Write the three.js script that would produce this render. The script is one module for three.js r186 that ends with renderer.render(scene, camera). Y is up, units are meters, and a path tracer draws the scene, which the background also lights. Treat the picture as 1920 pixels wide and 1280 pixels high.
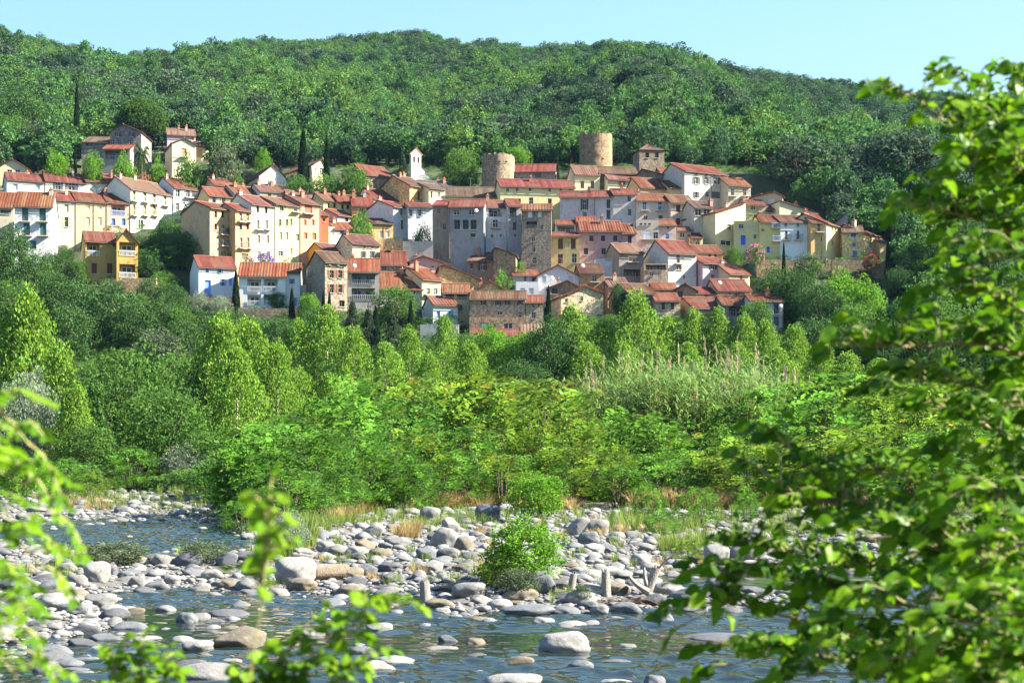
import * as THREE from 'three';
import { mergeGeometries } from 'three/addons/utils/BufferGeometryUtils.js';

// ---------- camera, sky, sun, exposure ----------
const F = 2700, HY = 860, CY = 3.5;                       // lens length and horizon row on a 1920 wide frame, eye height above the river
const scene = new THREE.Scene();
const camera = new THREE.PerspectiveCamera(2 * Math.atan(HY / F) * 180 / Math.PI, 1920 / (2 * HY), 0.1, 3000);
camera.position.set(0, CY, 0);
camera.setViewOffset(1920, 2 * HY, 0, 0, 1920, 1280);
camera.focus = 110;
camera.userData.fStop = 5;

const renderer = new THREE.WebGLRenderer({ antialias: true });
renderer.toneMapping = THREE.LinearToneMapping;
renderer.toneMappingExposure = 5.3;
renderer.shadowMap.enabled = true;

const sunDir = new THREE.Vector3(0.80, 0.57, 0.05).normalize();
const sun = new THREE.DirectionalLight(new THREE.Color(1, 0.94, 0.80), 5);
sun.name = 'sun';
sun.position.copy(sunDir).multiplyScalar(900).add(new THREE.Vector3(0, 0, -250));
sun.target.position.set(0, 0, -250);
sun.castShadow = true;
Object.assign(sun.shadow.camera, { left: -420, right: 420, top: 420, bottom: -420, near: 10, far: 2000 });
sun.shadow.mapSize.set(4096, 4096);
scene.add(sun, sun.target);
{
  const W = 256, H = 128, a = new Float32Array(W * H * 4);
  const lo = [0.56, 0.78, 0.90], mid = [0.27, 0.53, 0.82], hi = [0.05, 0.20, 0.66];
  for (let j = 0; j < H; j++) for (let i = 0; i < W; i++) {
    const el = ((j + 0.5) / H - 0.5) * Math.PI, az = ((i + 0.5) / W - 0.5) * 2 * Math.PI;
    const x = Math.cos(az) * Math.cos(el), y = Math.sin(el), z = Math.sin(az) * Math.cos(el);
    const c = x * sunDir.x + y * sunDir.y + z * sunDir.z, t = Math.max(0, y), k = (j * W + i) * 4;
    const s = t < 0.3 ? t / 0.3 : 1, s2 = t < 0.3 ? 0 : (t - 0.3) / 0.7, glow = 0.30 * Math.pow(Math.max(0, c * 0.5 + 0.5), 3);
    for (let q = 0; q < 3; q++) {
      let v = lo[q] + (mid[q] - lo[q]) * s; v += (hi[q] - v) * s2;
      if (y < 0) v = [0.10, 0.13, 0.08][q];
      a[k + q] = (v + (y < 0 ? 0 : glow)) * 0.285;
    }
    a[k + 3] = 1;
  }
  const t = new THREE.DataTexture(a, W, H, THREE.RGBAFormat, THREE.FloatType);
  t.mapping = THREE.EquirectangularReflectionMapping; t.magFilter = THREE.LinearFilter; t.wrapS = THREE.RepeatWrapping; t.needsUpdate = true;
  scene.background = t; scene.environment = t;
}
scene.fog = new THREE.FogExp2(new THREE.Color(0.36, 0.64, 1.0), 0.00003);

// ---------- helpers ----------
function rngOf(seed) { let s = seed >>> 0; return () => { s = (s + 0x6D2B79F5) | 0; let t = Math.imul(s ^ (s >>> 15), 1 | s); t = (t + Math.imul(t ^ (t >>> 7), 61 | t)) ^ t; return ((t ^ (t >>> 14)) >>> 0) / 4294967296; }; }
const clamp = (x, a, b) => Math.min(b, Math.max(a, x)), lerp = (a, b, t) => a + (b - a) * t;
const smooth = (x, a, b) => { const t = clamp((x - a) / (b - a), 0, 1); return t * t * (3 - 2 * t); };
const hash = (x, y, z) => { let h = Math.imul(x | 0, 374761393) ^ Math.imul(y | 0, 668265263) ^ Math.imul(z | 0, 2147483647 ^ 0x5bd1e995); h = Math.imul(h ^ (h >>> 13), 1274126177); return ((h ^ (h >>> 16)) >>> 0) / 4294967296; };
function noise(x, y, z = 0) {
  const ix = Math.floor(x), iy = Math.floor(y), iz = Math.floor(z), fx = x - ix, fy = y - iy, fz = z - iz;
  const u = fx * fx * (3 - 2 * fx), v = fy * fy * (3 - 2 * fy), w = fz * fz * (3 - 2 * fz);
  const c = (a, b, d) => hash(ix + a, iy + b, iz + d);
  return lerp(lerp(lerp(c(0, 0, 0), c(1, 0, 0), u), lerp(c(0, 1, 0), c(1, 1, 0), u), v), lerp(lerp(c(0, 0, 1), c(1, 0, 1), u), lerp(c(0, 1, 1), c(1, 1, 1), u), v), w);
}
const fbm = (x, y, z = 0, n = 4) => { let s = 0, a = 0.5, t = 0; for (let i = 0; i < n; i++) { s += a * noise(x, y, z); t += a; x = x * 2.03 + 17.1; y = y * 2.03 + 5.3; z = z * 2.03 + 9.7; a *= 0.5; } return s / t; };
const used = {};
const numbered = (name) => { const n = used[name] = (used[name] ?? -1) + 1; return n ? name + '_' + String(n).padStart(3, '0') : name; };
function tag(o, label, category, group, kind) { if (label) o.userData.label = label; if (category) o.userData.category = category; if (group) o.userData.group = group; if (kind) o.userData.kind = kind; return o; }
function shade(o) { o.castShadow = o.receiveShadow = true; return o; }
function thing(name, label, category, group) { const o = new THREE.Group(); o.name = numbered(name); scene.add(o); return tag(o, label, category, group); }
function part(parent, name, geo, mat) { const m = shade(new THREE.Mesh(geo, mat)); m.name = name; parent.add(m); return m; }
function struct(name, geo, mat) { const m = shade(new THREE.Mesh(geo, mat)); m.name = name; m.userData.kind = 'structure'; scene.add(m); return m; }
const at = (px, py, d) => new THREE.Vector3((px - 960) * d / F, CY + (HY - py) * d / F, -d);
const mats = {};
function mat(hex, rough = 0.9, extra) { const k = hex + '/' + rough + '/' + JSON.stringify(extra ?? 0); return mats[k] ??= new THREE.MeshStandardMaterial({ color: hex, roughness: rough, ...extra }); }

// ---------- computed surface textures ----------
function tex(W, H, fn, srgb = true, repeat = true) {
  const a = new Uint8Array(W * H * 4);
  for (let j = 0; j < H; j++) for (let i = 0; i < W; i++) { const c = fn(i / W, j / H, i, j), k = (j * W + i) * 4; for (let q = 0; q < 3; q++) a[k + q] = clamp((Array.isArray(c) ? c[q] : c) * 255, 0, 255); a[k + 3] = 255; }
  const t = new THREE.DataTexture(a, W, H); t.magFilter = THREE.LinearFilter; t.minFilter = THREE.LinearMipmapLinearFilter; t.generateMipmaps = true;
  t.wrapS = t.wrapT = repeat ? THREE.RepeatWrapping : THREE.ClampToEdgeWrapping; if (srgb) t.colorSpace = THREE.SRGBColorSpace; t.needsUpdate = true; return t;
}
// tileable noise: blends four shifted copies
function tnoise(u, v, f, s, n = 4) {
  const g = (x, y) => fbm(x * f + s, y * f + s * 1.7, s, n), wu = smooth(u, 0, 1), wv = smooth(v, 0, 1);
  return lerp(lerp(g(u + 1, v + 1), g(u, v + 1), wu), lerp(g(u + 1, v), g(u, v), wu), wv);
}
const texPlaster = tex(384, 384, (u, v) => {
  const big = tnoise(u, v, 4, 3), mid = tnoise(u, v, 14, 8), run = tnoise(u, v * 0.25 + 0.2, 26, 12, 3), fine = hash(u * 384, v * 384, 5);
  let k = 0.93 + 0.10 * (big - 0.5) + 0.10 * (mid - 0.5) + 0.05 * (fine - 0.5);
  const st = smooth(run, 0.60, 0.78) * 0.13; k -= st;
  return [k, k - st * 0.15, k - st * 0.35 - 0.015];
});
const texWorn = tex(384, 384, (u, v) => {
  const big = tnoise(u, v, 5, 31), mid = tnoise(u, v, 16, 38), run = tnoise(u, v * 0.22 + 0.2, 30, 42, 3), fine = hash(u * 384, v * 384, 15);
  let k = 0.90 + 0.16 * (big - 0.5) + 0.14 * (mid - 0.5) + 0.07 * (fine - 0.5);
  const p = smooth(big + 0.25 * mid, 0.68, 0.74), st = smooth(run, 0.56, 0.74) * 0.13; k -= st;
  return [lerp(k, 0.84, p * 0.8), lerp(k - st * 0.12, 0.80, p * 0.8), lerp(k - st * 0.3, 0.73, p * 0.8)];
});
const cells = (u, v, n, m, s) => {       // irregular coursed stones: distance to the nearest joint and the stone's own number
  const row = Math.floor(v * m), off = hash(row % m, 7, s) , x = u * n + off * 3; let best = 9, second = 9, id = 0;
  for (let r = -1; r <= 1; r++) for (let q = -1; q <= 1; q++) {
    const rr = ((row + r) % m + m) % m, ci = Math.floor(u * n) + q, cc = ((ci % n) + n) % n;
    const dx = (u * n - (ci + 0.15 + 0.7 * hash(cc, rr, s))) , dy = (v * m - (row + r + 0.25 + 0.5 * hash(cc, rr, s + 1))) * 1.15;
    const dd = Math.sqrt(dx * dx + dy * dy); if (dd < best) { second = best; best = dd; id = cc * 131 + rr; } else if (dd < second) second = dd;
  }
  return [second - best, id];
};
const stoneAt = (u, v) => { const [e, id] = cells(u, v, 18, 22, 3); return [smooth(e, 0.03, 0.16), hash(id, 3, 9), hash(id, 5, 2)]; };
const texStone = tex(512, 512, (u, v) => {
  const [e, a, b] = stoneAt(u, v), g = tnoise(u, v, 30, 77, 3), big = tnoise(u, v, 4, 66);
  const k = lerp(0.95, 0.70 + 0.34 * a, e) * (0.86 + 0.28 * (g - 0.5)) * (0.9 + 0.3 * (big - 0.4));
  return [k * (1.0 + 0.07 * b), k * 0.97, k * (0.93 - 0.10 * b)];
});
const bumpStone = tex(512, 512, (u, v) => { const [e, a] = stoneAt(u, v); return e * (0.6 + 0.4 * a) * (0.8 + 0.3 * tnoise(u, v, 40, 4, 2)); }, false);
const texGrain = tex(256, 256, (u, v) => { const k = 0.82 + 0.3 * (tnoise(u, v, 10, 5) - 0.5) + 0.28 * (tnoise(u, v, 60, 9, 2) - 0.5) + 0.10 * (hash(u * 256, v * 256, 1) - 0.5); return [k, k, k]; });
const bumpGrain = tex(256, 256, (u, v) => 0.5 + 0.8 * (tnoise(u, v, 24, 15) - 0.5), false);
function wallMat(hex, kind) {
  const k = 'wall' + hex + kind, c = new THREE.Color(hex).multiplyScalar(kind === 's' ? 1.5 : 0.80);
  return mats[k] ??= new THREE.MeshStandardMaterial({ color: c, roughness: 0.95, map: kind === 's' ? texStone : kind === 'w' ? texWorn : texPlaster, ...(kind === 's' ? { bumpMap: bumpStone, bumpScale: 0.05 } : {}) });
}

// ---------- the lie of the land ----------
const curve = (pts) => (x) => { if (x <= pts[0][0]) return pts[0][1]; for (let i = 1; i < pts.length; i++) if (x <= pts[i][0]) { const [a, b] = pts[i - 1], [c, d] = pts[i], t = (x - a) / (c - a), s = t * t * (3 - 2 * t); return b + (d - b) * (0.5 * t + 0.5 * s); } return pts[pts.length - 1][1]; };
const ridgeRow = curve([[-300, 51], [0, 77], [120, 105], [240, 125], [360, 115], [480, 95], [620, 91], [780, 80], [900, 94], [1000, 112], [1120, 106], [1200, 104], [1280, 120], [1400, 146], [1550, 170], [1700, 188], [1920, 198], [2300, 209]]);
const ridgeFar = curve([[-300, 560], [0, 580], [240, 640], [480, 720], [800, 740], [1200, 700], [1550, 760], [1920, 800]]);
const spur = curve([[-300, 0], [0, 0.3], [350, 0.8], [600, 0.2], [820, -1], [1000, -0.3], [1220, 1], [1430, 0.1], [1650, -0.6], [1920, 0.2]]);
const river = [[-900, 880], [2900, 880], [2900, 1070], [1500, 1066], [1240, 1070], [1140, 1088], [1220, 1106], [1330, 1116], [1500, 1112], [1480, 1132], [1280, 1140], [1180, 1142], [1000, 1148], [860, 1148], [790, 1134], [700, 1116], [600, 1112], [470, 1108], [330, 1103], [225, 1106], [165, 1118], [215, 1150], [230, 1170], [120, 1200], [-50, 1215], [-900, 1215], [-900, 1015], [0, 1010], [80, 1032], [200, 1050], [330, 1046], [450, 1044], [500, 1028], [455, 1005], [440, 985], [350, 975], [290, 966], [240, 968], [60, 984], [-900, 1000]];
function bankDist(px, py) {              // > 0 on the shingle, < 0 in the water, in frame rows
  let inside = false, best = 1e9; const k = 0.45;
  for (let i = 0, j = river.length - 1; i < river.length; j = i++) {
    const [x1, y1] = river[i], [x0, y0] = river[j];
    if ((y1 > py) !== (y0 > py) && px < (x0 - x1) * (py - y1) / (y0 - y1) + x1) inside = !inside;
    const ax = (x1 - x0) * k, ay = y1 - y0, bx = (px - x0) * k, by = py - y0, t = clamp((ax * bx + ay * by) / (ax * ax + ay * ay), 0, 1), dx = bx - ax * t, dy = by - ay * t, q = dx * dx + dy * dy;
    if (q < best) best = q;
  }
  return (inside ? 1 : -1) * Math.sqrt(best);
}
const row128 = HY + (CY - 0.5) * F / 128;
function groundRow(px, d) {
  if (d < 225) return lerp(row128, 640, (d - 128) / 97);
  if (d < 300) return lerp(640, 330, (d - 225) / 75);
  const D = ridgeFar(px), R = ridgeRow(px);
  return d < D ? 330 + (R - 330) * Math.pow((d - 300) / (D - 300), 0.85) : R;
}
const pads = [];                          // levelled building plots: the slope is cut away before and under each house
function groundY(x, d) {
  let y = slopeY(x, d);
  if (d > 215 && d < 330) for (const p of pads) { const dx = x - p.x, dz = d - p.d, lx = dx * p.cs + dz * p.sn, lz = dx * p.sn - dz * p.cs; const ex = Math.max(0, -lx - 1.5, lx - p.w - 1.5), ez = Math.max(0, lz - 4, -p.dp - 0.5 - lz); if (ex < 6 && ez < 6) y = Math.min(y, p.y - 0.15 + 1.4 * Math.hypot(ex, ez)); }
  return y;
}
function slopeY(x, d) {
  const px = 960 + F * x / d;
  if (d < 128) {
    if (d < 17) return lerp(1.7, -0.4, smooth(d, 8, 17));
    const py = HY + CY * F / d, s = bankDist(px, py) + 9 * (fbm(x * 0.5, d * 0.5, 3, 3) - 0.5);
    let h = s > 0 ? 0.02 + 0.34 * smooth(s, 0, 42) + 0.0 : -0.05 - 0.42 * smooth(-s, 0, 40);
    h += 0.10 * (fbm(x * 0.9, d * 0.7, 8, 3) - 0.5);
    return h + smooth(d, 96, 128) * 0.25;
  }
  const D = ridgeFar(px); let y = CY + (HY - groundRow(px, d)) * d / F;
  if (d > D) y -= (d - D) * 0.34;
  const m = smooth(d, 318, 430) * (1 - smooth(d, D - 150, D));
  return y + m * (9 * spur(px) + 13 * (fbm(x / 70 + 5, d / 70, 2, 3) - 0.5)) + (d > D - 150 ? 5 * (fbm(x / 25, d / 25, 6, 2) - 0.5) * smooth(d, D - 150, D) : 0);
}
function depthOf(px, py) {               // how far off the hillside is where it shows at that row
  let a = 128, b = ridgeFar(px); for (let i = 0; i < 40; i++) { const m = (a + b) / 2; if (groundRow(px, m) > py) a = m; else b = m; } return (a + b) / 2;
}
function buildGround() {
  const ds = []; for (let d = 7; d < 128; d *= 1.011) ds.push(d); for (let d = 128; d < 1050; d *= d > 215 && d < 330 ? 1.006 : 1.018) ds.push(d);
  const N = 230, pos = [], col = [], uv = [], idx = [];
  for (const d of ds) for (let i = 0; i <= N; i++) {
    const x = (i / N - 0.5) * 1.34 * Math.max(d, 30), y = groundY(x, d); pos.push(x, y, -d); uv.push(x / 2.5, d / 2.5);
    const g = fbm(x / 6, d / 6, 4, 3), w = smooth(d + 26 * (g - 0.5), 99, 108), k = 0.75 + 0.5 * fbm(x * 1.7, d * 1.7, 1, 2);
    const a = [0.14 * k, 0.13 * k, 0.115 * k], b = [0.055 * k, 0.075 * k, 0.025 * k]; for (let q = 0; q < 3; q++) col.push(lerp(a[q], b[q], w));
  }
  for (let j = 0; j < ds.length - 1; j++) for (let i = 0; i < N; i++) { const a = j * (N + 1) + i, b = a + N + 1; idx.push(a, a + 1, b, a + 1, b + 1, b); }
  const g = new THREE.BufferGeometry(); g.setAttribute('position', new THREE.Float32BufferAttribute(pos, 3)); g.setAttribute('color', new THREE.Float32BufferAttribute(col, 3)); g.setAttribute('uv', new THREE.Float32BufferAttribute(uv, 2)); g.setIndex(idx); g.computeVertexNormals();
  struct('ground', g, new THREE.MeshStandardMaterial({ vertexColors: true, roughness: 0.95, map: texGrain, bumpMap: bumpGrain, bumpScale: 0.05 }));
  const nb = new THREE.PlaneGeometry(160, 60, 20, 10); nb.rotateX(-Math.PI / 2); nb.translate(0, 1.6, 22.5);
  struct('near_bank', nb, new THREE.MeshStandardMaterial({ color: 0x5a5a3c, roughness: 1, map: texGrain }));
  const waterMat = new THREE.MeshPhysicalMaterial({ color: new THREE.Color().setRGB(0.012, 0.020, 0.020), roughness: 0.04, ior: 1.33 });
  const wave = (x, d, calm) => { const m = calm ? lerp(0.22, 1.2, smooth(fbm(x * 0.10 + 7, d * 0.22, 3, 3) + 0.10 * smooth(x, -6, 8) - 0.10 * smooth(d, 29, 36), 0.35, 0.52)) : 1.5; return m * (0.078 * (noise(x * 1.7, d * 3.3, 1) - 0.5) + 0.058 * (noise(x * 4.2 + 9, d * 6.4, 2) - 0.5)); };
  for (const [name, u0, u1, n, d0, d1, dd, calm] of [['river_water', -0.44, 0.44, 250, 13, 50, 0.105, true], ['pool_water', -0.44, -0.13, 190, 50, 96, 0.15, false]]) {
    const p = [], ix = [], m = Math.round((d1 - d0) / dd); for (let j = 0; j <= m; j++) for (let i = 0; i <= n; i++) { const d = lerp(d0, d1, j / m), x = lerp(u0, u1, i / n) * Math.max(d, 24); p.push(x, j % m ? wave(x, d, calm) : 0, -d); }
    for (let j = 0; j < m; j++) for (let i = 0; i < n; i++) { const a = j * (n + 1) + i, b = a + n + 1; ix.push(a, a + 1, b, a + 1, b + 1, b); }
    const g = new THREE.BufferGeometry(); g.setAttribute('position', new THREE.Float32BufferAttribute(p, 3)); g.setIndex(ix); g.computeVertexNormals(); struct(name, g, waterMat);
  }
}

// ---------- foliage ----------
// Leaf-sized faces spread through clumps; each face carries its own tint.
class Leaves {
  constructor(seed, tint, spread = 0.35) { this.p = []; this.c = []; this.i = []; this.r = rngOf(seed); this.tint = tint; this.spread = spread; }
  color() { const r = this.r, k = 1 + this.spread * (r() * 2 - 1), y = (r() - 0.5) * 0.3; const t = this.tint; this.cc = [t[0] * k * (1 + y), t[1] * k, t[2] * k * (1 - y)]; }
  face(x, y, z, ax, ay, az, bx, by, bz) {       // a rhombus: long half axis a, short half axis b
    const n = this.p.length / 3; this.p.push(x - ax, y - ay, z - az, x + bx, y + by, z + bz, x + ax, y + ay, z + az, x - bx, y - by, z - bz);
    for (let q = 0; q < 4; q++) this.c.push(...this.cc); this.i.push(n, n + 1, n + 2, n, n + 2, n + 3);
  }
  leaf(x, y, z, s, asp = 0.6, up = 0.0) {
    const r = this.r; let ax = r() * 2 - 1, ay = (r() * 2 - 1) + up, az = r() * 2 - 1, l = Math.hypot(ax, ay, az) || 1; ax /= l; ay /= l; az /= l;
    let bx = r() * 2 - 1, by = r() * 2 - 1, bz = r() * 2 - 1; const d = ax * bx + ay * by + az * bz; bx -= ax * d; by -= ay * d; bz -= az * d; l = Math.hypot(bx, by, bz) || 1;
    const q = s * (0.7 + 0.6 * r()), h = q * asp / l; this.color(); this.face(x, y, z, ax * q, ay * q, az * q, bx * h, by * h, bz * h);
  }
  clump(cx, cy, cz, rx, ry, rz, n, s, asp, up) {
    const r = this.r;
    for (let i = 0; i < n; i++) {
      let x = r() * 2 - 1, y = r() * 2 - 1, z = r() * 2 - 1; const l = Math.hypot(x, y, z); if (l > 1 || l < 0.01) { i--; continue; }
      const k = Math.pow(l, 0.45) / l; this.leaf(cx + x * k * rx, cy + y * k * ry, cz + z * k * rz, s, asp, up);
    }
  }
  build() { const g = new THREE.BufferGeometry(); g.setAttribute('position', new THREE.Float32BufferAttribute(this.p, 3)); g.setAttribute('color', new THREE.Float32BufferAttribute(this.c, 3)); g.setIndex(this.i); g.computeVertexNormals(); return g; }
}
const leafMat = new THREE.MeshPhysicalMaterial({ vertexColors: true, roughness: 1, transmission: 0.48, thickness: 0, side: THREE.DoubleSide, specularIntensity: 0.12 });
const dullLeafMat = new THREE.MeshPhysicalMaterial({ vertexColors: true, roughness: 1, transmission: 0.32, thickness: 0, side: THREE.DoubleSide, specularIntensity: 0.12 });
const barkMat = mat('#5d5044', 0.95, {}), paleBarkMat = mat('#8d8678', 0.95, {});
function limb(pts, r0, r1, seg = 5) {           // tapered tube through points
  const c = new THREE.CatmullRomCurve3(pts), n = Math.max(3, pts.length * 2), g = new THREE.TubeGeometry(c, n, 1, seg, false), p = g.attributes.position, v = new THREE.Vector3(), q = new THREE.Vector3();
  for (let i = 0; i <= n; i++) { c.getPointAt(i / n, q); const rr = lerp(r0, r1, i / n); for (let j = 0; j <= seg; j++) { const k = i * (seg + 1) + j; v.fromBufferAttribute(p, k).sub(q).multiplyScalar(rr).add(q); p.setXYZ(k, v.x, v.y, v.z); } }
  g.deleteAttribute('uv'); g.computeVertexNormals(); return g;
}
const V = (x, y, z) => new THREE.Vector3(x, y, z);
// Every kind is made one unit high and one unit wide (radius 0.5) and scaled to the tree.
function kindRound(seed, tint, { n = 60, per = 34, s = 0.028, low = 0.12, up = 0, flat = 1, dense = 1 } = {}) {
  const L = new Leaves(seed, tint), r = L.r, tips = [];
  for (let i = 0; i < n; i++) {
    const f = (i + 0.5) / n, y = 1 - 2 * f * 0.93, a = i * 2.39996 + r() * 0.8, q = Math.sqrt(Math.max(0, 1 - y * y)), k = (0.62 + 0.46 * r()) * (0.74 + 0.5 * noise(Math.cos(a) * q * 1.8 + seed, y * 1.8, Math.sin(a) * q * 1.8));
    const cx = Math.cos(a) * q * 0.40 * k, cz = Math.sin(a) * q * 0.40 * k, cy = low + (1 - low) * (0.5 + 0.43 * y * k * flat), cr = 0.06 + 0.10 * r();
    const t0 = L.tint, kk = 0.82 + 0.36 * r(); L.tint = t0.map((v) => v * kk); L.clump(cx, cy, cz, cr * 1.15, cr * 0.85, cr * 1.15, per, s, 0.62, up); L.tint = t0; tips.push(V(cx, cy, cz));
  }
  const wood = [limb([V(0, -0.05, 0), V(0.01, 0.2, 0.01), V(-0.01, 0.5, 0)], 0.035, 0.014)];
  for (let i = 0; i < 7; i++) wood.push(limb([V(0, 0.16 + 0.04 * i, 0), tips[(i * 8 + 3) % n].clone().multiplyScalar(0.5).add(V(0, 0.17, 0)), tips[(i * 8 + 3) % n]], 0.013, 0.004, 4));
  return { crown: L.build(), trunk: mergeGeometries(wood) };
}
function kindPoplar(seed, tint, { n = 105, per = 64, s = 0.015, wide = 1.2 } = {}) {
  const L = new Leaves(seed, tint, 0.4), r = L.r, wood = [limb([V(0, -0.05, 0), V(0.01, 0.4, 0), V(0, 0.93, 0)], 0.022, 0.004)];
  for (let i = 0; i < n; i++) {
    const t = Math.pow((i + r()) / n, 0.85), prof = Math.pow(Math.sin(Math.PI * Math.pow(clamp(0.10 + t * 0.9, 0, 1), 0.72)), 0.75), a = i * 2.39996 + r(), k = (0.35 + 0.65 * Math.sqrt(r())) * 0.40 * prof * (0.62 + 0.75 * noise(Math.cos(a) * 1.6 + seed, t * 4.5, Math.sin(a) * 1.6));
    const cx = Math.cos(a) * k, cz = Math.sin(a) * k, cy = 0.02 + 0.9 * t, h = 0.055 + 0.06 * r(), w = (0.055 + 0.05 * r()) * wide;
    const t0 = L.tint, kk = 0.8 + 0.4 * r(); L.tint = t0.map((v) => v * kk); L.clump(cx, cy + h * 0.3, cz, w * 1.3, h, w * 1.3, per, s, 0.8, 0.15); L.tint = t0;
    if (i % 9 === 2) wood.push(limb([V(0, cy - 0.12, 0), V(cx * 0.5, cy - 0.04, cz * 0.5), V(cx, cy + h, cz)], 0.007, 0.002, 4));
  }
  return { crown: L.build(), trunk: mergeGeometries(wood) };
}
function kindCypress(seed, tint) {
  const L = new Leaves(seed, tint, 0.4), r = L.r;
  for (let i = 0; i < 2600; i++) { const t = Math.pow(r(), 0.8), prof = Math.pow(1 - t, 0.62) * Math.pow(Math.min(1, t * 7 + 0.35), 0.6), a = r() * 6.283, b = 0.06 * Math.sin(a * 5 + t * 26) + 0.94, k = 0.46 * prof * b * (0.75 + 0.25 * Math.sqrt(r())); L.color(); const u = r() * 6.28, bw = 0.10 * (0.6 + 0.5 * prof); L.face(Math.cos(a) * k, 0.02 + t * 0.96, Math.sin(a) * k, (r() - 0.5) * 0.06, 0.03, (r() - 0.5) * 0.06, Math.cos(u) * bw, 0.004, Math.sin(u) * bw); }
  return { crown: L.build(), trunk: limb([V(0, -0.04, 0), V(0, 0.3, 0), V(0, 0.9, 0)], 0.06, 0.01) };
}
function kindConifer(seed, tint) {
  const L = new Leaves(seed, tint, 0.4), r = L.r, wood = [limb([V(0, -0.04, 0), V(0, 0.5, 0), V(0, 0.98, 0)], 0.03, 0.004)];
  for (let i = 0; i < 34; i++) { const t = i / 34, a = i * 2.4, len = 0.46 * Math.pow(1 - t, 0.8) * (0.75 + 0.4 * r()), y = 0.12 + 0.82 * t; wood.push(limb([V(0, y, 0), V(Math.cos(a) * len * 0.6, y + 0.01, Math.sin(a) * len * 0.6), V(Math.cos(a) * len, y - 0.03, Math.sin(a) * len)], 0.008, 0.002, 4)); for (let q = 0; q < 6; q++) { const k = len * (0.25 + 0.15 * q); L.clump(Math.cos(a) * k, y - 0.01 * q, Math.sin(a) * k, 0.075, 0.028, 0.075, 16, 0.022, 0.45, 0); } }
  L.clump(0, 0.97, 0, 0.03, 0.06, 0.03, 30, 0.02, 0.4, 1);
  return { crown: L.build(), trunk: mergeGeometries(wood) };
}
function kindShrub(seed, tint, { n = 520, s = 0.075, lean = 0.6, gold = 0.0 } = {}) {      // feathery compound leaves on many stems
  const L = new Leaves(seed, tint, 0.35), r = L.r, wood = [];
  for (let k = 0; k < 9; k++) { const a = r() * 6.283, q = 0.12 + 0.26 * r(), h = 0.55 + 0.35 * r(); wood.push(limb([V(0.05 * Math.cos(a), -0.03, 0.05 * Math.sin(a)), V(q * 0.6 * Math.cos(a), h * 0.55, q * 0.6 * Math.sin(a)), V(q * Math.cos(a), h, q * Math.sin(a))], 0.012, 0.003, 4)); }
  const blobs = []; for (let k = 0; k < 20; k++) { const f = (k + 0.5) / 20, y = 1 - 1.75 * f, q = Math.sqrt(Math.max(0, 1 - y * y)), a = k * 2.4 + r(); blobs.push([Math.cos(a) * q * 0.38, 0.47 + 0.42 * y + 0.10 * (r() - 0.5), Math.sin(a) * q * 0.38, 0.07 + 0.09 * r(), 0.5 + 0.85 * r()]); }  // last value: random blob tone, painting light and dark clumps into the leaves
  for (let i = 0; i < n; i++) {
    const b = blobs[i % 20]; let ox = r() * 2 - 1, oy = r() * 1.6 - 0.6, oz = r() * 2 - 1, l = Math.hypot(ox, oy, oz) || 1; ox /= l; oy /= l; oz /= l; const k = b[3] * (0.55 + 0.5 * r());
    const x = b[0] + ox * k, y = b[1] + oy * k, z = b[2] + oz * k; let dx = ox + b[0] * 1.2, dz = oz + b[2] * 1.2; const dl = Math.hypot(dx, dz) || 1; dx /= dl; dz /= dl;
    const t0 = L.tint; L.tint = r() < gold ? [0.26, 0.21, 0.03] : t0.map((v) => v * b[4]); const len = s * (0.7 + 0.6 * r()), rise = 0.25 + 0.5 * r();
    for (let q = 0; q < 3; q++) { const t = q / 2, px = x + dx * len * t, py = y + len * (rise * t - lean * t * t * 1.1), pz = z + dz * len * t, w = len * 0.36 * (1 - 0.45 * Math.abs(t - 0.4)), th = len * 0.10; L.color();
      const tw = (r() - 0.5) * 0.5; const vx = (r() - 0.5) * 1.2, vy = 0.3 + r(), vz = (r() - 0.5) * 1.2; L.face(px, py, pz, -dz * w + vx * w * 0.5, w * (-0.25 + tw * 2), dx * w + vz * w * 0.5, (dx + vx) * th, vy * th * 1.3, (dz + vz) * th); }
    L.tint = t0;
  }
  return { crown: L.build(), trunk: mergeGeometries(wood) };
}
function kindPine(seed, tint) {                 // umbrella pine
  const L = new Leaves(seed, tint, 0.35), r = L.r, wood = [limb([V(0, -0.05, 0), V(0.02, 0.25, 0), V(0, 0.55, 0)], 0.035, 0.02)];
  for (let i = 0; i < 60; i++) { const a = i * 2.4, q = Math.sqrt((i + 0.5) / 60) * 0.43, y = 0.36 + 0.56 * Math.sqrt(1 - q * q / 0.2) * (0.75 + 0.25 * r()); L.clump(Math.cos(a) * q, y, Math.sin(a) * q, 0.10, 0.10, 0.10, 130, 0.022, 0.5, 0.5); if (i % 6 === 0) wood.push(limb([V(0, 0.45, 0), V(Math.cos(a) * q * 0.5, 0.58, Math.sin(a) * q * 0.5), V(Math.cos(a) * q, y, Math.sin(a) * q)], 0.014, 0.005, 4)); }
  return { crown: L.build(), trunk: mergeGeometries(wood) };
}
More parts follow.
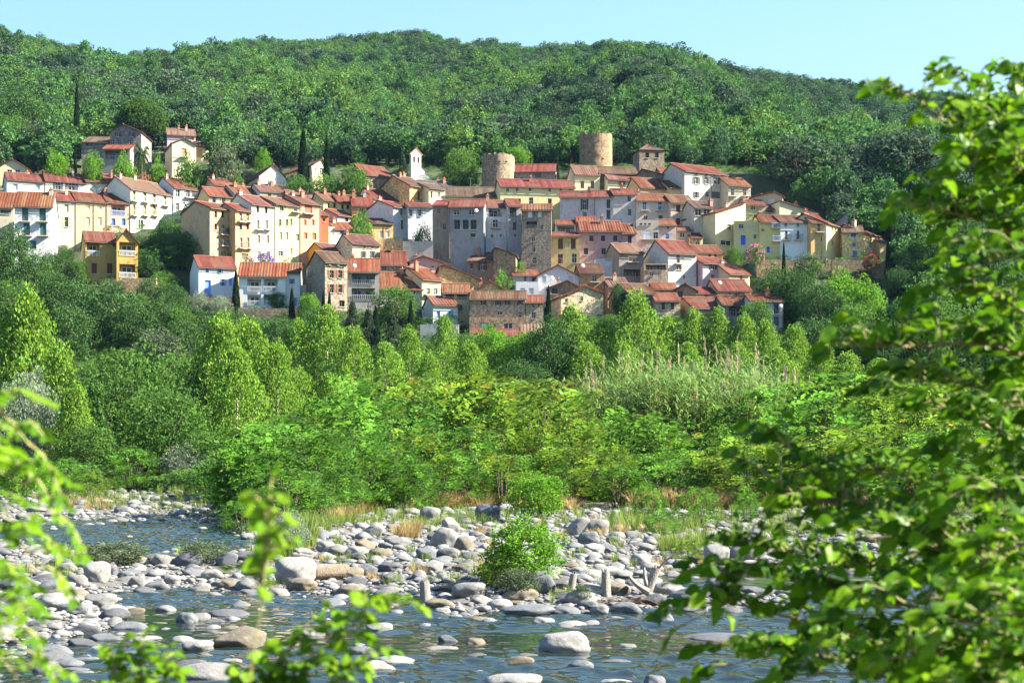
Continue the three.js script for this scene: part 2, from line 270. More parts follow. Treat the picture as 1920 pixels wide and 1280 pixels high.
function kindPalm(seed, tint) {
  const L = new Leaves(seed, tint, 0.3), r = L.r;
  for (let i = 0; i < 34; i++) { const a = i * 2.4, up = 1.2 - (i / 34) * 1.9, len = 0.34; for (let q = 0; q < 9; q++) { const t = (q + 1) / 9, x = Math.cos(a) * len * t, z = Math.sin(a) * len * t, y = 0.78 + len * (up * t - 0.75 * t * t); L.color(); for (const sd of [-1, 1]) L.face(x - Math.sin(a) * sd * 0.035, y - 0.02, z + Math.cos(a) * sd * 0.035, -Math.sin(a) * sd * 0.05, -0.025, Math.cos(a) * sd * 0.05, Math.cos(a) * 0.014, 0.01, Math.sin(a) * 0.014); } }
  return { crown: L.build(), trunk: limb([V(0, -0.03, 0), V(0.01, 0.4, 0), V(0, 0.8, 0)], 0.045, 0.035) };
}
const G = { vivid: [0.112, 0.245, 0.020], poplar: [0.142, 0.255, 0.028], lime: [0.17, 0.29, 0.025], mid: [0.074, 0.158, 0.025], dark: [0.050, 0.108, 0.026], oak: [0.040, 0.078, 0.024], silver: [0.20, 0.25, 0.16], olive: [0.085, 0.115, 0.060], shrub: [0.100, 0.228, 0.026], hill: [0.075, 0.150, 0.028] };
const kinds = {
  poplar: [1, 2, 3].map((k) => kindPoplar(10 + k, G.poplar)), lime: [kindPoplar(15, G.lime, { n: 80 })], round: [1, 2, 3].map((k) => kindRound(20 + k, G.mid, { n: 110, per: 66, s: 0.0175, low: 0.02 })),
  dark: [1, 2].map((k) => kindRound(30 + k, G.dark, { n: 110, per: 66, s: 0.0175, low: 0.02 })), bright: [1, 2].map((k) => kindRound(40 + k, G.vivid, { n: 100, per: 66, s: 0.0195, low: 0.03 })),
  silver: [1].map((k) => kindRound(50 + k, G.silver, { n: 110, per: 66, s: 0.016, up: 0.6, low: 0.02 })), olive: [kindRound(55, G.olive, { n: 90, per: 60, s: 0.02, low: 0.02 })],
  cypress: [1, 2].map((k) => kindCypress(60 + k, [0.020, 0.042, 0.014])), conifer: [1, 2].map((k) => kindConifer(70 + k, [0.032, 0.055, 0.026])),
  shrub: [1, 2, 3].map((k) => kindShrub(80 + k, G.shrub, { n: 1100, s: 0.078 })), goldshrub: [1, 2].map((k) => kindShrub(90 + k, [0.138, 0.236, 0.024], { n: 1100, s: 0.078, gold: 0.05 })),
  pine: [kindPine(97, [0.050, 0.105, 0.016])], palm: [kindPalm(98, [0.05, 0.09, 0.025])],
};
function plant(kind, v, x, y, z, w, h, name, label, category, group, tw = 0) {
  const k = kinds[kind], m = k[v % k.length], o = thing(name, label, category, group);
  const lean = ['poplar', 'round', 'dark', 'bright', 'shrub', 'goldshrub'].includes(kind) ? 0.09 : 0.01, f = 0.9 + 0.25 * hash(x * 10, z * 10, 3);
  o.position.set(x, y, z); o.scale.set(w * f, h, w * f); o.rotation.set((hash(x * 10, z * 10, 1) - 0.5) * lean, tw, (hash(x * 10, z * 10, 2) - 0.5) * lean);
  part(o, 'trunk', m.trunk, kind === 'poplar' ? paleBarkMat : barkMat); part(o, 'crown', m.crown, ['dark', 'cypress', 'conifer', 'olive'].includes(kind) ? dullLeafMat : leafMat);
  return o;
}
// a tree that shows between two rows at a column, standing on the ground there
function tree(kind, px, top, base, wpx, name, label, category = 'tree', group, d0) {
  const d = d0 ?? depthOf(px, base), x = (px - 960) * d / F, y = groundY(x, d), h = CY + (HY - top) * d / F - y;
  return plant(kind, Math.round(px * 7 + top), x, y - 0.1, -d, wpx * d / F, h, name, label, category, group, px * 1.7);
}

// ---------- the wooded hill behind the village ----------
{
  const protos = [  // leaf colours lean blue: the hill's blue shade and haze painted in
    kindRound(101, [0.072, 0.165, 0.044], { n: 30, per: 44, s: 0.036, low: 0.05 }), kindRound(102, [0.052, 0.110, 0.042], { n: 30, per: 44, s: 0.036, low: 0.05 }), kindRound(103, [0.032, 0.068, 0.036], { n: 28, per: 44, s: 0.038, low: 0.05, flat: 0.8 }),
    kindRound(104, [0.100, 0.190, 0.040], { n: 26, per: 46, s: 0.035, low: 0.08 }), kindRound(105, [0.056, 0.092, 0.050], { n: 30, per: 42, s: 0.034, low: 0.05 }),
  ];
  const r = rngOf(77), spots = [];
  for (let d = 228; d < 830; d += d < 420 ? 3.9 : 4.7) {
    const wx = 0.40 * d; for (let x = -wx; x < wx; x += 4.5) {
      const dd = d + (r() - 0.5) * 4.6, xx = x + (r() - 0.5) * 4.6, px = 960 + F * xx / dd;
      if (dd > ridgeFar(px) + 25 || (dd < 318 && px < 1450 && (dd < 306 || px > 640)) || (dd < 306 && px < 1690 && px > 960 && dd < 268)) { continue; }
      const patch = fbm(xx / 45 + 20, dd / 45, 5, 3), p2 = r() * 0.34 + patch; let k = p2 > 0.84 ? 3 : p2 > 0.70 ? 0 : p2 > 0.58 ? 1 : p2 > 0.46 ? 4 : 2; if (r() < 0.12) k = Math.floor(r() * 5);
      const big = 0.55 + 1.15 * r() * r() * r() + 0.35 * r() + 0.2 * patch; const sz = dd > ridgeFar(px) - 70 ? Math.min(big, 0.95) : big; spots.push({ x: xx, d: dd, k, w: 7.0 * sz * (0.75 + 0.55 * r()), h: 7.2 * sz * (0.85 + 0.35 * r()), a: r() * 6.3, t: 0.8 + 0.4 * r(), px });
    }
  }
  const clear = [[140, 395, 343], [395, 640, 318], [640, 905, 314], [890, 1150, 316], [1150, 1460, 320], [1400, 1560, 285], [1550, 1668, 268]];        // the gardens of the upper houses
  const keep = spots.filter((s) => !clear.some(([a, b, d]) => s.px > a && s.px < b && s.d < d));
  keep.sort((a, b) => a.d - b.d);
  const behind = (px) => [[140, 'at the left edge above the cream cottage'], [300, 'around the grey stone farmhouse'], [420, 'behind the cream yellow villa'], [560, 'above the white gabled house'], [680, 'behind the two tall cypresses'], [800, 'behind the white belfry'], [900, 'behind the big round tree'], [1040, 'behind the grey ruined tower'], [1180, 'behind the tall brown tower'], [1300, 'behind the square church tower'], [1420, 'behind the big white house'], [1540, 'above the right cluster of houses'], [1680, 'above the village end house'], [9999, 'right of the end cypress']].find((q) => px < q[0])[1];
  let n = 0; const rest = protos.map(() => []);
  for (const s of keep) {
    if (n < 290 && s.px > -10 && s.px < 1930) {
      n++; const o = thing('hillside_tree', ['leafy green', 'dark green', 'blackish green', 'pale green', 'greyish green'][s.k] + ' tree on the lower hillside ' + behind(s.px), 'tree', 'trees at the foot of the wooded hill');
      o.position.set(s.x, groundY(s.x, s.d) - 0.2, -s.d); o.scale.set(s.w, s.h, s.w); o.rotation.y = s.a; part(o, 'trunk', protos[s.k].trunk, barkMat); part(o, 'crown', protos[s.k].crown, dullLeafMat);
    } else rest[s.k].push(s);
  }
  const wood = thing('hillside_forest', 'dense mixed forest covering the hill up to the skyline', 'forest'); wood.userData.kind = 'stuff';
  const m4 = new THREE.Matrix4(), q = new THREE.Quaternion(), c = new THREE.Color();
  rest.forEach((list, k) => {
    for (const [nm, geo, mt] of [['crowns', protos[k].crown, dullLeafMat], ['trunks', protos[k].trunk, barkMat]]) {
      const im = shade(new THREE.InstancedMesh(geo, mt, list.length)); im.name = nm; im.userData.kind = 'stuff';
      list.forEach((s, i) => { m4.compose(V(s.x, groundY(s.x, s.d) - 0.2, -s.d), q.setFromAxisAngle(V(0, 1, 0), s.a), V(s.w, s.h, s.w)); im.setMatrixAt(i, m4); if (nm === 'crowns') im.setColorAt(i, c.setRGB(s.t * 1.02, s.t, s.t * 0.95)); });
      wood.add(im);
    }
  });
}

// ---------- building kit ----------
class MB {                                       // collects faces with metric uv and colours into one mesh
  constructor() { this.p = []; this.uv = []; this.c = []; this.i = []; }
  quad(a, b, c, d, col) { this.poly([a, b, c, d], col); }
  poly(pts, col) {
    const n = this.p.length / 3, e1 = pts[1].clone().sub(pts[0]), e2 = pts[pts.length - 1].clone().sub(pts[0]), nn = e1.cross(e2), ax = Math.abs(nn.x), ay = Math.abs(nn.y), az = Math.abs(nn.z);
    for (const v of pts) { this.p.push(v.x, v.y, v.z); const [s, t] = ay > ax && ay > az ? [v.x, v.z] : ax > az ? [v.z + 3.1, v.y] : [v.x, v.y]; this.uv.push(s / 6, t / 6); this.c.push(...(col ?? [1, 1, 1])); }
    for (let k = 1; k < pts.length - 1; k++) this.i.push(n, n + k, n + k + 1);
  }
  box(x0, y0, z0, x1, y1, z1, col) {
    const q = (...s) => this.poly(s.map((k) => V(k & 1 ? x1 : x0, k & 2 ? y1 : y0, k & 4 ? z1 : z0)), col);
    q(4, 5, 7, 6); q(1, 0, 2, 3); q(0, 4, 6, 2); q(5, 1, 3, 7); q(6, 7, 3, 2); q(0, 1, 5, 4); return this;
  }
  build(off) { const g = new THREE.BufferGeometry(); if (off) for (let k = 0; k < this.uv.length; k += 2) { this.uv[k] += off; this.uv[k + 1] += off * 0.37; } g.setAttribute('position', new THREE.Float32BufferAttribute(this.p, 3)); g.setAttribute('uv', new THREE.Float32BufferAttribute(this.uv, 2)); g.setAttribute('color', new THREE.Float32BufferAttribute(this.c, 3)); g.setIndex(this.i); g.computeVertexNormals(); return g; }
}
const unit = {};
{ // shapes shared by all the openings: one unit wide and high, centred, front at z = 0
  const fr = new MB(); fr.box(-0.5, -0.5, -0.06, -0.45, 0.5, 0).box(0.45, -0.5, -0.06, 0.5, 0.5, 0).box(-0.45, 0.465, -0.06, 0.45, 0.5, 0).box(-0.45, -0.5, -0.06, 0.45, -0.465, 0).box(-0.025, -0.465, -0.05, 0.025, 0.465, -0.005).box(-0.45, 0.09, -0.05, -0.025, 0.115, -0.01).box(0.025, 0.09, -0.05, 0.45, 0.115, -0.01);
  unit.frame = fr.build();
  unit.pane = new MB().box(-0.46, -0.475, -0.05, 0.46, 0.475, -0.035).build();
  const sh = new MB(); sh.box(-0.5, -0.5, -0.04, -0.4, 0.5, 0).box(0.4, -0.5, -0.04, 0.5, 0.5, 0); for (let k = 0; k < 9; k++) { const y = -0.5 + k / 9; sh.box(-0.4, y + 0.012, -0.035, 0.4, y + 0.085, k % 4 === 0 ? 0 : -0.014); } sh.box(-0.4, -0.5, -0.04, 0.4, 0.5, -0.034);
  unit.shutter = sh.build();
  const dr = new MB(); dr.box(-0.5, -0.5, -0.06, 0.5, 0.5, -0.02).box(-0.4, -0.42, -0.02, -0.06, 0, 0).box(0.06, -0.42, -0.02, 0.4, 0, 0).box(-0.4, 0.06, -0.02, -0.06, 0.42, 0).box(0.06, 0.06, -0.02, 0.4, 0.42, 0); unit.door = dr.build();
  unit.block = new MB().box(-0.5, -0.5, -0.5, 0.5, 0.5, 0.5).build();
  const rl = new MB(); rl.box(-0.5, 0.9, -0.5, 0.5, 1, -0.3).box(-0.5, 0.05, -0.46, 0.5, 0.1, -0.34); for (let k = 0; k <= 12; k++) rl.box(-0.5 + k / 12.3, 0.1, -0.44, -0.482 + k / 12.3, 0.9, -0.36); unit.rail = rl.build(); unit.rail.rotateY(Math.PI);
  const ds = new THREE.SphereGeometry(0.5, 12, 5, 0, 6.284, 0, 0.9); ds.rotateX(1.2); unit.dish = ds;
  unit.pipe = new THREE.CylinderGeometry(0.5, 0.5, 1, 7); unit.pot = new THREE.CylinderGeometry(0.5, 0.6, 1, 9);
}
const glassMat = new THREE.MeshPhysicalMaterial({ color: new THREE.Color().setRGB(0.010, 0.012, 0.014), roughness: 0.12, ior: 1.35 });
const WHITE = '#e6e2d8', tileMats = {};
const tileMat = new THREE.MeshPhysicalMaterial({ vertexColors: true, roughness: 0.95, map: texGrain, specularIntensity: 0.15 });
const TILE = { r: [0.185, 0.060, 0.043], o: [0.210, 0.078, 0.046], b: [0.140, 0.078, 0.058], p: [0.195, 0.100, 0.072], d: [0.11, 0.052, 0.04], g: [0.10, 0.095, 0.095] };
// A slope of canal tiles: rows of half-round tiles from the eave p0-p1 up to the ridge q0-q1, on a slab.
function tileSlope(p0, p1, q0, q1, col, pitch, amp, seed, plain) {
  const b = new MB(), r = rngOf(seed), n = plain ? 1 : Math.max(3, Math.round(p0.distanceTo(p1) / pitch)), m = plain ? 1 : clamp(Math.round(p0.distanceTo(q0) / 0.85), 2, 9);
  const up = p1.clone().sub(p0).cross(q0.clone().sub(p0)).normalize(); if (up.y < 0) up.negate();
  const prof = plain ? [0] : [0, 0.75, 1, 0.75], per = prof.length, pos = [], cs = [], uv = [], idx = [], W = n * per, tint = [];
  for (let i = 0; i <= n; i++) { const k = 0.76 + 0.46 * r(); tint.push([k, k * (0.94 + 0.12 * r())]); }
  for (let j = 0; j <= m; j++) for (let i = 0; i <= W; i++) {
    const s = i / W, t = j / m, a = p0.clone().lerp(p1, s), c = q0.clone().lerp(q1, s), v = a.lerp(c, t), col0 = tint[Math.floor(i / per)] ?? tint[0];
    const sag = plain ? 0 : 0.10 * (noise(s * 5 + seed, t * 2.3, seed) - 0.5) * Math.sin(Math.PI * t), st = noise(v.x * 0.7 + seed, v.z * 0.7, seed) , k = col0[0] * (0.80 + 0.36 * st) * (0.9 + 0.2 * r());
    v.addScaledVector(up, amp * prof[i % per] * (i === W ? 0 : 1) + sag - 0.02 * (j / m)); pos.push(v.x, v.y, v.z); uv.push(v.x / 2, v.z / 2); const grey = 0.65 * smooth(st, 0.55, 0.85); cs.push(lerp(col[0] * k, 0.13, grey), lerp(col[1] * k * col0[1], 0.09, grey), lerp(col[2] * k * col0[1], 0.065, grey));
  }
  for (let j = 0; j < m; j++) for (let i = 0; i < W; i++) { const a = j * (W + 1) + i, c = a + W + 1; idx.push(a, a + 1, c, a + 1, c + 1, c); }
  const g = new THREE.BufferGeometry(); g.setAttribute('position', new THREE.Float32BufferAttribute(pos, 3)); g.setAttribute('uv', new THREE.Float32BufferAttribute(uv, 2)); g.setAttribute('color', new THREE.Float32BufferAttribute(cs, 3)); g.setIndex(idx); g.computeVertexNormals();
  const dn = up.clone().multiplyScalar(-0.16), l = (v) => v.clone().add(dn), e = (v) => v.clone().addScaledVector(up, -0.012), dk = col.map((v) => v * 0.8); // the boards below
  b.quad(l(p1), l(p0), l(q0), l(q1), [0.22, 0.16, 0.11]); b.quad(l(p0), l(p1), e(p1), e(p0), dk); b.quad(l(p1), l(q1), e(q1), e(p1), dk); b.quad(l(q0), l(p0), e(p0), e(q0), dk); b.quad(l(q1), l(q0), e(q0), e(q1), dk);
  return mergeGeometries([g, b.build()]);
}
function opening(G0, x, y, w, h, z, type, o, rnd, rv) {
  const sc = o.sc ?? '#6b4a38', fc = o.fc ?? WHITE, put = (par, name, geo, m, px, py, pz, sx, sy, sz) => { const q = part(par, name, geo, m); q.position.set(px, py, pz); q.scale.set(sx, sy, sz); return q; };
  const fz = z - rv + 0.06;
  if ('wobvg'.includes(type)) {
    const f = put(G0, 'window', unit.frame, mat(type === 'g' ? '#5a4a3c' : fc, 0.7), x, y, fz, w, h, 1); const p = part(f, 'pane', unit.pane, glassMat);
    if (type === 'o' || type === 'v') for (const s of [-1, 1]) { const sh = part(f, 'shutter', unit.shutter, mat(sc, 0.75)); sh.position.set(s * (0.5 + 0.26), 0, rv - 0.06 + 0.055); sh.scale.set(0.48, 1.02, 1); }
    if (!'bv'.includes(type) || h < 1.2) { const s = part(f, 'sill', unit.block, mat('#b9b2a4', 0.9)); s.position.set(0, -0.5 - 0.04 / h, rv - 0.06 + 0.0); s.scale.set(1.14, 0.09 / h, 0.26); }
    if ('bv'.includes(type)) balcony(G0, x, y - h / 2, w + 0.9, 0.75, z, o.rl ?? '#3a3a3c', rnd);
  } else if (type === 's' || type === 't') {
    const f = put(G0, 'window', unit.frame, mat(fc, 0.7), x, y, fz - 0.05, w, h, 0.6);
    for (const s of [-1, 1]) { const sh = part(f, 'shutter', unit.shutter, mat(sc, 0.75)); sh.position.set(s * 0.25, 0, 0.12); sh.scale.set(0.49, 0.98, 1); }
    const si = part(f, 'sill', unit.block, mat('#b9b2a4', 0.9)); si.position.set(0, -0.5 - 0.04 / h, rv + 0.02); si.scale.set(1.14, 0.09 / h, 0.3);
    if (type === 't') balcony(G0, x, y - h / 2, w + 0.9, 0.75, z, o.rl ?? '#3a3a3c', rnd);
  } else if (type === 'D') { const d = put(G0, 'door', unit.door, mat(sc, 0.7), x, y, fz, w, h, 1); const k = part(d, 'handle', unit.block, mat('#c9c4b8', 0.4)); k.position.set(0.36, -0.02, 0.03); k.scale.set(0.04 / w, 0.12 / h, 0.05); }
  else if (type === 'L') {                          // open loggia with a balustrade and a glazed door at its back
    const n = Math.max(1, Math.round(w / 2.2)); for (let k = 0; k < n; k++) { const f = put(G0, 'window', unit.frame, mat(fc, 0.7), x - w / 2 + (k + 0.5) * w / n, y - h * 0.06, z - rv + 0.08, w / n * 0.62, h * 0.82, 1); part(f, 'pane', unit.pane, glassMat); }
    put(G0, 'balustrade', unit.rail, mat(o.rl ?? '#d8d4ca', 0.7), x, y - h / 2, z - 0.02, w, Math.min(0.95, h * 0.42), 0.3);
  }
}
function balcony(G0, x, y, w, dep, z, col) {
  const s = part(G0, 'balcony', unit.block, mat('#b8b0a2', 0.9)); s.position.set(x, y - 0.08, z + dep / 2); s.scale.set(w, 0.14, dep);
  const mk = (px, pz, len, ry) => { const q = part(s, 'railing', unit.rail, mat(col, 0.6)); q.position.set((px - x) / w, 0.5, (pz - z - dep / 2) / dep); q.rotation.y = ry; if (ry) q.scale.set(len / dep, 0.95 / 0.14, 0.08 / w); else q.scale.set(len / w, 0.95 / 0.14, 0.08 / dep); };
  mk(x, z + dep - 0.03, w, 0);
  for (const sd of [-1, 1]) { const q = part(s, 'railing', unit.block, mat(col, 0.6)); q.position.set(sd * (0.5 - 0.02 / w), 0.5 + 0.87 / 0.14, 0); q.scale.set(0.03 / w, 0.05 / 0.14, 1); }
}
let houseSeed = 0, lastEnd = 0;
// A house is given by the columns of its front's corners (A, B), the rows of its eave, ridge and foot (e, r, b), its turn in degrees (t),
// its depth in metres (g), roof kind (k: f ridge along the front, s gable to the front, h hip, m one slope, x flat), colours and openings [type, column, row, width, height].
function house(o) {
  const seed = ++houseSeed * 37 + 5, rnd = rngOf(seed), th = (o.t ?? 0) * Math.PI / 180, cs = Math.cos(th), sn = Math.sin(th);
  const d = o.d ?? (o.chain ? lastEnd - (o.in ?? 0.02) : depthOf((o.A + o.B) / 2, o.b)), a0 = (o.A - 960) / F, b0 = (o.B - 960) / F, xL = a0 * d;
  const w = Math.max(1.2, (b0 * d - xL) / (cs - b0 * sn)), dp = o.g ?? 8, yb = CY + (HY - o.b) * d / F, h = CY + (HY - o.e) * d / F - yb, dig = o.dig ?? 4;
  lastEnd = d + w * sn; pads.push({ x: xL, d, cs, sn, w, dp, y: yb });
  const own = !o.parent, G0 = o.parent ? new THREE.Group() : thing(o.n ?? 'village_house', o.l, o.cat ?? 'house', o.grp);
  if (!own) { G0.name = 'wing'; o.parent.add(G0); o.parent.updateMatrixWorld(true); }
  const place = V(xL, yb, -d); if (!own) { o.parent.worldToLocal(place); G0.rotation.y = th - o.parent.rotation.y; } else G0.rotation.y = th; G0.position.copy(place);
  const kind = o.k ?? 'f', wm = wallMat(o.c ?? '#d9cfb8', o.m ?? 'p'), tile = TILE[o.rc ?? 'r'].map((v, q) => v * (0.88 + 0.24 * rnd()));
  const loc = (px, py) => { const a = (px - 960) / F, bb = (HY - py) / F, t = (sn * xL - cs * d) / (sn * a - cs); return [(t * a - xL) * cs + (d - t) * -sn, CY + bb * t - yb, t, Math.max(0.35, cs - a * sn)]; };
  const ridgeY = (lx, lz, row) => CY + (HY - row) * (d + lx * sn - lz * cs) / F - yb;
  let rise = 0, ax = w / 2;
  if (kind === 'f' || kind === 'h') rise = clamp(ridgeY(w / 2, -dp / 2, o.r) - h, dp / 2 * 0.22, dp / 2 * 0.75);
  if (kind === 's') { if (o.ax) ax = clamp(loc(o.ax, o.r)[0], 0, w); rise = Math.max(0.3, CY + (HY - o.r) * (d + ax * sn) / F - yb - h); }
  if (kind === 'm') rise = clamp(ridgeY(w / 2, -dp, o.r) - h, dp * 0.15, dp * 0.7);
  const hl = kind === 's' && o.el ? CY + (HY - o.el) * d / F - yb : h, hr = kind === 's' && o.er ? CY + (HY - o.er) * (d + w * sn) / F - yb : h;
  // openings
  const ops = []; for (const [type, px, py, wp, hp] of o.w ?? []) {
    let [x, y, t, f] = loc(px, py); const ww = clamp(wp * t / F / f, 0.35, w - 0.4), hh = clamp(hp * t / F, 0.35, h - 0.1); x = clamp(x, ww / 2 + 0.12, w - ww / 2 - 0.12); y = clamp(y, hh / 2 + 0.02 - (type === 'D' ? 0.02 : 0), h - hh / 2 - 0.08);
    if (x !== x || ops.some((q) => Math.abs(q.x - x) < (q.w + ww) / 2 + 0.05 && Math.abs(q.y - y) < (q.h + hh) / 2 + 0.05)) continue; ops.push({ type, x, y, w: ww, h: hh, rv: type === 'L' ? 1.5 : 0.24 });
  }
  const b = new MB(), cut = (v) => [...new Set(v.map((q) => Math.round(q * 1e4) / 1e4))].sort((p, q) => p - q);
  const xs = cut([0, w, ...ops.flatMap((q) => [q.x - q.w / 2, q.x + q.w / 2])]), ys = cut([-dig, h, ...ops.flatMap((q) => [q.y - q.h / 2, q.y + q.h / 2])]);
  for (let i = 0; i < xs.length - 1; i++) for (let j = 0; j < ys.length - 1; j++) { const mx = (xs[i] + xs[i + 1]) / 2, my = (ys[j] + ys[j + 1]) / 2; if (!ops.some((q) => Math.abs(mx - q.x) < q.w / 2 && Math.abs(my - q.y) < q.h / 2)) b.quad(V(xs[i], ys[j], 0), V(xs[i + 1], ys[j], 0), V(xs[i + 1], ys[j + 1], 0), V(xs[i], ys[j + 1], 0)); }
  for (const q of ops) { const l = q.x - q.w / 2, r = q.x + q.w / 2, u = q.y - q.h / 2, t = q.y + q.h / 2, z = -q.rv; b.quad(V(l, u, z), V(l, u, 0), V(l, t, 0), V(l, t, z)); b.quad(V(r, u, 0), V(r, u, z), V(r, t, z), V(r, t, 0)); b.quad(V(l, t, 0), V(r, t, 0), V(r, t, z), V(l, t, z)); b.quad(V(l, u, z), V(r, u, z), V(r, u, 0), V(l, u, 0)); b.quad(V(l, u, z), V(r, u, z), V(r, t, z), V(l, t, z)); }
  const zb = -dp, side = (x, flip, hh) => { const pts = [V(x, -dig, zb), V(x, -dig, 0), V(x, hh, 0)]; if (kind === 'f') pts.push(V(x, h + rise, -dp / 2)); pts.push(V(x, kind === 'm' ? h + rise : hh, zb)); b.poly(flip ? pts.reverse() : pts); };
  side(0, false, hl); side(w, true, hr);
  if (kind === 's') { for (const [z, f] of [[0, 1], [zb, 0]]) { const pts = [V(0, Math.min(h, hl), z), V(w, Math.min(h, hr), z)]; if (hr > h) pts.push(V(w, hr, z)); pts.push(V(ax, h + rise, z)); if (hl > h) pts.push(V(0, hl, z)); b.poly(f ? pts : pts.reverse()); } }
  b.quad(V(w, -dig, zb), V(0, -dig, zb), V(0, kind === 'm' ? h + rise : Math.min(hl, h), zb), V(w, kind === 'm' ? h + rise : Math.min(hr, h), zb));
  if (kind === 'x') b.quad(V(0, h - 0.25, 0), V(w, h - 0.25, 0), V(w, h - 0.25, zb), V(0, h - 0.25, zb));
  part(G0, 'wall', b.build(rnd() * 7), wm);
  for (const q of ops) opening(G0, q.x, q.y, q.w, q.h, 0, q.type, o, rnd, q.rv);
  // roof
  const ov = o.ov ?? 0.35, so = 0.18, pt = o.pt ?? 0.26, am = o.am ?? 0.05; let roof = null;
  if (kind === 'f' || kind === 'm') {
    const zr = kind === 'f' ? -dp / 2 : zb - 0.15, yr = h + rise + (kind === 'm' ? 0.15 * rise / dp : 0), sl = rise / (kind === 'f' ? dp / 2 : dp), y0 = h - ov * sl + 0.1;
    roof = part(G0, 'roof', tileSlope(V(-so, y0, ov), V(w + so, y0, ov), V(-so, yr + 0.1, zr), V(w + so, yr + 0.1, zr), tile, pt, am, seed), tileMat);
    if (kind === 'f') part(G0, 'back_roof', tileSlope(V(w + so, y0, zb - ov), V(-so, y0, zb - ov), V(w + so, yr + 0.1, zr), V(-so, yr + 0.1, zr), tile, pt, 0, seed + 1, true), tileMat);
    const rg = part(roof, 'ridge_tiles', unit.pipe, tileRidge(o.rc)); rg.rotation.z = Math.PI / 2; rg.position.set(w / 2, yr + 0.14, zr); rg.scale.set(0.24, w + 2 * so, 0.24);
    const gt = part(roof, 'gutter', unit.pipe, mat('#7a6a5c', 0.6)); gt.rotation.z = Math.PI / 2; gt.position.set(w / 2, y0 - 0.12, ov + 0.06); gt.scale.set(0.11, w + so, 0.11);
  } else if (kind === 's') {
    const yr = h + rise + 0.1, L0 = (hl - h - rise) / (ax || 1), R0 = (hr - h - rise) / ((w - ax) || 1);
    if (ax > 0.4) roof = part(G0, 'roof', tileSlope(V(-ov, yr + L0 * (ax + ov), zb - so), V(-ov, yr + L0 * (ax + ov), ov), V(ax, yr, zb - so), V(ax, yr, ov), tile, pt, am, seed), tileMat);
    if (w - ax > 0.4) { const r2 = part(G0, roof ? 'right_roof' : 'roof', tileSlope(V(w + ov, yr + R0 * (w - ax + ov), ov), V(w + ov, yr + R0 * (w - ax + ov), zb - so), V(ax, yr, ov), V(ax, yr, zb - so), tile, pt, am, seed + 1), tileMat); roof ??= r2; }
    const rg = part(roof, 'ridge_tiles', unit.pipe, tileRidge(o.rc)); rg.rotation.x = Math.PI / 2; rg.position.set(ax, yr + 0.04, (zb - so + ov) / 2); rg.scale.set(0.24, dp + so + ov, 0.24);
  } else if (kind === 'h') {
    const y0 = h + 0.05, ins = Math.min(w / 2, dp / 2) * 0.98, yr = h + rise, zr = -dp / 2, c = [V(-ov, y0, ov), V(w + ov, y0, ov), V(w + ov, y0, zb - ov), V(-ov, y0, zb - ov)], p = V(ins, yr, zr), q = V(w - ins, yr, zr);
    roof = part(G0, 'roof', mergeGeometries([tileSlope(c[0], c[1], p, q, tile, pt, am, seed), tileSlope(c[1], c[2], q, q, tile, pt, am, seed + 1), tileSlope(c[2], c[3], q, p, tile, pt, 0, seed + 2, true), tileSlope(c[3], c[0], p, p, tile, pt, am, seed + 3)]), tileMat);
  }
  // chimneys on the roof: [column]
  for (const cpx of o.ch ?? []) {
    const cx = clamp(loc(cpx, o.e)[0], 0.5, w - 0.5), cz = kind === 'm' ? -dp * 0.6 : -dp * (0.35 + 0.2 * rnd()), top = h + rise + 0.35 + 0.45 * rnd(), q = part(G0, 'chimney', unit.block, wallMat(rnd() < 0.5 ? '#b9876a' : '#c9bda8', 'w')), s = 0.42 + 0.22 * rnd(), y0 = h - 0.2; q.position.set(cx, (y0 + top) / 2, cz); q.scale.set(s, top - y0, s * 1.2);
    const cap = part(q, 'chimney_cap', unit.block, mat('#a3705a', 0.9)); cap.position.set(0, 0.5 + 0.06 / (top - y0), 0); cap.scale.set(1.3, 0.1 / (top - y0), 1.25);
    const pot = part(q, 'chimney_pot', unit.pot, mat('#a8553a', 0.9)); const ph = 0.35; pot.position.set(0, 0.5 + (0.1 + ph / 2) / (top - y0), 0); pot.scale.set(0.5, ph / (top - y0), 0.42);
  }
  for (const px of o.dp ?? []) { const x = clamp(loc(px, o.e)[0], 0.08, w - 0.08), q = part(G0, 'downpipe', unit.pipe, mat('#6b5d50', 0.6)); q.position.set(x, h / 2 - 0.1, 0.09); q.scale.set(0.1, h, 0.1); }
  for (const [px, py] of o.dish ?? []) { const [x, y] = loc(px, py), q = part(G0, 'satellite_dish', unit.dish, mat('#e9e9e6', 0.5, { side: 2 })); q.position.set(x, y, 0.35); q.scale.setScalar(0.95); const s = part(q, 'bracket', unit.pipe, mat('#777777', 0.5)); s.rotation.x = 1.4; s.scale.set(0.06, 0.5, 0.06); s.position.set(0, -0.05, -0.2); }
  for (const px of o.an ?? []) { const x = clamp(loc(px, o.e)[0], 0.2, w - 0.2), q = part(G0, 'aerial', unit.pipe, mat('#8a8a8a', 0.5)); q.position.set(x, h + rise + 1, -dp / 2); q.scale.set(0.05, 2.2, 0.05); const s = part(q, 'aerial_bar', unit.pipe, mat('#8a8a8a', 0.5)); s.rotation.z = Math.PI / 2; s.position.y = 0.42; s.scale.set(0.02, 24, 1); }
  return Object.assign(G0, { info: { w, h, d, dp, rise } });
}
const tileRidge = (rc) => { const c = TILE[rc ?? 'r']; return tileMats[rc ?? 'r'] ??= new THREE.MeshStandardMaterial({ color: new THREE.Color().setRGB(c[0] * 1.05, c[1] * 1.2, c[2] * 1.2), roughness: 0.9 }); };

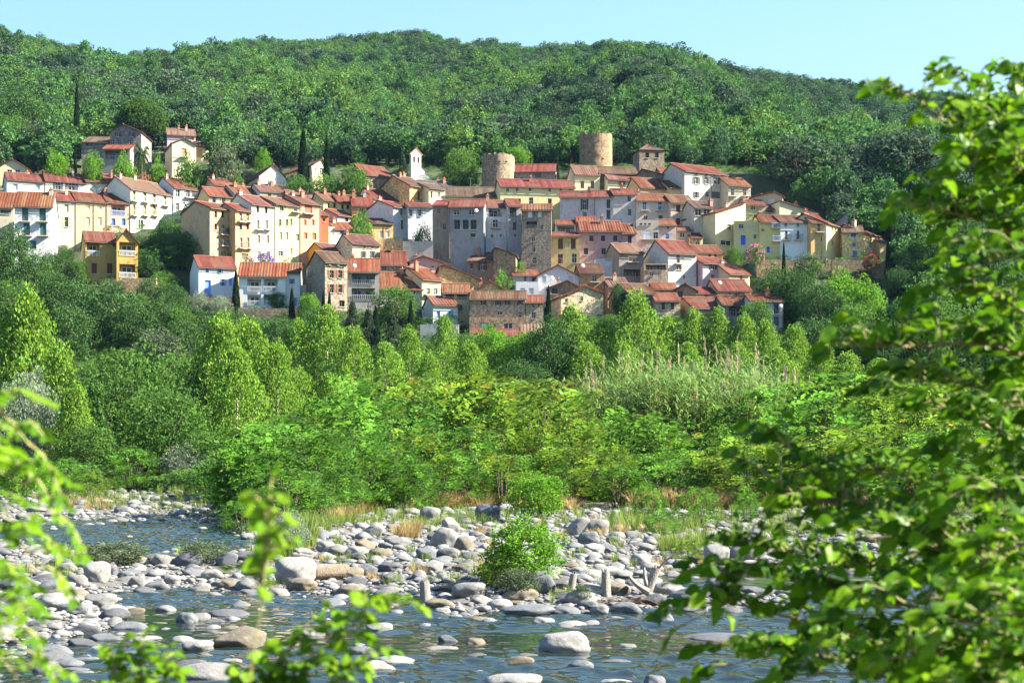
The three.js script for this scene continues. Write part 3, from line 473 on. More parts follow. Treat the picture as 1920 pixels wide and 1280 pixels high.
// ---------- the village ----------
const W4 = (t, xs, y, w, h) => xs.map((x) => [t, x, y, w, h]);
const LILAC = '#cfc6cf', GREY = '#a7a39d', STONE = '#b5a48c', PALE = '#dcd5c4', CREAM = '#e2d6b2', YEL = '#e2cf94', TAN = '#d3b183';
// upper left, above the long terrace
house({ d: 313, n: 'stone_farmhouse', l: 'grey stone farmhouse under the umbrella pine, its tall gable facing the river', A: 206, B: 264, e: 247, r: 233, b: 300, t: 0, k: 's', ax: 230, g: 9, c: '#8a8a94', m: 's', rc: 'b', sc: '#4a4a50', w: [...W4('o', [221, 246], 246, 6, 8), ...W4('w', [203 + 6, 222, 245], 266, 6, 10)] });
house({ d: 313, n: 'stone_annexe', l: 'low grey stone annexe on the left of the farmhouse', A: 152, B: 205, e: 266, r: 258, b: 300, t: 4, k: 'm', g: 7, c: '#868690', m: 's', rc: 'b', w: W4('w', [162, 169, 200], 269, 5, 8) });
house({ n: 'porch', l: 'red tiled porch in front of the grey stone farmhouse', cat: 'porch', A: 192, B: 243, e: 279, r: 273, b: 300, t: 0, k: 'm', g: 3, d: 306, c: '#a39c96', rc: 'r', w: [['L', 217, 290, 42, 16]], rl: '#8a8580' });
const villa = house({ d: 312, n: 'yellow_villa', l: 'cream yellow villa with a wide gable on the terrace below the pine', A: 322, B: 367, e: 268, r: 259, b: 306, t: 22, k: 's', ax: 345, g: 10, c: CREAM, rc: 'p', sc: '#c08a4a', w: [['t', 345, 286, 9, 16]] });
house({ parent: villa, A: 368, B: 391, e: 274, r: 267, b: 306, t: 22, k: 'f', g: 7, d: 316.5, c: CREAM, rc: 'p', sc: '#c08a4a', w: [['s', 374, 287, 9, 14]] });
house({ n: 'hill_house', l: 'pale pink house with an orange roof behind the cream villa', A: 313, B: 366, e: 252, r: 243, b: 290, t: 15, k: 'f', g: 9, d: 325, c: '#d8bfc4', rc: 'p', sc: '#c0703a', ch: [336, 350], w: [['s', 361, 259, 5, 7]] });
house({ n: 'cream_cottage', l: 'cream gabled cottage at the left edge above the long terrace', A: -6, B: 51, e: 314, r: 298, b: 336, t: 10, k: 's', ax: 22, g: 9, c: CREAM, rc: 'p', w: [...W4('w', [17, 32], 322, 9, 8)] });
house({ n: 'white_gabled_house', l: 'white gabled house with a long pale roof among the hedges', A: 486, B: 536, e: 329, r: 309, b: 342, t: 28, k: 's', ax: 512, g: 13, c: '#ece8df', rc: 'p', w: [] });
house({ n: 'cypress_house', l: 'cream gabled house standing between the two tall cypresses', A: 581, B: 612, e: 311, r: 298, b: 331, t: 38, k: 's', ax: 604, g: 13, c: '#ecdfb4', rc: 'p', w: [['w', 603, 319, 7, 10], ['w', 592, 317, 3, 5]], ch: [586] });
// long terrace at the upper left
const LT = 'houses of the long upper terrace';
house({ d: 290, n: 'terrace_house', l: 'white terrace house, leftmost under the long upper red roof', grp: LT, A: 12, B: 82, e: 336, r: 326, b: 372, t: 24, g: 9, c: '#eceae2', m: 'p', sc: '#aab4c8', w: [['s', 28, 350, 9, 12], ['s', 70, 350, 8, 12]], ch: [55] });
house({ chain: 1, n: 'terrace_house', l: 'cream terrace house with two dark blue windows under the long red roof', grp: LT, A: 84, B: 160, e: 338, r: 325, b: 372, t: 24, g: 9, c: '#e5dcc6', sc: '#47507c', w: [['v', 108, 349, 9, 15], ['v', 134, 349, 12, 15]], ch: [128, 140] });
house({ chain: 1, n: 'terrace_house', l: 'pale terrace house just behind the four-storey white house', grp: LT, A: 160, B: 230, e: 339, r: 327, b: 372, t: 24, g: 9, c: '#dcd8c6', sc: '#c9cdc0', w: [['s', 176, 349, 10, 13]], ch: [213] });
house({ chain: 1, n: 'terrace_house', l: 'terrace house with only its red roof showing behind the white houses', grp: LT, A: 230, B: 300, e: 341, r: 328, b: 372, t: 24, g: 9, c: '#dcd8c6', ch: [278] });
// white and beige row
house({ d: 257, n: 'teal_shutter_house', l: 'white house with teal shutters and a striped orange roof', A: 26, B: 97, e: 386, r: 362, b: 476, t: 12, g: 10, c: '#e0e2e4', m: 'w', rc: 'o', pt: 0.5, am: 0.11, sc: '#2c5b5a', w: [...W4('t', [46, 79], 402, 12, 26), ...W4('t', [49, 80], 430, 12, 24), ['s', 61, 459, 12, 16]], ch: [90] });
house({ n: 'attic_house', l: 'house at the left edge with an open attic terrace under a striped roof', A: -30, B: 25, e: 387, r: 362, b: 470, t: 12, g: 10, c: '#cfc4ae', rc: 'o', pt: 0.5, am: 0.11, w: [['L', 10, 398, 20, 9]] });
house({ n: 'cream_edge_house', l: 'small cream house with tiny windows low at the left edge', A: -30, B: 31, e: 402, r: 395, b: 440, t: 20, g: 7, c: '#e9dcba', rc: 'p', w: [...W4('w', [7, 15, 24], 424, 4, 9), ['w', 24, 408, 4, 6]] });
const BR = 'beige row with the red roof';
house({ chain: 1, n: 'beige_house', l: 'beige house with faded plaster at the left end of the red roofed row', grp: BR, A: 98, B: 142, e: 374, r: 362, b: 470, t: 26, g: 10, c: '#dcd2b8', m: 'w', sc: '#b3a88c', w: [['s', 124, 390, 8, 15], ['o', 124, 416, 7, 19]], ch: [130], dp: [141] });
house({ chain: 1, n: 'beige_house', l: 'tan house with closed pale shutters in the middle of the beige row', grp: BR, A: 142, B: 200, e: 376, r: 363, b: 470, t: 26, g: 10, c: '#dcbf98', m: 'w', sc: '#d9c3a0', w: [...W4('s', [164, 186], 387, 8, 11), ...W4('s', [164, 186], 415, 8, 16)], dp: [175, 199] });
house({ chain: 1, n: 'beige_house', l: 'pinkish house with a glazed loggia at the right end of the beige row', grp: BR, A: 200, B: 242, e: 379, r: 364, b: 470, t: 26, g: 10, c: '#dcb9a0', m: 'w', sc: '#4c62a8', rl: '#a8b2d8', w: [['L', 221, 393, 26, 20], ...W4('s', [212, 231], 416, 7, 13)], ch: [180 + 25] });
house({ chain: 1, n: 'four_storey_house', l: 'tall white four-storey house with rows of small iron balconies', A: 243, B: 322, e: 353, r: 338, b: 456, t: 52, g: 9.5, c: '#efeadb', rc: 'p', sc: '#b79a5c', rl: '#8a7a3c', w: [...W4('b', [251, 271, 289, 309], 367, 6, 20), ...W4('v', [251, 271, 289, 309], 394, 5, 20), ...W4('w', [264, 302], 420, 9, 17), ['D', 317, 441, 7, 22]], ch: [250, 280], dp: [243] });
house({ chain: 1, n: 'white_balcony_house', l: 'white house with one long balcony beside the tall four-storey house', A: 325, B: 389, e: 351, r: 337, b: 458, t: 40, g: 10, c: '#eef0f0', sc: '#9aa4ae', w: [...W4('o', [333, 380], 362, 7, 13), ...W4('v', [352, 362], 363, 7, 14), ['o', 332, 387, 7, 14], ['w', 333, 415, 7, 10]], ch: [330, 384] });
house({ n: 'small_tan_house', l: 'small tan house with an orange roof above the ochre building', A: 391, B: 436, e: 366, r: 353, b: 395, t: 30, g: 8, c: '#dcb98c', rc: 'o', sc: '#8f8f93', w: [...W4('o', [401, 419], 374, 6, 12)] });
const ochre = house({ d: 253, n: 'ochre_building', l: 'ochre building with a projecting wing and a bare windowless left wall', A: 393, B: 440, e: 389, r: 381, b: 480, t: 44, g: 9.5, c: '#d4b88c', m: 'w', sc: '#4d4238', w: [...W4('g', [404, 417, 433], 402, 5, 12), ['b', 418, 430, 6, 19], ['g', 404, 425, 5, 12], ['b', 419, 454, 6, 14]], dig: 6 });
house({ parent: ochre, A: 441, B: 471, e: 393, r: 383, b: 486, t: 44, g: 7, d: 254, c: '#d8ac7c', m: 'p', sc: '#4d4238', w: [...W4('b', [451, 464], 407, 5, 17), ...W4('g', [451, 464], 425, 5, 11), ...W4('b', [452, 465], 455, 5, 20), ['D', 459, 480, 13, 10]], dig: 6 });
// coloured row
const CR = 'tall coloured houses in a row';
house({ d: 257, n: 'row_house', l: 'tall narrow white house with a balcony beside the ochre building', grp: CR, A: 471, B: 515, e: 382, r: 367, b: 490, t: 38, g: 11, c: '#efe9da', rc: 'p', sc: '#8a6a4a', w: [...W4('g', [483, 499], 391, 5, 14), ...W4('b', [484, 500], 421, 5, 18), ...W4('s', [485, 502], 448, 5, 15), ...W4('s', [486, 503], 475, 6, 8)], ch: [476], dp: [515] });
house({ chain: 1, n: 'row_house', l: 'tall pale yellow house with green-grey shutters in the coloured row', grp: CR, A: 516, B: 562, e: 382, r: 371, b: 490, t: 38, g: 11, c: '#ece0a0', rc: 'p', sc: '#8e9478', w: [['o', 528, 389, 7, 11], ['b', 554, 391, 7, 10], ...W4('o', [525, 538], 417, 4, 13), ['w', 546, 416, 5, 13], ...W4('s', [526, 538], 442, 5, 14), ['s', 557, 445, 6, 13], ['w', 526, 475, 9, 9], ['s', 546, 471, 5, 13]], dp: [562] });
house({ chain: 1, n: 'row_house', l: 'tall salmon pink house with one wide balcony at the row end', grp: CR, A: 563, B: 601, e: 380, r: 367, b: 488, t: 38, g: 11, c: '#e0a184', rc: 'p', sc: '#a5532e', rl: '#5a4448', w: [['t', 578, 391, 14, 18], ...W4('s', [572, 587], 417, 5, 11), ['s', 573, 442, 6, 12], ['s', 589, 443, 7, 13]], ch: [574, 590], dp: [600] });
house({ n: 'terracotta_house', l: 'narrow terracotta house squeezed behind the salmon house', A: 600, B: 616, e: 402, r: 396, b: 460, t: 30, g: 6, c: '#c0603c', rc: 'p', w: [['g', 607, 412, 5, 7]] });
house({ n: 'yellow_back_house', l: 'small yellow house with two windows behind the salmon house', A: 606, B: 634, e: 375, r: 363, b: 402, t: 28, g: 9, c: YEL, rc: 'p', sc: '#4d4238', w: [...W4('g', [616, 627], 385, 4, 9)], ch: [622] });
house({ n: 'yellow_back_house', l: 'small yellow house, right one of the two behind the salmon house', A: 635, B: 668, e: 380, r: 366, b: 404, t: 22, g: 9, c: YEL, rc: 'r', w: [...W4('g', [642, 652], 388, 5, 8)], ch: [646, 655] });
house({ n: 'brick_red_roof_house', l: 'house with a broad red roof left of the white courtyard houses', A: 660, B: 700, e: 385, r: 368, b: 420, t: 10, g: 9, c: '#c9946e', w: [['w', 677, 395, 8, 8]], ch: [664, 686] });
house({ n: 'pink_gable_house', l: 'small pinkish house with an orange roof above the blue-shuttered one', A: 632, B: 664, e: 403, r: 394, b: 428, t: 40, g: 8, c: '#c9b0a8', rc: 'o', w: [['g', 650, 412, 6, 7]] });
house({ n: 'blue_shutter_cottage', l: 'white cottage with two pale blue shutters under an orange roof', A: 626, B: 664, e: 429, r: 418, b: 452, t: 24, g: 7, c: '#eceef0', rc: 'o', sc: '#6c8ccc', w: [...W4('s', [641, 654], 435, 8, 8)], ch: [635] });
house({ n: 'white_terrace_house', l: 'small white flat-roofed house left of the blue-shuttered cottage', A: 602, B: 627, e: 424, b: 456, t: 24, k: 'x', g: 6, c: '#eceae4', w: [['w', 612, 440, 6, 7]] });
// behind the salmon row: roofs
house({ n: 'red_roof_house', l: 'low house with an orange roof behind the tall white row house', A: 438, B: 486, e: 362, r: 350, b: 385, t: 30, g: 9, c: '#e4dccb', rc: 'o', ch: [452, 470], w: [['w', 460, 369, 6, 7]] });
house({ n: 'red_roof_house', l: 'low house with a pinkish roof and chimneys behind the yellow row house', A: 486, B: 545, e: 358, r: 347, b: 380, t: 26, g: 9, c: '#e9e3d3', rc: 'p', ch: [495, 515, 520], an: [530], w: [['w', 505, 365, 6, 7]] });
house({ n: 'red_roof_house', l: 'low house with a red roof and an aerial behind the salmon house', A: 545, B: 606, e: 372, r: 360, b: 390, t: 24, g: 9, c: '#dac6a0', rc: 'p', ch: [572, 598], an: [590] });
house({ n: 'red_roof_house', l: 'narrow red roof stretching above the small tan house', A: 400, B: 452, e: 346, r: 336, b: 365, t: 28, g: 8, c: '#d9c8a6', rc: 'o', ch: [408, 444] });
// church and its neighbours
house({ n: 'church_nave_house', l: 'low house with a red hipped roof left of the white belfry', A: 684, B: 738, e: 327, r: 312, b: 345, t: 30, g: 10, k: 'f', c: '#8f7f78', m: 's', rc: 'r', w: [] });
house({ n: 'slate_roof_house', l: 'long house with a dark roof and white chimneys below the big round tree', A: 792, B: 855, e: 352, r: 341, b: 372, t: 20, g: 9, c: '#e1e4ea', rc: 'g', ch: [833, 843], w: [['w', 850, 358, 5, 7]] });
house({ n: 'beige_stone_house', l: 'square beige stone house with two tall windows below the belfry', A: 768, B: 804, e: 347, r: 332, b: 392, t: 42, g: 11, c: '#cdb084', m: 's', rc: 'b', sc: '#5a4030', w: [...W4('s', [785, 797], 367, 5, 18)], ch: [778, 790] });
house({ n: 'narrow_cream_house', l: 'narrow cream house touching the beige stone house', A: 804, B: 834, e: 352, r: 345, b: 392, t: 34, g: 8, c: '#e4d7b0', rc: 'b', w: [['s', 809, 365, 4, 12], ['w', 823, 364, 4, 8]] });
house({ n: 'white_gable_barn', l: 'white-grey barn with a low red roof left of the beige stone house', A: 700, B: 770, e: 372, r: 357, b: 392, t: 30, g: 10, c: '#cfc9c6', rc: 'r', w: [], ch: [676 + 30] });
house({ n: 'courtyard_house', l: 'white courtyard house with a blank left wall and a red roof', A: 737, B: 765, e: 387, r: 378, b: 448, t: 40, g: 10, c: '#e3e4e6', m: 'w', rc: 'r', w: [['w', 753, 397, 5, 13], ['D', 754, 421, 5, 17]], ch: [742] });
house({ n: 'courtyard_house', l: 'white courtyard house with two small windows, right of its twin', A: 765, B: 812, e: 387, r: 382, b: 450, t: 12, g: 8, c: '#e6e8ec', m: 'w', rc: 'r', sc: '#8a8a92', w: [...W4('o', [768 + 2, 787], 399, 5, 13)], ch: [779] });
house({ n: 'tan_stone_house', l: 'tan stone house with two white doors below the courtyard houses', A: 697, B: 737, e: 418, r: 411, b: 455, t: 18, g: 7, c: '#cbb083', m: 's', rc: 'b', fc: '#e8e4da', sc: '#e6e2d8', w: [...W4('s', [714, 727], 439, 6, 13)], dp: [720] });
house({ n: 'stone_wall_house', l: 'windowless pale stone wall block below the courtyard', A: 713, B: 755, e: 447, b: 492, t: 5, k: 'x', g: 6, c: '#cbb690', m: 's' });
// centre, upper
house({ n: 'long_yellow_house', l: 'long cream yellow house with a row of small attic windows', A: 938, B: 1078, e: 349, r: 338, b: 400, t: 8, g: 9, c: '#e8d9a2', sc: '#57504a', w: [...W4('w', [952, 970, 994, 1031, 1052, 1070], 355, 5, 8), ...W4('s', [953, 973, 1031], 378, 7, 12), ['w', 996, 377, 8, 14]], ch: [1000] });
house({ n: 'low_roof_house', l: 'low house with a wide dull red roof left of the long yellow house', A: 826, B: 938, e: 367, r: 352, b: 384, t: 6, g: 10, c: '#dcc69c', rc: 'b', an: [886] });
house({ n: 'grey_blue_house', l: 'grey house with a bright red roof right of the ruined grey tower', A: 964, B: 1042, e: 322, r: 309, b: 345, t: -4, g: 9, c: '#a9a8a6', m: 's', rc: 'r', w: [['o', 1009, 329, 5, 9], ['w', 978, 334, 6, 4]] });
house({ n: 'cream_attic_house', l: 'cream house with two brown shuttered windows below the tall round tower', A: 1078, B: 1125, e: 327, r: 312, b: 362, t: 10, g: 8, c: '#e3d9b4', rc: 'p', pt: 0.5, am: 0.1, sc: '#6a5a50', w: [...W4('s', [1092, 1111], 346, 7, 14)] });
house({ n: 'brown_roof_house', l: 'house with a long brown tiled roof at the tall tower foot', A: 1124, B: 1196, e: 325, r: 314, b: 356, t: 4, g: 8, c: '#7d7660', m: 's', rc: 'b' });
house({ n: 'white_window_house', l: 'cream house with a pair of white windows under a grey-pink roof', A: 1140, B: 1196, e: 336, r: 325, b: 364, t: 12, g: 7, c: '#e6dcb8', rc: 'p', pt: 0.5, am: 0.1, w: [...W4('w', [1163, 1170], 343, 6, 7)], d: depthOf(1165, 350) - 4 });
house({ n: 'stone_gable_house', l: 'grey stone house whose gable stands before the square tower', A: 1190, B: 1256, e: 333, r: 317, b: 360, t: -12, k: 's', ax: 1204, g: 9, c: '#8d8580', m: 's', rc: 'p', w: [['w', 1216, 330, 8, 7]] });
house({ n: 'big_white_house', l: 'big white house with four small oval attic openings and blue panels', A: 1284, B: 1365, e: 320, r: 311, b: 394, t: 26, g: 10, c: '#d9d3c6', m: 'w', sc: '#565a60', w: [...W4('w', [1306, 1325, 1340, 1355], 324, 6, 4), ...W4('o', [1306, 1325, 1342, 1358], 338, 7, 13), ['o', 1306, 365, 6, 11], ['w', 1327, 364, 7, 10], ['s', 1349, 366, 28, 12]], dp: [1334] });
house({ n: 'small_orange_roof_house', l: 'small grey-white house with an orange roof right of the big white house', A: 1366, B: 1408, e: 347, r: 335, b: 396, t: 14, g: 8, c: '#cfc7b6', m: 'w', rc: 'o', w: [...W4('b', [1374, 1397], 360, 6, 15)] });
house({ n: 'roof_strip_house', l: 'low house with an orange roof squeezed beside the square tower', A: 1240, B: 1284, e: 326, r: 316, b: 352, t: 8, g: 7, c: '#8f8c90', rc: 'o' });
house({ n: 'apricot_house', l: 'apricot house with a broad striped roof and no windows', A: 1200, B: 1256, e: 351, r: 335, b: 392, t: 16, g: 9, c: '#dec294', rc: 'o', pt: 0.5, am: 0.1 });
house({ n: 'apricot_house', l: 'apricot house with a plain orange roof right of the striped one', A: 1256, B: 1296, e: 351, r: 340, b: 392, t: 18, g: 8, c: '#e0c494', rc: 'o', dish: [[1294, 353]] });
house({ n: 'lilac_house', l: 'wide lilac-white house with a sagging red roof and dark shutters', A: 1050, B: 1150, e: 370, r: 359, b: 425, t: -4, g: 9, c: '#c9c4c6', m: 'w', sc: '#2f3a40', w: [['o', 1096, 383, 7, 20], ['s', 1153 - 12, 382, 7, 17], ['s', 1153 - 12, 402, 7, 18], ['w', 1097, 402, 7, 9]], ch: [1104], dp: [1115] });
house({ n: 'lilac_house', l: 'narrow lilac-white house with three small windows in a column', A: 1150, B: 1193, e: 364, r: 355, b: 428, t: 4, g: 8, c: '#cfc8c6', m: 'w', sc: '#55504c', w: [...W4('s', [1180], 373, 6, 10), ...W4('s', [1181], 398, 6, 12)], ch: [1170] });
house({ n: 'peach_house', l: 'peach-white house with two tall balconied windows', A: 1194, B: 1257, e: 376, r: 365, b: 430, t: 4, g: 8, c: '#ddcbb8', m: 'p', rc: 'o', rl: '#5a78a8', sc: '#4d4e52', w: [...W4('b', [1209, 1238], 386, 7, 17), ['w', 1211, 408, 7, 7], ['s', 1239, 407, 8, 7]], ch: [1203] });
house({ n: 'maroon_shutter_house', l: 'pale pink house with four maroon shuttered windows', A: 1258, B: 1302, e: 380, r: 367, b: 436, t: 10, g: 8, c: '#dcc3ac', rc: 'p', pt: 0.5, am: 0.1, sc: '#6a2c34', w: [...W4('s', [1272, 1289], 391, 8, 13), ...W4('s', [1272, 1289], 415, 8, 13)] });
house({ n: 'veranda_house', l: 'beige house with a white glazed veranda under a brown roof', A: 1302, B: 1337, e: 389, r: 378, b: 462, t: 12, g: 8, c: '#cdbfae', rc: 'b', w: [['w', 1310, 398, 12, 12], ['w', 1326, 398, 12, 12], ['s', 1332, 418, 5, 11], ['b', 1330, 442, 8, 18]] });
// centre, middle
house({ n: 'tall_grey_house', l: 'tall grey plaster house with three wide dark windows on high foundations', A: 841, B: 907, e: 388, r: 375, b: 500, t: -3, g: 9, c: '#a9a8a8', m: 'w', w: [...W4('w', [856, 884], 398, 11, 9), ...W4('g', [857, 873, 888], 421, 11, 18), ['g', 887, 441, 9, 7]], dish: [[893, 397]], dp: [843] });
house({ n: 'tower_annexe', l: 'narrow beige house leaning on the tall grey house from the left', A: 811, B: 841, e: 385, r: 377, b: 492, t: -6, g: 9, c: '#a69a88', m: 'w', w: [['w', 822, 395, 5, 10], ['w', 833, 425, 5, 12]], an: [826] });
house({ n: 'white_blue_house', l: 'blue-white house with a railed balcony beside the tall grey house', A: 907, B: 953, e: 388, r: 376, b: 478, t: 12, g: 9, c: '#e4e8f0', m: 'w', rl: '#4a5568', w: [['L', 928, 398, 24, 16], ['b', 929, 419, 10, 16], ['w', 923, 442, 5, 6], ['w', 939, 441, 4, 5]], ch: [921] });
house({ n: 'loggia_house', l: 'narrow grey house with a brown loggia under a bright red roof', A: 953, B: 977, e: 386, r: 374, b: 486, t: 8, g: 9, c: '#bdbcc4', m: 'w', rl: '#55504c', w: [['L', 962, 398, 13, 18], ['s', 965, 424, 7, 15], ['w', 966, 441, 3, 5]] });
house({ n: 'grey_stone_tower_house', l: 'tall grey stone house under a striped roof with an open loggia', A: 978, B: 1034, e: 394, r: 384, b: 512, t: -2, g: 8, c: '#9a948e', m: 's', rc: 'o', pt: 0.5, am: 0.1, rl: '#8a8580', sc: '#d9d9dc', w: [['s', 994, 401, 8, 12], ['s', 1012, 401, 7, 11], ['L', 997, 421, 20, 12], ['w', 1016, 426, 5, 9], ['w', 1000, 448, 6, 9], ['w', 1001, 468, 6, 9], ['w', 1003, 488, 7, 12]] });
house({ n: 'yellow_balcony_house', l: 'yellow house with two long balconies and brown doors', A: 1014, B: 1087, e: 443, r: 437, b: 504, t: 0, k: 'm', g: 6, c: '#d6c388', m: 'w', rc: 'r', sc: '#5a3428', rl: '#6a6252', w: [...W4('s', [1028, 1051, 1075], 457, 9, 20), ...W4('s', [1029, 1051], 485, 9, 18), ['w', 1077, 484, 9, 18]] });
house({ n: 'terrace_roof_house', l: 'low house with a small orange roof above the yellow balconies', A: 1042, B: 1080, e: 421, r: 414, b: 446, t: 0, g: 6, c: '#d8d0c4', rc: 'r', w: [['L', 1061, 430, 32, 12]], rl: '#8f9496' });
house({ n: 'terrace_roof_house', l: 'low white roof room with a striped canopy beside the mauve house', A: 1081, B: 1117, e: 418, r: 408, b: 446, t: 0, g: 6, c: '#e6e6ea', rc: 'o', pt: 0.5, am: 0.1, w: [['s', 1100, 427, 28, 13]], sc: '#dfe4ea' });
house({ n: 'mauve_house', l: 'mauve house with small dark square windows and a striped roof', A: 1087, B: 1166, e: 433, r: 416, b: 492, t: 2, g: 8, c: '#bfa0a4', m: 'w', rc: 'o', pt: 0.5, am: 0.12, w: [...W4('g', [1109, 1131, 1154], 447, 8, 11), ...W4('g', [1099, 1132], 471, 8, 12)], ch: [1131] });
house({ n: 'mauve_house', l: 'narrow mauve house with one tall door beside its wider neighbour', A: 1166, B: 1193, e: 437, r: 421, b: 492, t: 6, g: 8, c: '#b99a9a', m: 'w', rc: 'o', pt: 0.5, am: 0.12, sc: '#3a302e', w: [['s', 1181, 449, 7, 17]] });
house({ n: 'flat_cream_house', l: 'flat-roofed cream house with a white roller shutter and a small terrace', A: 1193, B: 1236, e: 412, b: 480, t: 2, k: 'x', g: 7, c: '#cfbfb2', sc: '#f0f0ee', fc: '#e8e8e6', rl: '#6a80a8', w: [['t', 1213, 440, 13, 17], ['w', 1230, 441, 9, 12], ['s', 1211, 466, 5, 8], ...W4('g', [1202, 1210, 1218], 420, 5, 3)] });
house({ n: 'cream_pink_house', l: 'cream-pink house with a little orange roof right of the flat-roofed house', A: 1236, B: 1268, e: 422, r: 413, b: 478, t: 4, g: 7, c: '#d6bfae', rc: 'o', rl: '#4a68b8', w: [['b', 1252, 443, 6, 11], ['w', 1253, 427, 4, 5]] });
house({ n: 'lean_to_house', l: 'tiny house with a thin orange roof and one window below the maroon shutters', A: 1268, B: 1296, e: 432, r: 426, b: 470, t: 6, g: 5, c: '#b8aa9c', rc: 'o', w: [['w', 1280, 440, 9, 9]] });
house({ n: 'arched_stone_house', l: 'tiny cream stone house with a red roof beside the veranda house', A: 1295, B: 1318, e: 445, r: 438, b: 475, t: 8, g: 5, c: '#d9c8a4', m: 's', rc: 'r', w: [['w', 1309, 456, 7, 7]] });
// right cluster
house({ n: 'big_gabled_house', l: 'big pale yellow gabled house with a veranda at the right cluster', A: 1342, B: 1398, e: 396, r: 381, b: 474, t: 30, k: 's', ax: 1396, el: 398, er: 382, g: 10, c: '#e6d9a8', rc: 'r', w: [['w', 1368, 425, 8, 9], ['w', 1362, 455, 20, 8]], ch: [1360, 1390] });
house({ n: 'upper_gable_house', l: 'pinkish house topping the right cluster under a low brown gable', A: 1408, B: 1468, e: 370, r: 360, b: 396, t: -14, k: 's', ax: 1452, g: 10, c: '#cdb8a4', rc: 'p', sc: '#c3b3a4', w: [['s', 1446, 376, 13, 10]], ch: [1424] });
house({ n: 'long_roof_house', l: 'cream house with a long roof sloping right behind the white house', A: 1462, B: 1536, e: 396, r: 377, b: 418, t: 14, k: 's', ax: 1464, el: 378, er: 399, g: 8, c: '#ddd0b0', rc: 'b', ch: [1507] });
house({ n: 'little_red_roof_house', l: 'little pink house with a red roof and dark posts above the yellow house', A: 1436, B: 1470, e: 392, r: 382, b: 410, t: 8, g: 6, c: '#cfa898', rc: 'r', w: [['L', 1452, 398, 26, 8]] });
house({ n: 'grey_window_house', l: 'grey-beige house with a red roof right of the big gable', A: 1397, B: 1436, e: 384, r: 376, b: 414, t: 6, g: 7, c: '#c3b59c', m: 'w', rc: 'r', w: [['w', 1413, 389, 8, 8]], ch: [1404] });
house({ n: 'pistachio_house', l: 'pale green-yellow house with a blue door and a roof terrace', A: 1377, B: 1426, e: 414, b: 478, t: -6, k: 'x', g: 7, c: '#d2cb9c', sc: '#2a55c0', w: [['w', 1390, 424, 10, 8], ['D', 1394, 450, 9, 18], ['w', 1416, 443, 5, 8]] });
house({ n: 'blue_door_house', l: 'yellow house with bright blue doors and balconies', A: 1426, B: 1464, e: 416, r: 405, b: 484, t: 4, g: 8, c: '#e8d696', sc: '#2f5cd0', rl: '#b9c0c8', w: [['t', 1454, 423, 7, 9], ['t', 1456, 446, 7, 12], ['s', 1441, 468, 6, 11], ['w', 1431, 431, 5, 5]], ch: [1428, 1424] });
house({ n: 'bright_white_house', l: 'bright bluish white house with two tall shuttered windows on a balcony', A: 1464, B: 1520, e: 416, r: 405, b: 486, t: 8, g: 8, c: '#eef1f6', sc: '#6a5050', w: [...W4('w', [1474, 1497], 421, 5, 6), ...W4('t', [1475, 1497], 441, 5, 17)], rc: 'b' });
house({ n: 'orange_corner_house', l: 'orange corner house with a tall brown window', A: 1521, B: 1550, e: 417, r: 402, b: 490, t: 10, g: 9, c: '#e0b880', sc: '#5a3428', w: [['t', 1536, 427, 6, 16], ['s', 1543, 448, 6, 9], ['D', 1545, 477, 8, 20]], ch: [1500] });
house({ n: 'pale_corner_house', l: 'pale yellow house end beside the orange corner house', A: 1550, B: 1578, e: 418, r: 405, b: 490, t: 52, g: 9, c: '#ecdca0', sc: '#a89a6a', w: [...W4('s', [1561, 1567], 429, 3, 12), ['w', 1562, 455, 4, 8]] });
house({ n: 'slate_gable_house', l: 'tall blank grey gable rising behind the corner houses', A: 1566, B: 1590, e: 420, r: 400, b: 470, t: -6, k: 's', ax: 1587, er: 402, el: 419, g: 7, c: '#9a9aa4', rc: 'g' });
house({ n: 'end_house', l: 'yellowish stone house with blue shutters at the right end of the village', A: 1620, B: 1651, e: 436, r: 424, b: 486, t: 46, g: 8, c: '#e2cd98', m: 's', rc: 'r', sc: '#3a78c0', w: [['s', 1633, 459, 5, 10], ['w', 1634, 443, 4, 8]], ch: [1627] });
house({ n: 'end_house_annexe', l: 'stone house with three blue shutters left of the village end house', A: 1580, B: 1619, e: 436, r: 425, b: 488, t: -10, g: 8, c: '#dccb9c', m: 's', rc: 'b', sc: '#4a68c8', w: [['s', 1601, 438, 10, 8], ['s', 1602, 459, 6, 7], ['D', 1604, 476, 8, 12]] });
house({ n: 'end_shed', l: 'small pale shed at the very right end beside the cypress', A: 1650, B: 1664, e: 454, r: 449, b: 484, t: 10, g: 5, c: '#d9b98a', rc: 'p' });
// lower left
const chalet = house({ n: 'mustard_chalet', l: 'mustard yellow chalet with white balustrades and maroon shutters', A: 159, B: 217, e: 452, r: 436, b: 528, t: 20, g: 11, c: '#c2a058', rc: 'r', sc: '#5c2a24', rl: '#e8e4d8', w: [['L', 174, 467, 24, 26], ...W4('s', [176, 205], 503, 10, 20)], ch: [200], dig: 7 });
house({ parent: chalet, A: 218, B: 258, e: 452, r: 430, b: 528, t: 20, k: 's', ax: 236, g: 10, d: depthOf(190, 528) - 1.5, c: '#c2a058', rc: 'r', sc: '#5c2a24', rl: '#e8e4d8', w: [['L', 238, 467, 30, 26], ['L', 238, 508, 30, 26]], dig: 7 });
house({ n: 'blue_shutter_house', l: 'white house with blue shutters and a bright red roof below the ochre building', A: 372, B: 442, e: 500, r: 482, b: 562, t: 22, g: 9, c: '#eef0f4', rc: 'r', sc: '#6d8fd8', w: [['s', 388, 507, 6, 9], ['o', 412, 507, 5, 9], ['D', 389, 539, 12, 28], ['o', 418, 529, 6, 12], ['s', 432, 529, 7, 13]], dig: 6 });
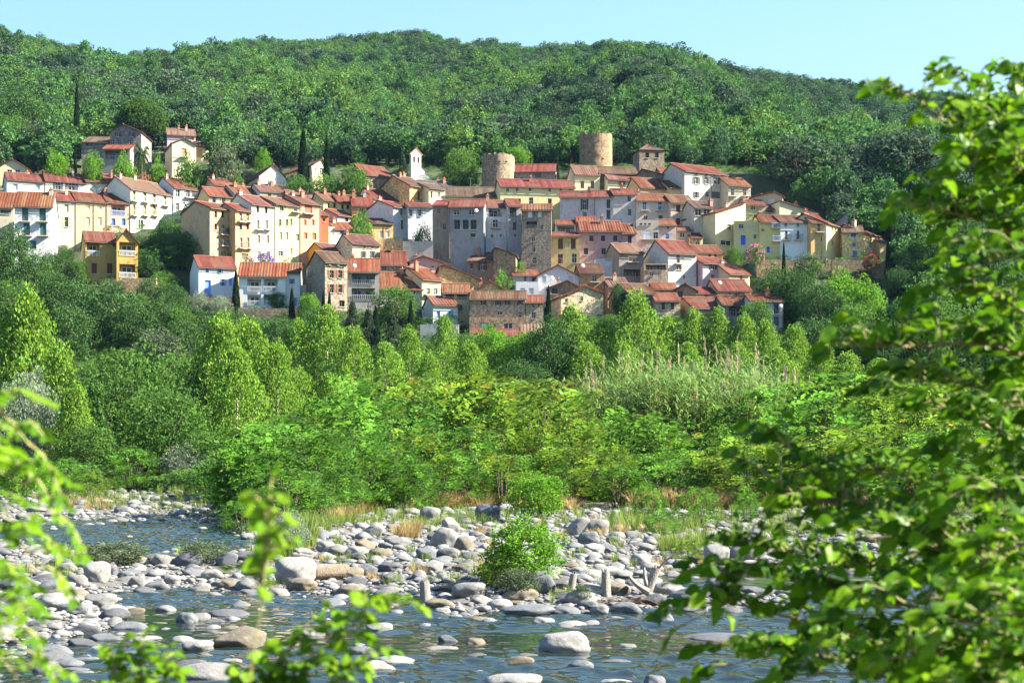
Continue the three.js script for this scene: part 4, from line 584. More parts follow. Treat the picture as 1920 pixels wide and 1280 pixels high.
const wv = house({ n: 'white_villa', l: 'white villa with double arcaded loggias and a striped orange roof', A: 447, B: 535, e: 517, r: 494, b: 580, t: 6, g: 9, c: '#e9ebec', rc: 'o', pt: 0.5, am: 0.12, rl: '#dfe2e4', w: [...W4('L', [476, 507], 535, 26, 24), ...W4('L', [476, 507], 562, 26, 20)], dig: 6 });
house({ parent: wv, A: 535, B: 562, e: 511, r: 495, b: 580, t: 6, g: 9, d: depthOf(490, 580) + 2.5, c: '#ececec', rc: 'o', pt: 0.5, am: 0.12, sc: '#5a78b8', w: [['o', 547, 527, 5, 9], ['D', 552, 566, 8, 16]], dig: 6 });
house({ n: 'grey_stone_house', l: 'grey stone house with brown shutters and a skylight in its roof', A: 609, B: 651, e: 491, r: 473, b: 590, t: 26, g: 10, c: '#a39d96', m: 's', rc: 'b', sc: '#8a5a38', w: [['o', 622, 514, 7, 15], ['o', 638, 514, 7, 15], ['o', 622, 541, 7, 16], ['o', 638, 541, 7, 16], ['g', 641, 569, 10, 12], ...W4('w', [618, 634], 494, 3, 3)], dig: 6 });
house({ n: 'two_balcony_house', l: 'house with two open galleries under an orange-red roof', A: 652, B: 711, e: 509, r: 486, b: 580, t: 6, g: 9, c: '#b5b0ab', m: 'w', rc: 'o', rl: '#b9ada0', fc: '#8fb0d8', w: [['L', 681, 523, 44, 20], ['L', 681, 551, 44, 22]], ch: [661], dish: [[664, 500]], dig: 6 });
house({ n: 'white_stone_house', l: 'whitish stone house with grey shutters above the galleries', A: 660, B: 712, e: 456, r: 441, b: 515, t: 26, g: 10, c: '#cdc6b8', m: 's', rc: 'b', sc: '#5f6470', w: [...W4('w', [683, 698], 463, 4, 6), ...W4('o', [682, 699], 477, 5, 12)], ch: [636 + 30] });
house({ n: 'orange_gable_house', l: 'small house with a glowing orange gable and a brown roof', A: 612, B: 672, e: 472, r: 459, b: 500, t: 40, g: 8, c: '#eaa02c', rc: 'b', w: [['g', 657, 476, 8, 5]] });
house({ n: 'skylight_roof_house', l: 'house with a red roof and a skylight below the stone wall block', A: 714, B: 762, e: 496, r: 472, b: 525, t: 6, g: 9, c: '#a89c90', m: 's', rc: 'r', w: [['w', 720, 503, 8, 8]], ch: [736] });
house({ n: 'broad_roof_house', l: 'low house under a broad orange-red roof behind the plane tree', A: 712, B: 792, e: 541, r: 512, b: 575, t: 8, g: 10, c: '#c9bcae', rc: 'o', ch: [757], w: [['w', 775, 549, 8, 8]], dig: 6 });
house({ n: 'orange_side_house', l: 'house with an orange side wall and two balconied windows', A: 791, B: 828, e: 523, r: 503, b: 572, t: 34, g: 10, c: '#e0c8a0', rc: 'r', sc: '#4a4038', w: [...W4('b', [803, 817], 546, 7, 13)], ch: [800], dig: 6 });
house({ n: 'orange_side_wall', l: 'orange rendered wall left of the balconied house', cat: 'wall', A: 757, B: 792, e: 519, b: 560, t: -30, k: 'x', g: 1, c: '#dda03c', dig: 6, d: depthOf(800, 572) + 3.4 });
house({ n: 'pink_gabled_house', l: 'pink house with a wide low gable below the grey cliff houses', A: 768, B: 844, e: 497, r: 480, b: 520, t: 8, k: 's', ax: 793, el: 490, er: 497, g: 9, c: '#dfa8a0', rc: 'p', w: [['g', 811, 496, 5, 4], ['g', 826, 498, 5, 7]], ch: [783] });
house({ n: 'ridge_stone_house', l: 'beige stone house with a long sloping gable edge below the pink house', A: 824, B: 900, e: 522, r: 497, b: 548, t: 6, k: 's', ax: 834, el: 500, er: 524, g: 8, c: '#c3ac84', m: 's', rc: 'b' });
house({ n: 'rust_roof_house', l: 'house with a rusty brown roof beside the dark conifer', A: 758, B: 800, e: 500, r: 490, b: 520, t: 14, g: 7, c: '#bda58a', rc: 'b' });
house({ n: 'red_roof_terrace_house', l: 'beige house with a red roof over two dark wide openings', A: 830, B: 880, e: 549, r: 533, b: 600, t: 4, g: 8, c: '#cfb894', rc: 'o', rl: '#b8a88c', w: [['L', 843, 555, 16, 8], ['L', 866, 556, 18, 11], ['g', 862, 577, 10, 12]], dig: 6 });
house({ n: 'small_white_house', l: 'small white house with a striped roof and a terrace above the poplars', A: 812, B: 858, e: 571, r: 557, b: 614, t: 18, g: 7, c: '#e3e8ec', rc: 'r', pt: 0.5, am: 0.1, sc: '#7d94b8', rl: '#5a5a5c', w: [['s', 822, 590, 7, 13], ['D', 845, 593, 8, 20]], dig: 8 });
house({ n: 'long_stone_house', l: 'long grey stone house with four white-framed windows in a row', A: 881, B: 985, e: 561, r: 547, b: 616, t: -2, g: 8, c: '#a59e94', m: 's', rc: 'b', sc: '#3c4450', w: [...W4('o', [907, 934, 952, 975], 568, 5, 8), ['w', 937, 587, 10, 6], ['w', 975, 590, 6, 11]], dig: 6 });
house({ n: 'stone_end_house', l: 'grey stone house with a small orange roof left of the lone cypress', A: 986, B: 1019, e: 567, r: 555, b: 616, t: 0, g: 7, c: '#a8a29a', m: 's', rc: 'o', w: [...W4('w', [1000], 573, 4, 8), ['w', 1001, 591, 7, 12]], dig: 6 });
house({ n: 'terrace_block', l: 'brown terraced block with a wide window below the long stone house', A: 880, B: 975, e: 594, b: 628, t: 0, k: 'x', g: 5, c: '#b09a86', m: 's', w: [['w', 953, 611, 17, 10], ['s', 910, 611, 20, 12]], sc: '#8e9cb0', d: 229 });
house({ n: 'porch_house', l: 'low red-roofed porch with white posts at the foot of the village', cat: 'porch', A: 882, B: 981, e: 630, r: 619, b: 652, t: 0, k: 'm', g: 4, c: '#d2cfca', rc: 'r', rl: '#e6e6e6', w: [['L', 900, 641, 30, 16], ['L', 958, 641, 34, 16]], d: 224, dig: 6 });
house({ n: 'striped_shed', l: 'shed roof of brown and white stripes beside the lone cypress', cat: 'shed', A: 976, B: 1022, e: 626, r: 608, b: 645, t: 0, k: 'm', g: 5, c: '#a89c90', rc: 'p', pt: 0.55, am: 0.14, d: 226, dig: 6 });
house({ n: 'chimney_chalet', l: 'small open-fronted chalet with a brick chimney', A: 898, B: 944, e: 541, r: 527, b: 556, t: 6, k: 's', ax: 918, g: 7, c: '#c3ad90', m: 's', rc: 'o', w: [['L', 919, 548, 28, 9]], ch: [903], rl: '#6a5a4a' });
house({ n: 'white_gable_house', l: 'white house with a wide gable and blue-grey shutters in the middle', A: 1009, B: 1086, e: 516, r: 497, b: 552, t: 6, k: 's', ax: 1046, g: 11, c: '#d9d5da', rc: 'o', sc: '#a9b9c2', w: [...W4('s', [1020, 1070], 521, 8, 12)], dish: [[1034, 523]], an: [1062] });
house({ n: 'garage_block', l: 'flat white garage block left of the wide white gable', A: 968, B: 1010, e: 528, b: 566, t: 4, k: 'x', g: 6, c: '#dcdde2', sc: '#c9c9ce', w: [...W4('s', [980, 996], 546, 9, 12)] });
house({ n: 'low_wing_house', l: 'low wing with an orange roof joining the wide white gable', A: 962, B: 1010, e: 516, r: 508, b: 536, t: 6, g: 7, c: '#b9b4ac', rc: 'o', w: [...W4('w', [985, 1000], 523, 5, 9)] });
house({ n: 'rubble_gable_house', l: 'pale rubble stone house with a low gable above the poplars', A: 1052, B: 1131, e: 553, r: 537, b: 600, t: 14, k: 's', ax: 1098, el: 556, er: 550, g: 9, c: '#cdc2ae', m: 's', rc: 'o', w: [['w', 1062, 563, 5, 7], ['w', 1091, 559, 5, 9], ['w', 1062, 581, 7, 11]], dig: 7 });
house({ n: 'mid_stone_gable', l: 'brown stone gable house between the white gable and the rubble house', A: 1030, B: 1090, e: 539, r: 526, b: 565, t: 4, k: 's', ax: 1064, g: 7, c: '#9c8a78', m: 's', rc: 'p', w: [['g', 1040, 546, 11, 11]], ch: [1050] });
house({ n: 'dark_roof_house', l: 'stone house with a dark roof, a dish and one white window', A: 1087, B: 1133, e: 511, r: 496, b: 552, t: 4, g: 9, c: '#b09a7c', m: 's', rc: 'd', sc: '#dfe2e8', w: [['b', 1115, 522, 9, 13]], dish: [[1092, 500]] });
house({ n: 'white_roof_room', l: 'white box-like roof room beside the grey balcony house', A: 1117, B: 1156, e: 485, b: 505, t: 2, k: 'x', g: 5, c: '#d3d6e0', w: [['s', 1140, 493, 10, 12]], sc: '#c9ccd8' });
house({ n: 'grey_balcony_house', l: 'grey house with a tan roof and a canopy over its lower window', A: 1161, B: 1207, e: 473, r: 458, b: 520, t: 14, g: 9, c: '#9c968e', m: 'w', rc: 'p', w: [['b', 1186, 484, 12, 14], ['L', 1188, 511, 36, 12]], rl: '#7a6658' });
house({ n: 'tall_white_plaster_house', l: 'tall whitish plaster house under a large red roof, stained at its foot', A: 1253, B: 1306, e: 474, r: 452, b: 536, t: 20, g: 10, c: '#d6d3ce', m: 'w', w: [['t', 1272, 486, 6, 16], ['w', 1274, 502, 9, 8], ['w', 1283, 519, 4, 6]], sc: '#46505a' });
house({ n: 'dark_terrace_house', l: 'stone house with a covered terrace left of the tall plaster house', A: 1208, B: 1252, e: 494, b: 540, t: 2, k: 'x', g: 6, c: '#b3aaa0', m: 's', w: [['L', 1230, 501, 38, 10], ['w', 1222, 514, 7, 7]], rl: '#54525a' });
house({ n: 'orange_roof_cottage', l: 'cream stone cottage with an orange roof beside the oleander garden', A: 1305, B: 1356, e: 473, r: 461, b: 500, t: 12, g: 7, c: '#dcc9a0', m: 's', rc: 'o', sc: '#6a3a2c', w: [...W4('s', [1331, 1342], 478, 5, 9)] });
house({ n: 'lilac_cottage', l: 'lilac cottage with a stone side wall and a dark window', A: 1318, B: 1367, e: 493, r: 483, b: 534, t: 22, g: 9, c: '#c9b2b8', rc: 'r', sc: '#3f3f45', w: [['o', 1337, 499, 7, 10], ['w', 1337, 519, 6, 10]] });
house({ n: 'yellow_nook_house', l: 'small cream house with an orange roof and a yellow chimney', A: 1367, B: 1406, e: 513, r: 497, b: 545, t: 20, g: 8, c: '#e3d3ae', rc: 'o', sc: '#b5623c', w: [['s', 1390, 521, 5, 10]], ch: [1377] });
house({ n: 'wide_red_roof_house', l: 'pinkish house under a wide red roof with a skylight and dish', A: 1346, B: 1409, e: 544, r: 525, b: 576, t: 8, g: 9, c: '#d2b49c', rc: 'r', w: [...W4('w', [1369, 1386], 550, 3, 4), ['D', 1381, 555, 5, 10]], dish: [[1334 + 14, 532]] });
house({ n: 'stone_corner_house', l: 'brown stone house with a gabled wall under a thin red roof', A: 1262, B: 1306, e: 545, r: 532, b: 578, t: -8, k: 's', ax: 1285, g: 8, c: '#a08e7c', m: 's', rc: 'r', w: [['g', 1276, 545, 9, 12]] });
house({ n: 'low_orange_house', l: 'low tan house with an orange roof and one blue window', A: 1226, B: 1270, e: 542, r: 532, b: 560, t: 4, g: 7, c: '#c6aa80', rc: 'o', sc: '#5560b0', w: [['s', 1241, 548, 5, 7]] });
house({ n: 'grey_wall_house', l: 'small cream house with a lean roof between the lilac cottage and stone corner', A: 1304, B: 1346, e: 550, r: 540, b: 575, t: 6, g: 7, c: '#d9cdb8', rc: 'r', w: [['w', 1325, 555, 7, 7]] });
house({ n: 'striped_barn', l: 'stone barn with a brown striped roof above the tallest poplar', A: 1177, B: 1228, e: 549, r: 533, b: 600, t: 16, g: 9, c: '#93877c', m: 's', rc: 'b', pt: 0.5, am: 0.12, w: [['g', 1201, 555, 4, 6]], dig: 7 });
house({ n: 'striped_lean_to', l: 'low stone house with a red striped roof and climbing plants', A: 1140, B: 1182, e: 537, r: 522, b: 560, t: 10, g: 8, c: '#b09c84', m: 's', rc: 'p', pt: 0.5, am: 0.12, ch: [1160] });
house({ n: 'maroon_window_house', l: 'pale stone house with two maroon windows and a bright orange roof', A: 1229, B: 1276, e: 564, r: 551, b: 606, t: 4, g: 8, c: '#b9b0a2', m: 's', rc: 'o', sc: '#5c3030', w: [...W4('s', [1244, 1261], 574, 6, 13)], dig: 7 });
house({ n: 'beige_corner_house', l: 'beige house with a slanting red roof behind the poplar tops', A: 1300, B: 1354, e: 577, r: 559, b: 612, t: 14, g: 9, c: '#c6b090', m: 'w', w: [['w', 1323, 582, 5, 7], ['D', 1342, 585, 9, 14]], dig: 7 });
house({ n: 'gallery_house', l: 'house with a curtained gallery under a red roof by the poplars', A: 1355, B: 1409, e: 571, r: 556, b: 616, t: 4, g: 8, c: '#a39a92', m: 'w', rl: '#8a6a58', fc: '#c9ccd0', w: [['L', 1384, 583, 34, 18]], dig: 7 });
house({ n: 'corner_white_house', l: 'grey-white house with white dishes at the lower right corner', A: 1409, B: 1469, e: 565, r: 553, b: 632, t: 2, g: 9, c: '#cfd0d2', m: 'w', sc: '#6a7fae', fc: '#8a9ac0', w: [['g', 1422, 575, 9, 11], ['w', 1456, 578, 10, 20], ['s', 1424, 597, 9, 7], ['w', 1456, 602, 10, 17]], dish: [[1463, 576], [1432, 600]], ch: [1447], dp: [1468], dig: 8 });
const mar = house({ n: 'maroon_shutter_cottage', l: 'brownish cottage with maroon shutters below the blue-white house', A: 876, B: 926, e: 489, r: 475, b: 520, t: -10, k: 'm', g: 7, c: '#a08874', m: 'w', rc: 'p', sc: '#5c2430', w: [['o', 905, 498, 8, 17], ['s', 884, 499, 5, 10]], ch: [889], dig: 6 });
house({ parent: mar, A: 925, B: 967, e: 478, r: 464, b: 524, t: -4, k: 's', ax: 930, el: 468, er: 478, g: 7, d: depthOf(900, 520) - 2, c: '#9a8c7a', m: 's', rc: 'p', dig: 6 });

// ---------- towers, belfry, garden walls ----------
function roundTower(px, top, base, wpx, col, label, seed, broken) {
  const d = depthOf(px, base), y0 = CY + (HY - base) * d / F, h = CY + (HY - top) * d / F - y0, R = wpx / 2 * d / F, o = thing('round_tower', label, 'tower', 'ruined round towers');
  o.position.set((px - 960) * d / F, y0, -d - R); const N = 72, M = 30, mk = (r0, r1, flip, y1) => {
    const pos = [], uv = [], idx = []; for (let j = 0; j <= M; j++) for (let i = 0; i <= N; i++) { const a = i / N * Math.PI * 2, rim = h - broken * (fbm(Math.cos(a) * 2.2 + seed, Math.sin(a) * 2.2, 3, 3) * 1.6 - 0.2) , y = lerp(-4, y1 ?? Math.min(h + 0.3, rim), j / M), r = lerp(r0, r1, j / M) + 0.10 * (noise(Math.cos(a) * 6, y * 1.5, Math.sin(a) * 6 + seed) - 0.5) + 0.12 * (fbm(Math.cos(a) * 2, y * 0.4, Math.sin(a) * 2 + seed, 2) - 0.5); pos.push(Math.cos(a) * r, y, Math.sin(a) * r); uv.push(i / N * Math.round(2 * Math.PI * R / 5), y / 5); }
    for (let j = 0; j < M; j++) for (let i = 0; i < N; i++) { const a = j * (N + 1) + i, b = a + N + 1; flip ? idx.push(a, a + 1, b, a + 1, b + 1, b) : idx.push(a, b, a + 1, a + 1, b, b + 1); }
    const g = new THREE.BufferGeometry(); g.setAttribute('position', new THREE.Float32BufferAttribute(pos, 3)); g.setAttribute('uv', new THREE.Float32BufferAttribute(uv, 2)); g.setIndex(idx); g.computeVertexNormals(); return g;
  };
  const outer = mk(R * 1.03, R * 0.99, false), inner = mk(R * 0.78, R * 0.78, true), op = outer.attributes.position, ip = inner.attributes.position, rim = new MB();
  for (let i = 0; i < N; i++) { const k = M * (N + 1) + i, v = (p, q) => V(p.getX(q), p.getY(q), p.getZ(q)); rim.quad(v(op, k), v(op, k + 1), v(ip, k + 1), v(ip, k)); }
  part(o, 'wall', outer, wallMat(col, 's')); part(o, 'inner_wall', inner, wallMat(col, 's')); part(o, 'broken_rim', rim.build(), wallMat(col, 's'));
  const r = rngOf(seed); for (let k = 0; k < 16; k++) { const a = r() * 6.28, i = Math.round((a / 6.2832) * N) % N, q = part(o, 'loose_stone', unit.block, wallMat(col, 's')); const kk = M * (N + 1) + i; q.position.set(op.getX(kk) * 0.9, op.getY(kk) + 0.05, op.getZ(kk) * 0.9); q.scale.set(0.3 + 0.3 * r(), 0.2 + 0.25 * r(), 0.3 + 0.3 * r()); q.rotation.set(r() * 0.5, r() * 6, r() * 0.5); }
  for (let k = 0; k < 5; k++) { const a = 1.0 + k * 0.35 + r() * 0.2, yy = h * (0.25 + 0.6 * r()), q = part(o, 'putlog_shade_block', unit.block, mat('#17140f', 1)); q.position.set(Math.cos(a) * R * 1.0, yy, Math.sin(a) * R * 1.0); q.rotation.y = -a; q.scale.set(0.3, 0.22, 0.18); }  // near-black blocks on the wall, painted shade of putlog holes
  return o;
}
roundTower(1119, 244, 320, 62, '#9a8672', 'tall brown ruined round tower rising highest above the roofs', 5, 0.7);
roundTower(934, 285, 356, 62, '#948d7f', 'shorter grey ruined round tower beside the big round tree', 9, 0.5);
house({ n: 'square_tower', l: 'square stone church tower with a low pyramid roof', cat: 'tower', A: 1199, B: 1246, e: 281, r: 269, b: 334, t: 10, k: 'h', g: 5.2, c: '#8c847d', m: 's', rc: 'b', w: [...W4('g', [1214, 1232], 291, 7, 10)], ov: 0.2 });
{ // the white belfry: a wall with two bell arches and a sloping shoulder
  const d = depthOf(780, 340), s = d / F, o = thing('belfry', 'white bell gable of the chapel with two open arches', 'belfry'); o.position.set((768 - 960) * s, CY + (HY - 345) * s, -d); o.rotation.y = 0.5;
  const P = (x, y) => [(x - 768) * s * 1.1, (345 - y) * s], sh = new THREE.Shape(); [[768, 350], [768, 292], [766, 290], [777, 280], [788, 290], [786, 292], [786, 314], [806, 336], [806, 350]].forEach((p, i) => { const [x, y] = P(...p); i ? sh.lineTo(x, y) : sh.moveTo(x, y); });
  for (const cx of [773, 781]) { const [x, y] = P(cx, 300), w = 2.3 * s, hp = new THREE.Path(); hp.moveTo(x - w, y - 6 * s); hp.lineTo(x + w, y - 6 * s); hp.lineTo(x + w, y + 4 * s); hp.absarc(x, y + 4 * s, w, 0, Math.PI, false); hp.lineTo(x - w, y - 6 * s); sh.holes.push(hp); }
  const g = new THREE.ExtrudeGeometry(sh, { depth: 0.9, bevelEnabled: false }), u = g.attributes.uv; for (let i = 0; i < u.count; i++) u.setXY(i, u.getX(i) / 6, u.getY(i) / 6); part(o, 'wall', g, wallMat('#e9e4d8', 'p'));
  const bell = new THREE.LatheGeometry([[0.02, 0.5], [0.14, 0.46], [0.2, 0.2], [0.3, 0]].map((p) => new THREE.Vector2(...p)), 14); for (const cx of [773, 781]) { const q = part(o, 'bell', bell, mat('#4d4534', 0.5, { metalness: 0.6 })); const [x, y] = P(cx, 301); q.position.set(x, y, 0.45); }
  for (const [a, b] of [[[765.5, 290.5], [777, 279]], [[777, 279], [788.5, 290.5]]]) { const [x0, y0] = P(...a), [x1, y1] = P(...b), q = part(o, 'coping', unit.block, mat('#a8704f', 0.9)); q.position.set((x0 + x1) / 2, (y0 + y1) / 2 + 0.08, 0.45); q.rotation.z = Math.atan2(y1 - y0, x1 - x0); q.scale.set(Math.hypot(x1 - x0, y1 - y0) + 0.2, 0.12, 1.1); }
}
function gardenWall(A, B, top, base, col, label, kind = 's', name = 'retaining_wall') { return house({ n: name, l: label, cat: 'wall', A, B, e: top, b: base, k: 'x', g: 0.8, c: col, m: kind, dig: 5 }); }
gardenWall(228, 292, 521, 566, '#c2ab8a', 'stone retaining wall below the terrace of the mustard chalet');
gardenWall(340, 450, 556, 590, '#8f877c', 'grey garden wall below the blue-shuttered white house');
gardenWall(446, 580, 578, 606, '#9a9282', 'overgrown stone wall below the white villa');
gardenWall(1420, 1560, 487, 516, '#b9a888', 'pale rock retaining wall under the right cluster of houses');
gardenWall(1560, 1660, 487, 520, '#a39478', 'stone retaining wall by the red flowering bush');
gardenWall(540, 579, 534, 547, '#e3e6ea', 'white terrace parapet beside the white villa', 'p', 'terrace_parapet');
gardenWall(755, 812, 452, 500, '#c4bfb6', 'plain rendered wall beneath the courtyard houses', 'w');
gardenWall(788, 860, 608, 650, '#cbc8c2', 'plain rendered wall carrying the small white house', 'w');
{ const o = thing('utility_pole', 'thin pale utility pole in front of the left tall cypress', 'pole'), d = depthOf(572, 334), p = at(572, 334, d); o.position.copy(p); const q = part(o, 'post', new THREE.CylinderGeometry(0.09, 0.13, 7, 8), mat('#9a948a', 0.9)); q.position.y = 2.2; const c = part(o, 'crossarm', unit.block, mat('#7a746a', 0.9)); c.position.y = 5.2; c.scale.set(1.4, 0.12, 0.12); }
{ const o = thing('street_lamp', 'thin street lamp post by the palm left of the ochre building', 'lamp post'), d = depthOf(353, 476), p = at(353, 478, d); o.position.copy(p); const q = part(o, 'post', new THREE.CylinderGeometry(0.07, 0.1, 10, 8), mat('#8f9288', 0.7)); q.position.y = 5; const c = part(o, 'arm', unit.block, mat('#8f9288', 0.7)); c.position.set(0.4, 10, 0); c.scale.set(1, 0.08, 0.08); const l = part(o, 'lamp_head', unit.block, mat('#6f7274', 0.6)); l.position.set(1, 9.95, 0); l.scale.set(0.5, 0.14, 0.25); }
buildGround();

// ---------- trees and shrubs of the village and the valley floor ----------
const CY1 = 'tall dark cypress ', T = (list) => list.forEach((a) => tree(...a));
T([
  ['cypress', 143, 152, 268, 17, 'cypress_tree', CY1 + 'on the hillside at the upper left', 'cypress', 'cypresses', 325],
  ['cypress', 568, 241, 333, 26, 'cypress_tree', CY1 + 'left of the cypress house', 'cypress', 'cypresses'],
  ['cypress', 612, 251, 333, 20, 'cypress_tree', CY1 + 'right of the cypress house', 'cypress', 'cypresses'],
  ['cypress', 442, 504, 596, 18, 'cypress_tree', CY1 + 'between the blue-shuttered house and the villa', 'cypress', 'cypresses'],
  ['cypress', 547, 538, 612, 15, 'cypress_tree', CY1 + 'before the right end of the white villa', 'cypress', 'cypresses'],
  ['cypress', 606, 542, 612, 12, 'cypress_tree', CY1 + 'by the grey stone house, left of a pair', 'cypress', 'cypresses'],
  ['cypress', 617, 545, 612, 12, 'cypress_tree', CY1 + 'by the grey stone house, right of a pair', 'cypress', 'cypresses'],
  ['cypress', 704, 572, 668, 24, 'cypress_tree', CY1 + 'among the conifers below the gallery house', 'cypress', 'cypresses'],
  ['cypress', 770, 562, 632, 14, 'cypress_tree', CY1 + 'in front of the plane tree left of the small white house', 'cypress', 'cypresses'],
  ['cypress', 1028, 534, 640, 18, 'cypress_tree', CY1 + 'standing alone before the lower middle houses', 'cypress', 'cypresses', 222],
  ['cypress', 1670, 408, 525, 21, 'cypress_tree', CY1 + 'at the right end of the village', 'cypress', 'cypresses'],
  ['cypress', 1470, 452, 500, 9, 'cypress_tree', 'small dark cypress before the bright white house', 'cypress', 'cypresses', 250],
  ['cypress', 140, 270, 330, 12, 'cypress_tree', 'small dark cypress between the round pruned trees', 'cypress', 'cypresses'],
  ['cypress', 1722, 520, 640, 14, 'cypress_tree', 'slim dark cypress behind the right foreground leaves', 'cypress', 'cypresses'],
  ['pine', 266, 180, 268, 104, 'umbrella_pine', 'wide umbrella pine above the grey stone farmhouse', 'pine', undefined, 338],
  ['bright', 108, 277, 336, 50, 'plane_tree', 'round pruned tree, leftmost in the row above the terrace', 'tree', 'pruned trees in the square'],
  ['bright', 172, 281, 336, 46, 'plane_tree', 'round pruned tree, second from the left above the terrace', 'tree', 'pruned trees in the square'],
  ['bright', 232, 284, 336, 48, 'plane_tree', 'round pruned tree, third from the left above the terrace', 'tree', 'pruned trees in the square'],
  ['bright', 295, 287, 336, 44, 'plane_tree', 'round pruned tree, last of the row below the cream villa', 'tree', 'pruned trees in the square'],
  ['round', 358, 286, 345, 76, 'garden_tree', 'dense green tree below the cream yellow villa'],
  ['olive', 425, 258, 335, 72, 'olive_tree', 'grey-green olive tree right of the cream villa', 'olive tree'],
  ['bright', 492, 274, 318, 34, 'round_tree', 'small bright round tree behind the white gabled house'],
  ['dark', 50, 160, 300, 110, 'oak_tree', 'big dark oak on the slope left of the tall cypress', 'tree', undefined, 330],
  ['round', 20, 210, 320, 90, 'oak_tree', 'green oak at the left edge above the cream cottage', 'tree', undefined, 320],
  ['olive', 90, 225, 310, 100, 'olive_tree', 'grey olive trees thicket below the tall cypress', 'olive tree', undefined, 318],
  ['palm', 265, 262, 326, 46, 'palm_tree', 'palm tree before the porch of the stone farmhouse', 'palm tree'],
  ['palm', 350, 372, 478, 34, 'palm_tree', 'slim palm in front of the white balcony house', 'palm tree'],
  ['round', 863, 274, 362, 88, 'round_tree', 'big round green tree left of the grey ruined tower', 'tree', undefined, 300],
  ['bright', 968, 274, 330, 62, 'round_tree', 'bright green tree peeping out behind the grey ruined tower', 'tree', undefined, 314],
  ['conifer', 755, 283, 350, 52, 'cedar_tree', 'dark cedar beside the white belfry', 'cedar', undefined, 301],
  ['conifer', 1046, 290, 335, 22, 'small_conifer', 'small conifer on the roof terrace left of the tall tower', 'conifer', undefined, 293],
  ['shrub', 680, 385, 450, 46, 'vine_tree', 'bright vine-covered tree before the courtyard house', 'tree', undefined, 266],
  ['shrub', 420, 415, 490, 52, 'climbing_vine', 'bright green creeper climbing up the ochre building', 'creeper', undefined, 257],
  ['round', 560, 329, 352, 70, 'garden_hedge', 'green hedge trees under the two tall cypresses', 'hedge', 'hedge below the cypresses'],
  ['round', 615, 328, 352, 80, 'garden_hedge', 'green hedge trees right of the utility pole', 'hedge', 'hedge below the cypresses'],
  ['round', 665, 310, 358, 66, 'garden_hedge', 'tall green hedge trees left of the church', 'hedge', 'hedge below the cypresses'],
  ['round', 445, 322, 345, 40, 'garden_bush', 'bush above the small red roofs behind the white balcony house', 'bush', 'garden bushes'],
  ['round', 405, 330, 352, 34, 'garden_bush', 'bush beside the chimneys above the small tan house', 'bush', 'garden bushes'],
  ['shrub', 310, 452, 508, 70, 'pergola_vine', 'bright vine pergola right of the mustard chalet', 'vine', 'vine pergola'],
  ['shrub', 275, 462, 512, 46, 'pergola_vine', 'vine touching the right wall of the mustard chalet', 'vine', 'vine pergola'],
  ['dark', 288, 432, 490, 46, 'garden_tree', 'dark tree behind the vine pergola'],
  ['dark', 345, 440, 500, 50, 'garden_tree', 'dark tree at the foot of the slim palm'],
  ['shrub', 300, 505, 556, 40, 'garden_bush', 'feathery green bush below the pergola', 'bush', 'garden bushes'],
  ['dark', 790, 420, 480, 46, 'ivy_mass', 'dark ivy hanging down under the courtyard houses', 'ivy', undefined, 262],
  ['shrub', 945, 506, 548, 40, 'garden_bush', 'bright bush right of the maroon shuttered cottage', 'bush', 'garden bushes'],
  ['shrub', 976, 490, 528, 26, 'garden_bush', 'small bright bush at the grey stone tower house foot', 'bush', 'garden bushes'],
  ['round', 1378, 457, 496, 40, 'garden_bush', 'green bush left of the pink oleander', 'bush', 'garden bushes'],
  ['dark', 1162, 528, 570, 30, 'garden_bush', 'dark climbing bush on the striped lean-to', 'bush', 'garden bushes', 236],
  ['round', 745, 532, 610, 90, 'plane_tree', 'broad dark green plane tree under the broad orange roof'],
  ['conifer', 660, 556, 680, 70, 'pine_tree', 'dark open conifer below the two galleries', 'conifer', 'dark conifers'],
  ['conifer', 735, 580, 690, 76, 'pine_tree', 'dark conifer under the plane tree', 'conifer', 'dark conifers'],
  ['conifer', 690, 570, 690, 60, 'pine_tree', 'dark conifer between two others, beside a cypress', 'conifer', 'dark conifers'],
  ['bright', 580, 545, 618, 46, 'garden_tree', 'bright green tree right of the white villa'],
  ['round', 520, 545, 590, 40, 'garden_bush', 'climbing rose bush against the white villa', 'bush', 'garden bushes', 240],
  ['silver', 375, 545, 596, 44, 'oleander_bush', 'white flowering bush below the blue-shuttered house', 'bush', 'white flowering bushes'],
  ['silver', 415, 553, 600, 50, 'oleander_bush', 'white flowering bush left of the villa cypress', 'bush', 'white flowering bushes'],
  ['olive', 210, 518, 572, 56, 'olive_tree', 'grey-green olive below the mustard chalet', 'olive tree'],
]);
// flowering bushes
function bloom(px, top, base, w, tint, share, name, label, d0) { const d = d0 ?? depthOf(px, base), x = (px - 960) * d / F, y = groundY(x, d); const o = thing(name, label, 'flowering bush'); o.position.set(x, CY + (HY - base) * d / F, -d); o.scale.set(w * d / F, (base - top) * d / F, w * d / F); const L = new Leaves(px, G.mid), r = L.r; const k = kindRound(px, G.mid, { n: 40, per: 26, s: 0.035, low: 0.02 }); part(o, 'trunk', k.trunk, barkMat); part(o, 'crown', k.crown, leafMat); const B = new Leaves(px + 1, tint, 0.3); for (let i = 0; i < share; i++) { const a = r() * 6.28, yy = r() * 1.7 - 0.7, q = Math.sqrt(Math.max(0, 1 - yy * yy)) * 0.46; B.clump(Math.cos(a) * q, 0.52 + yy * 0.46, Math.sin(a) * q, 0.05, 0.05, 0.05, 7, 0.03, 0.8, 0); } part(o, 'flowers', B.build(), leafMat); }
bloom(1417, 456, 500, 38, [0.42, 0.17, 0.24], 110, 'oleander', 'pink flowering oleander before the yellow house with blue doors', 252);
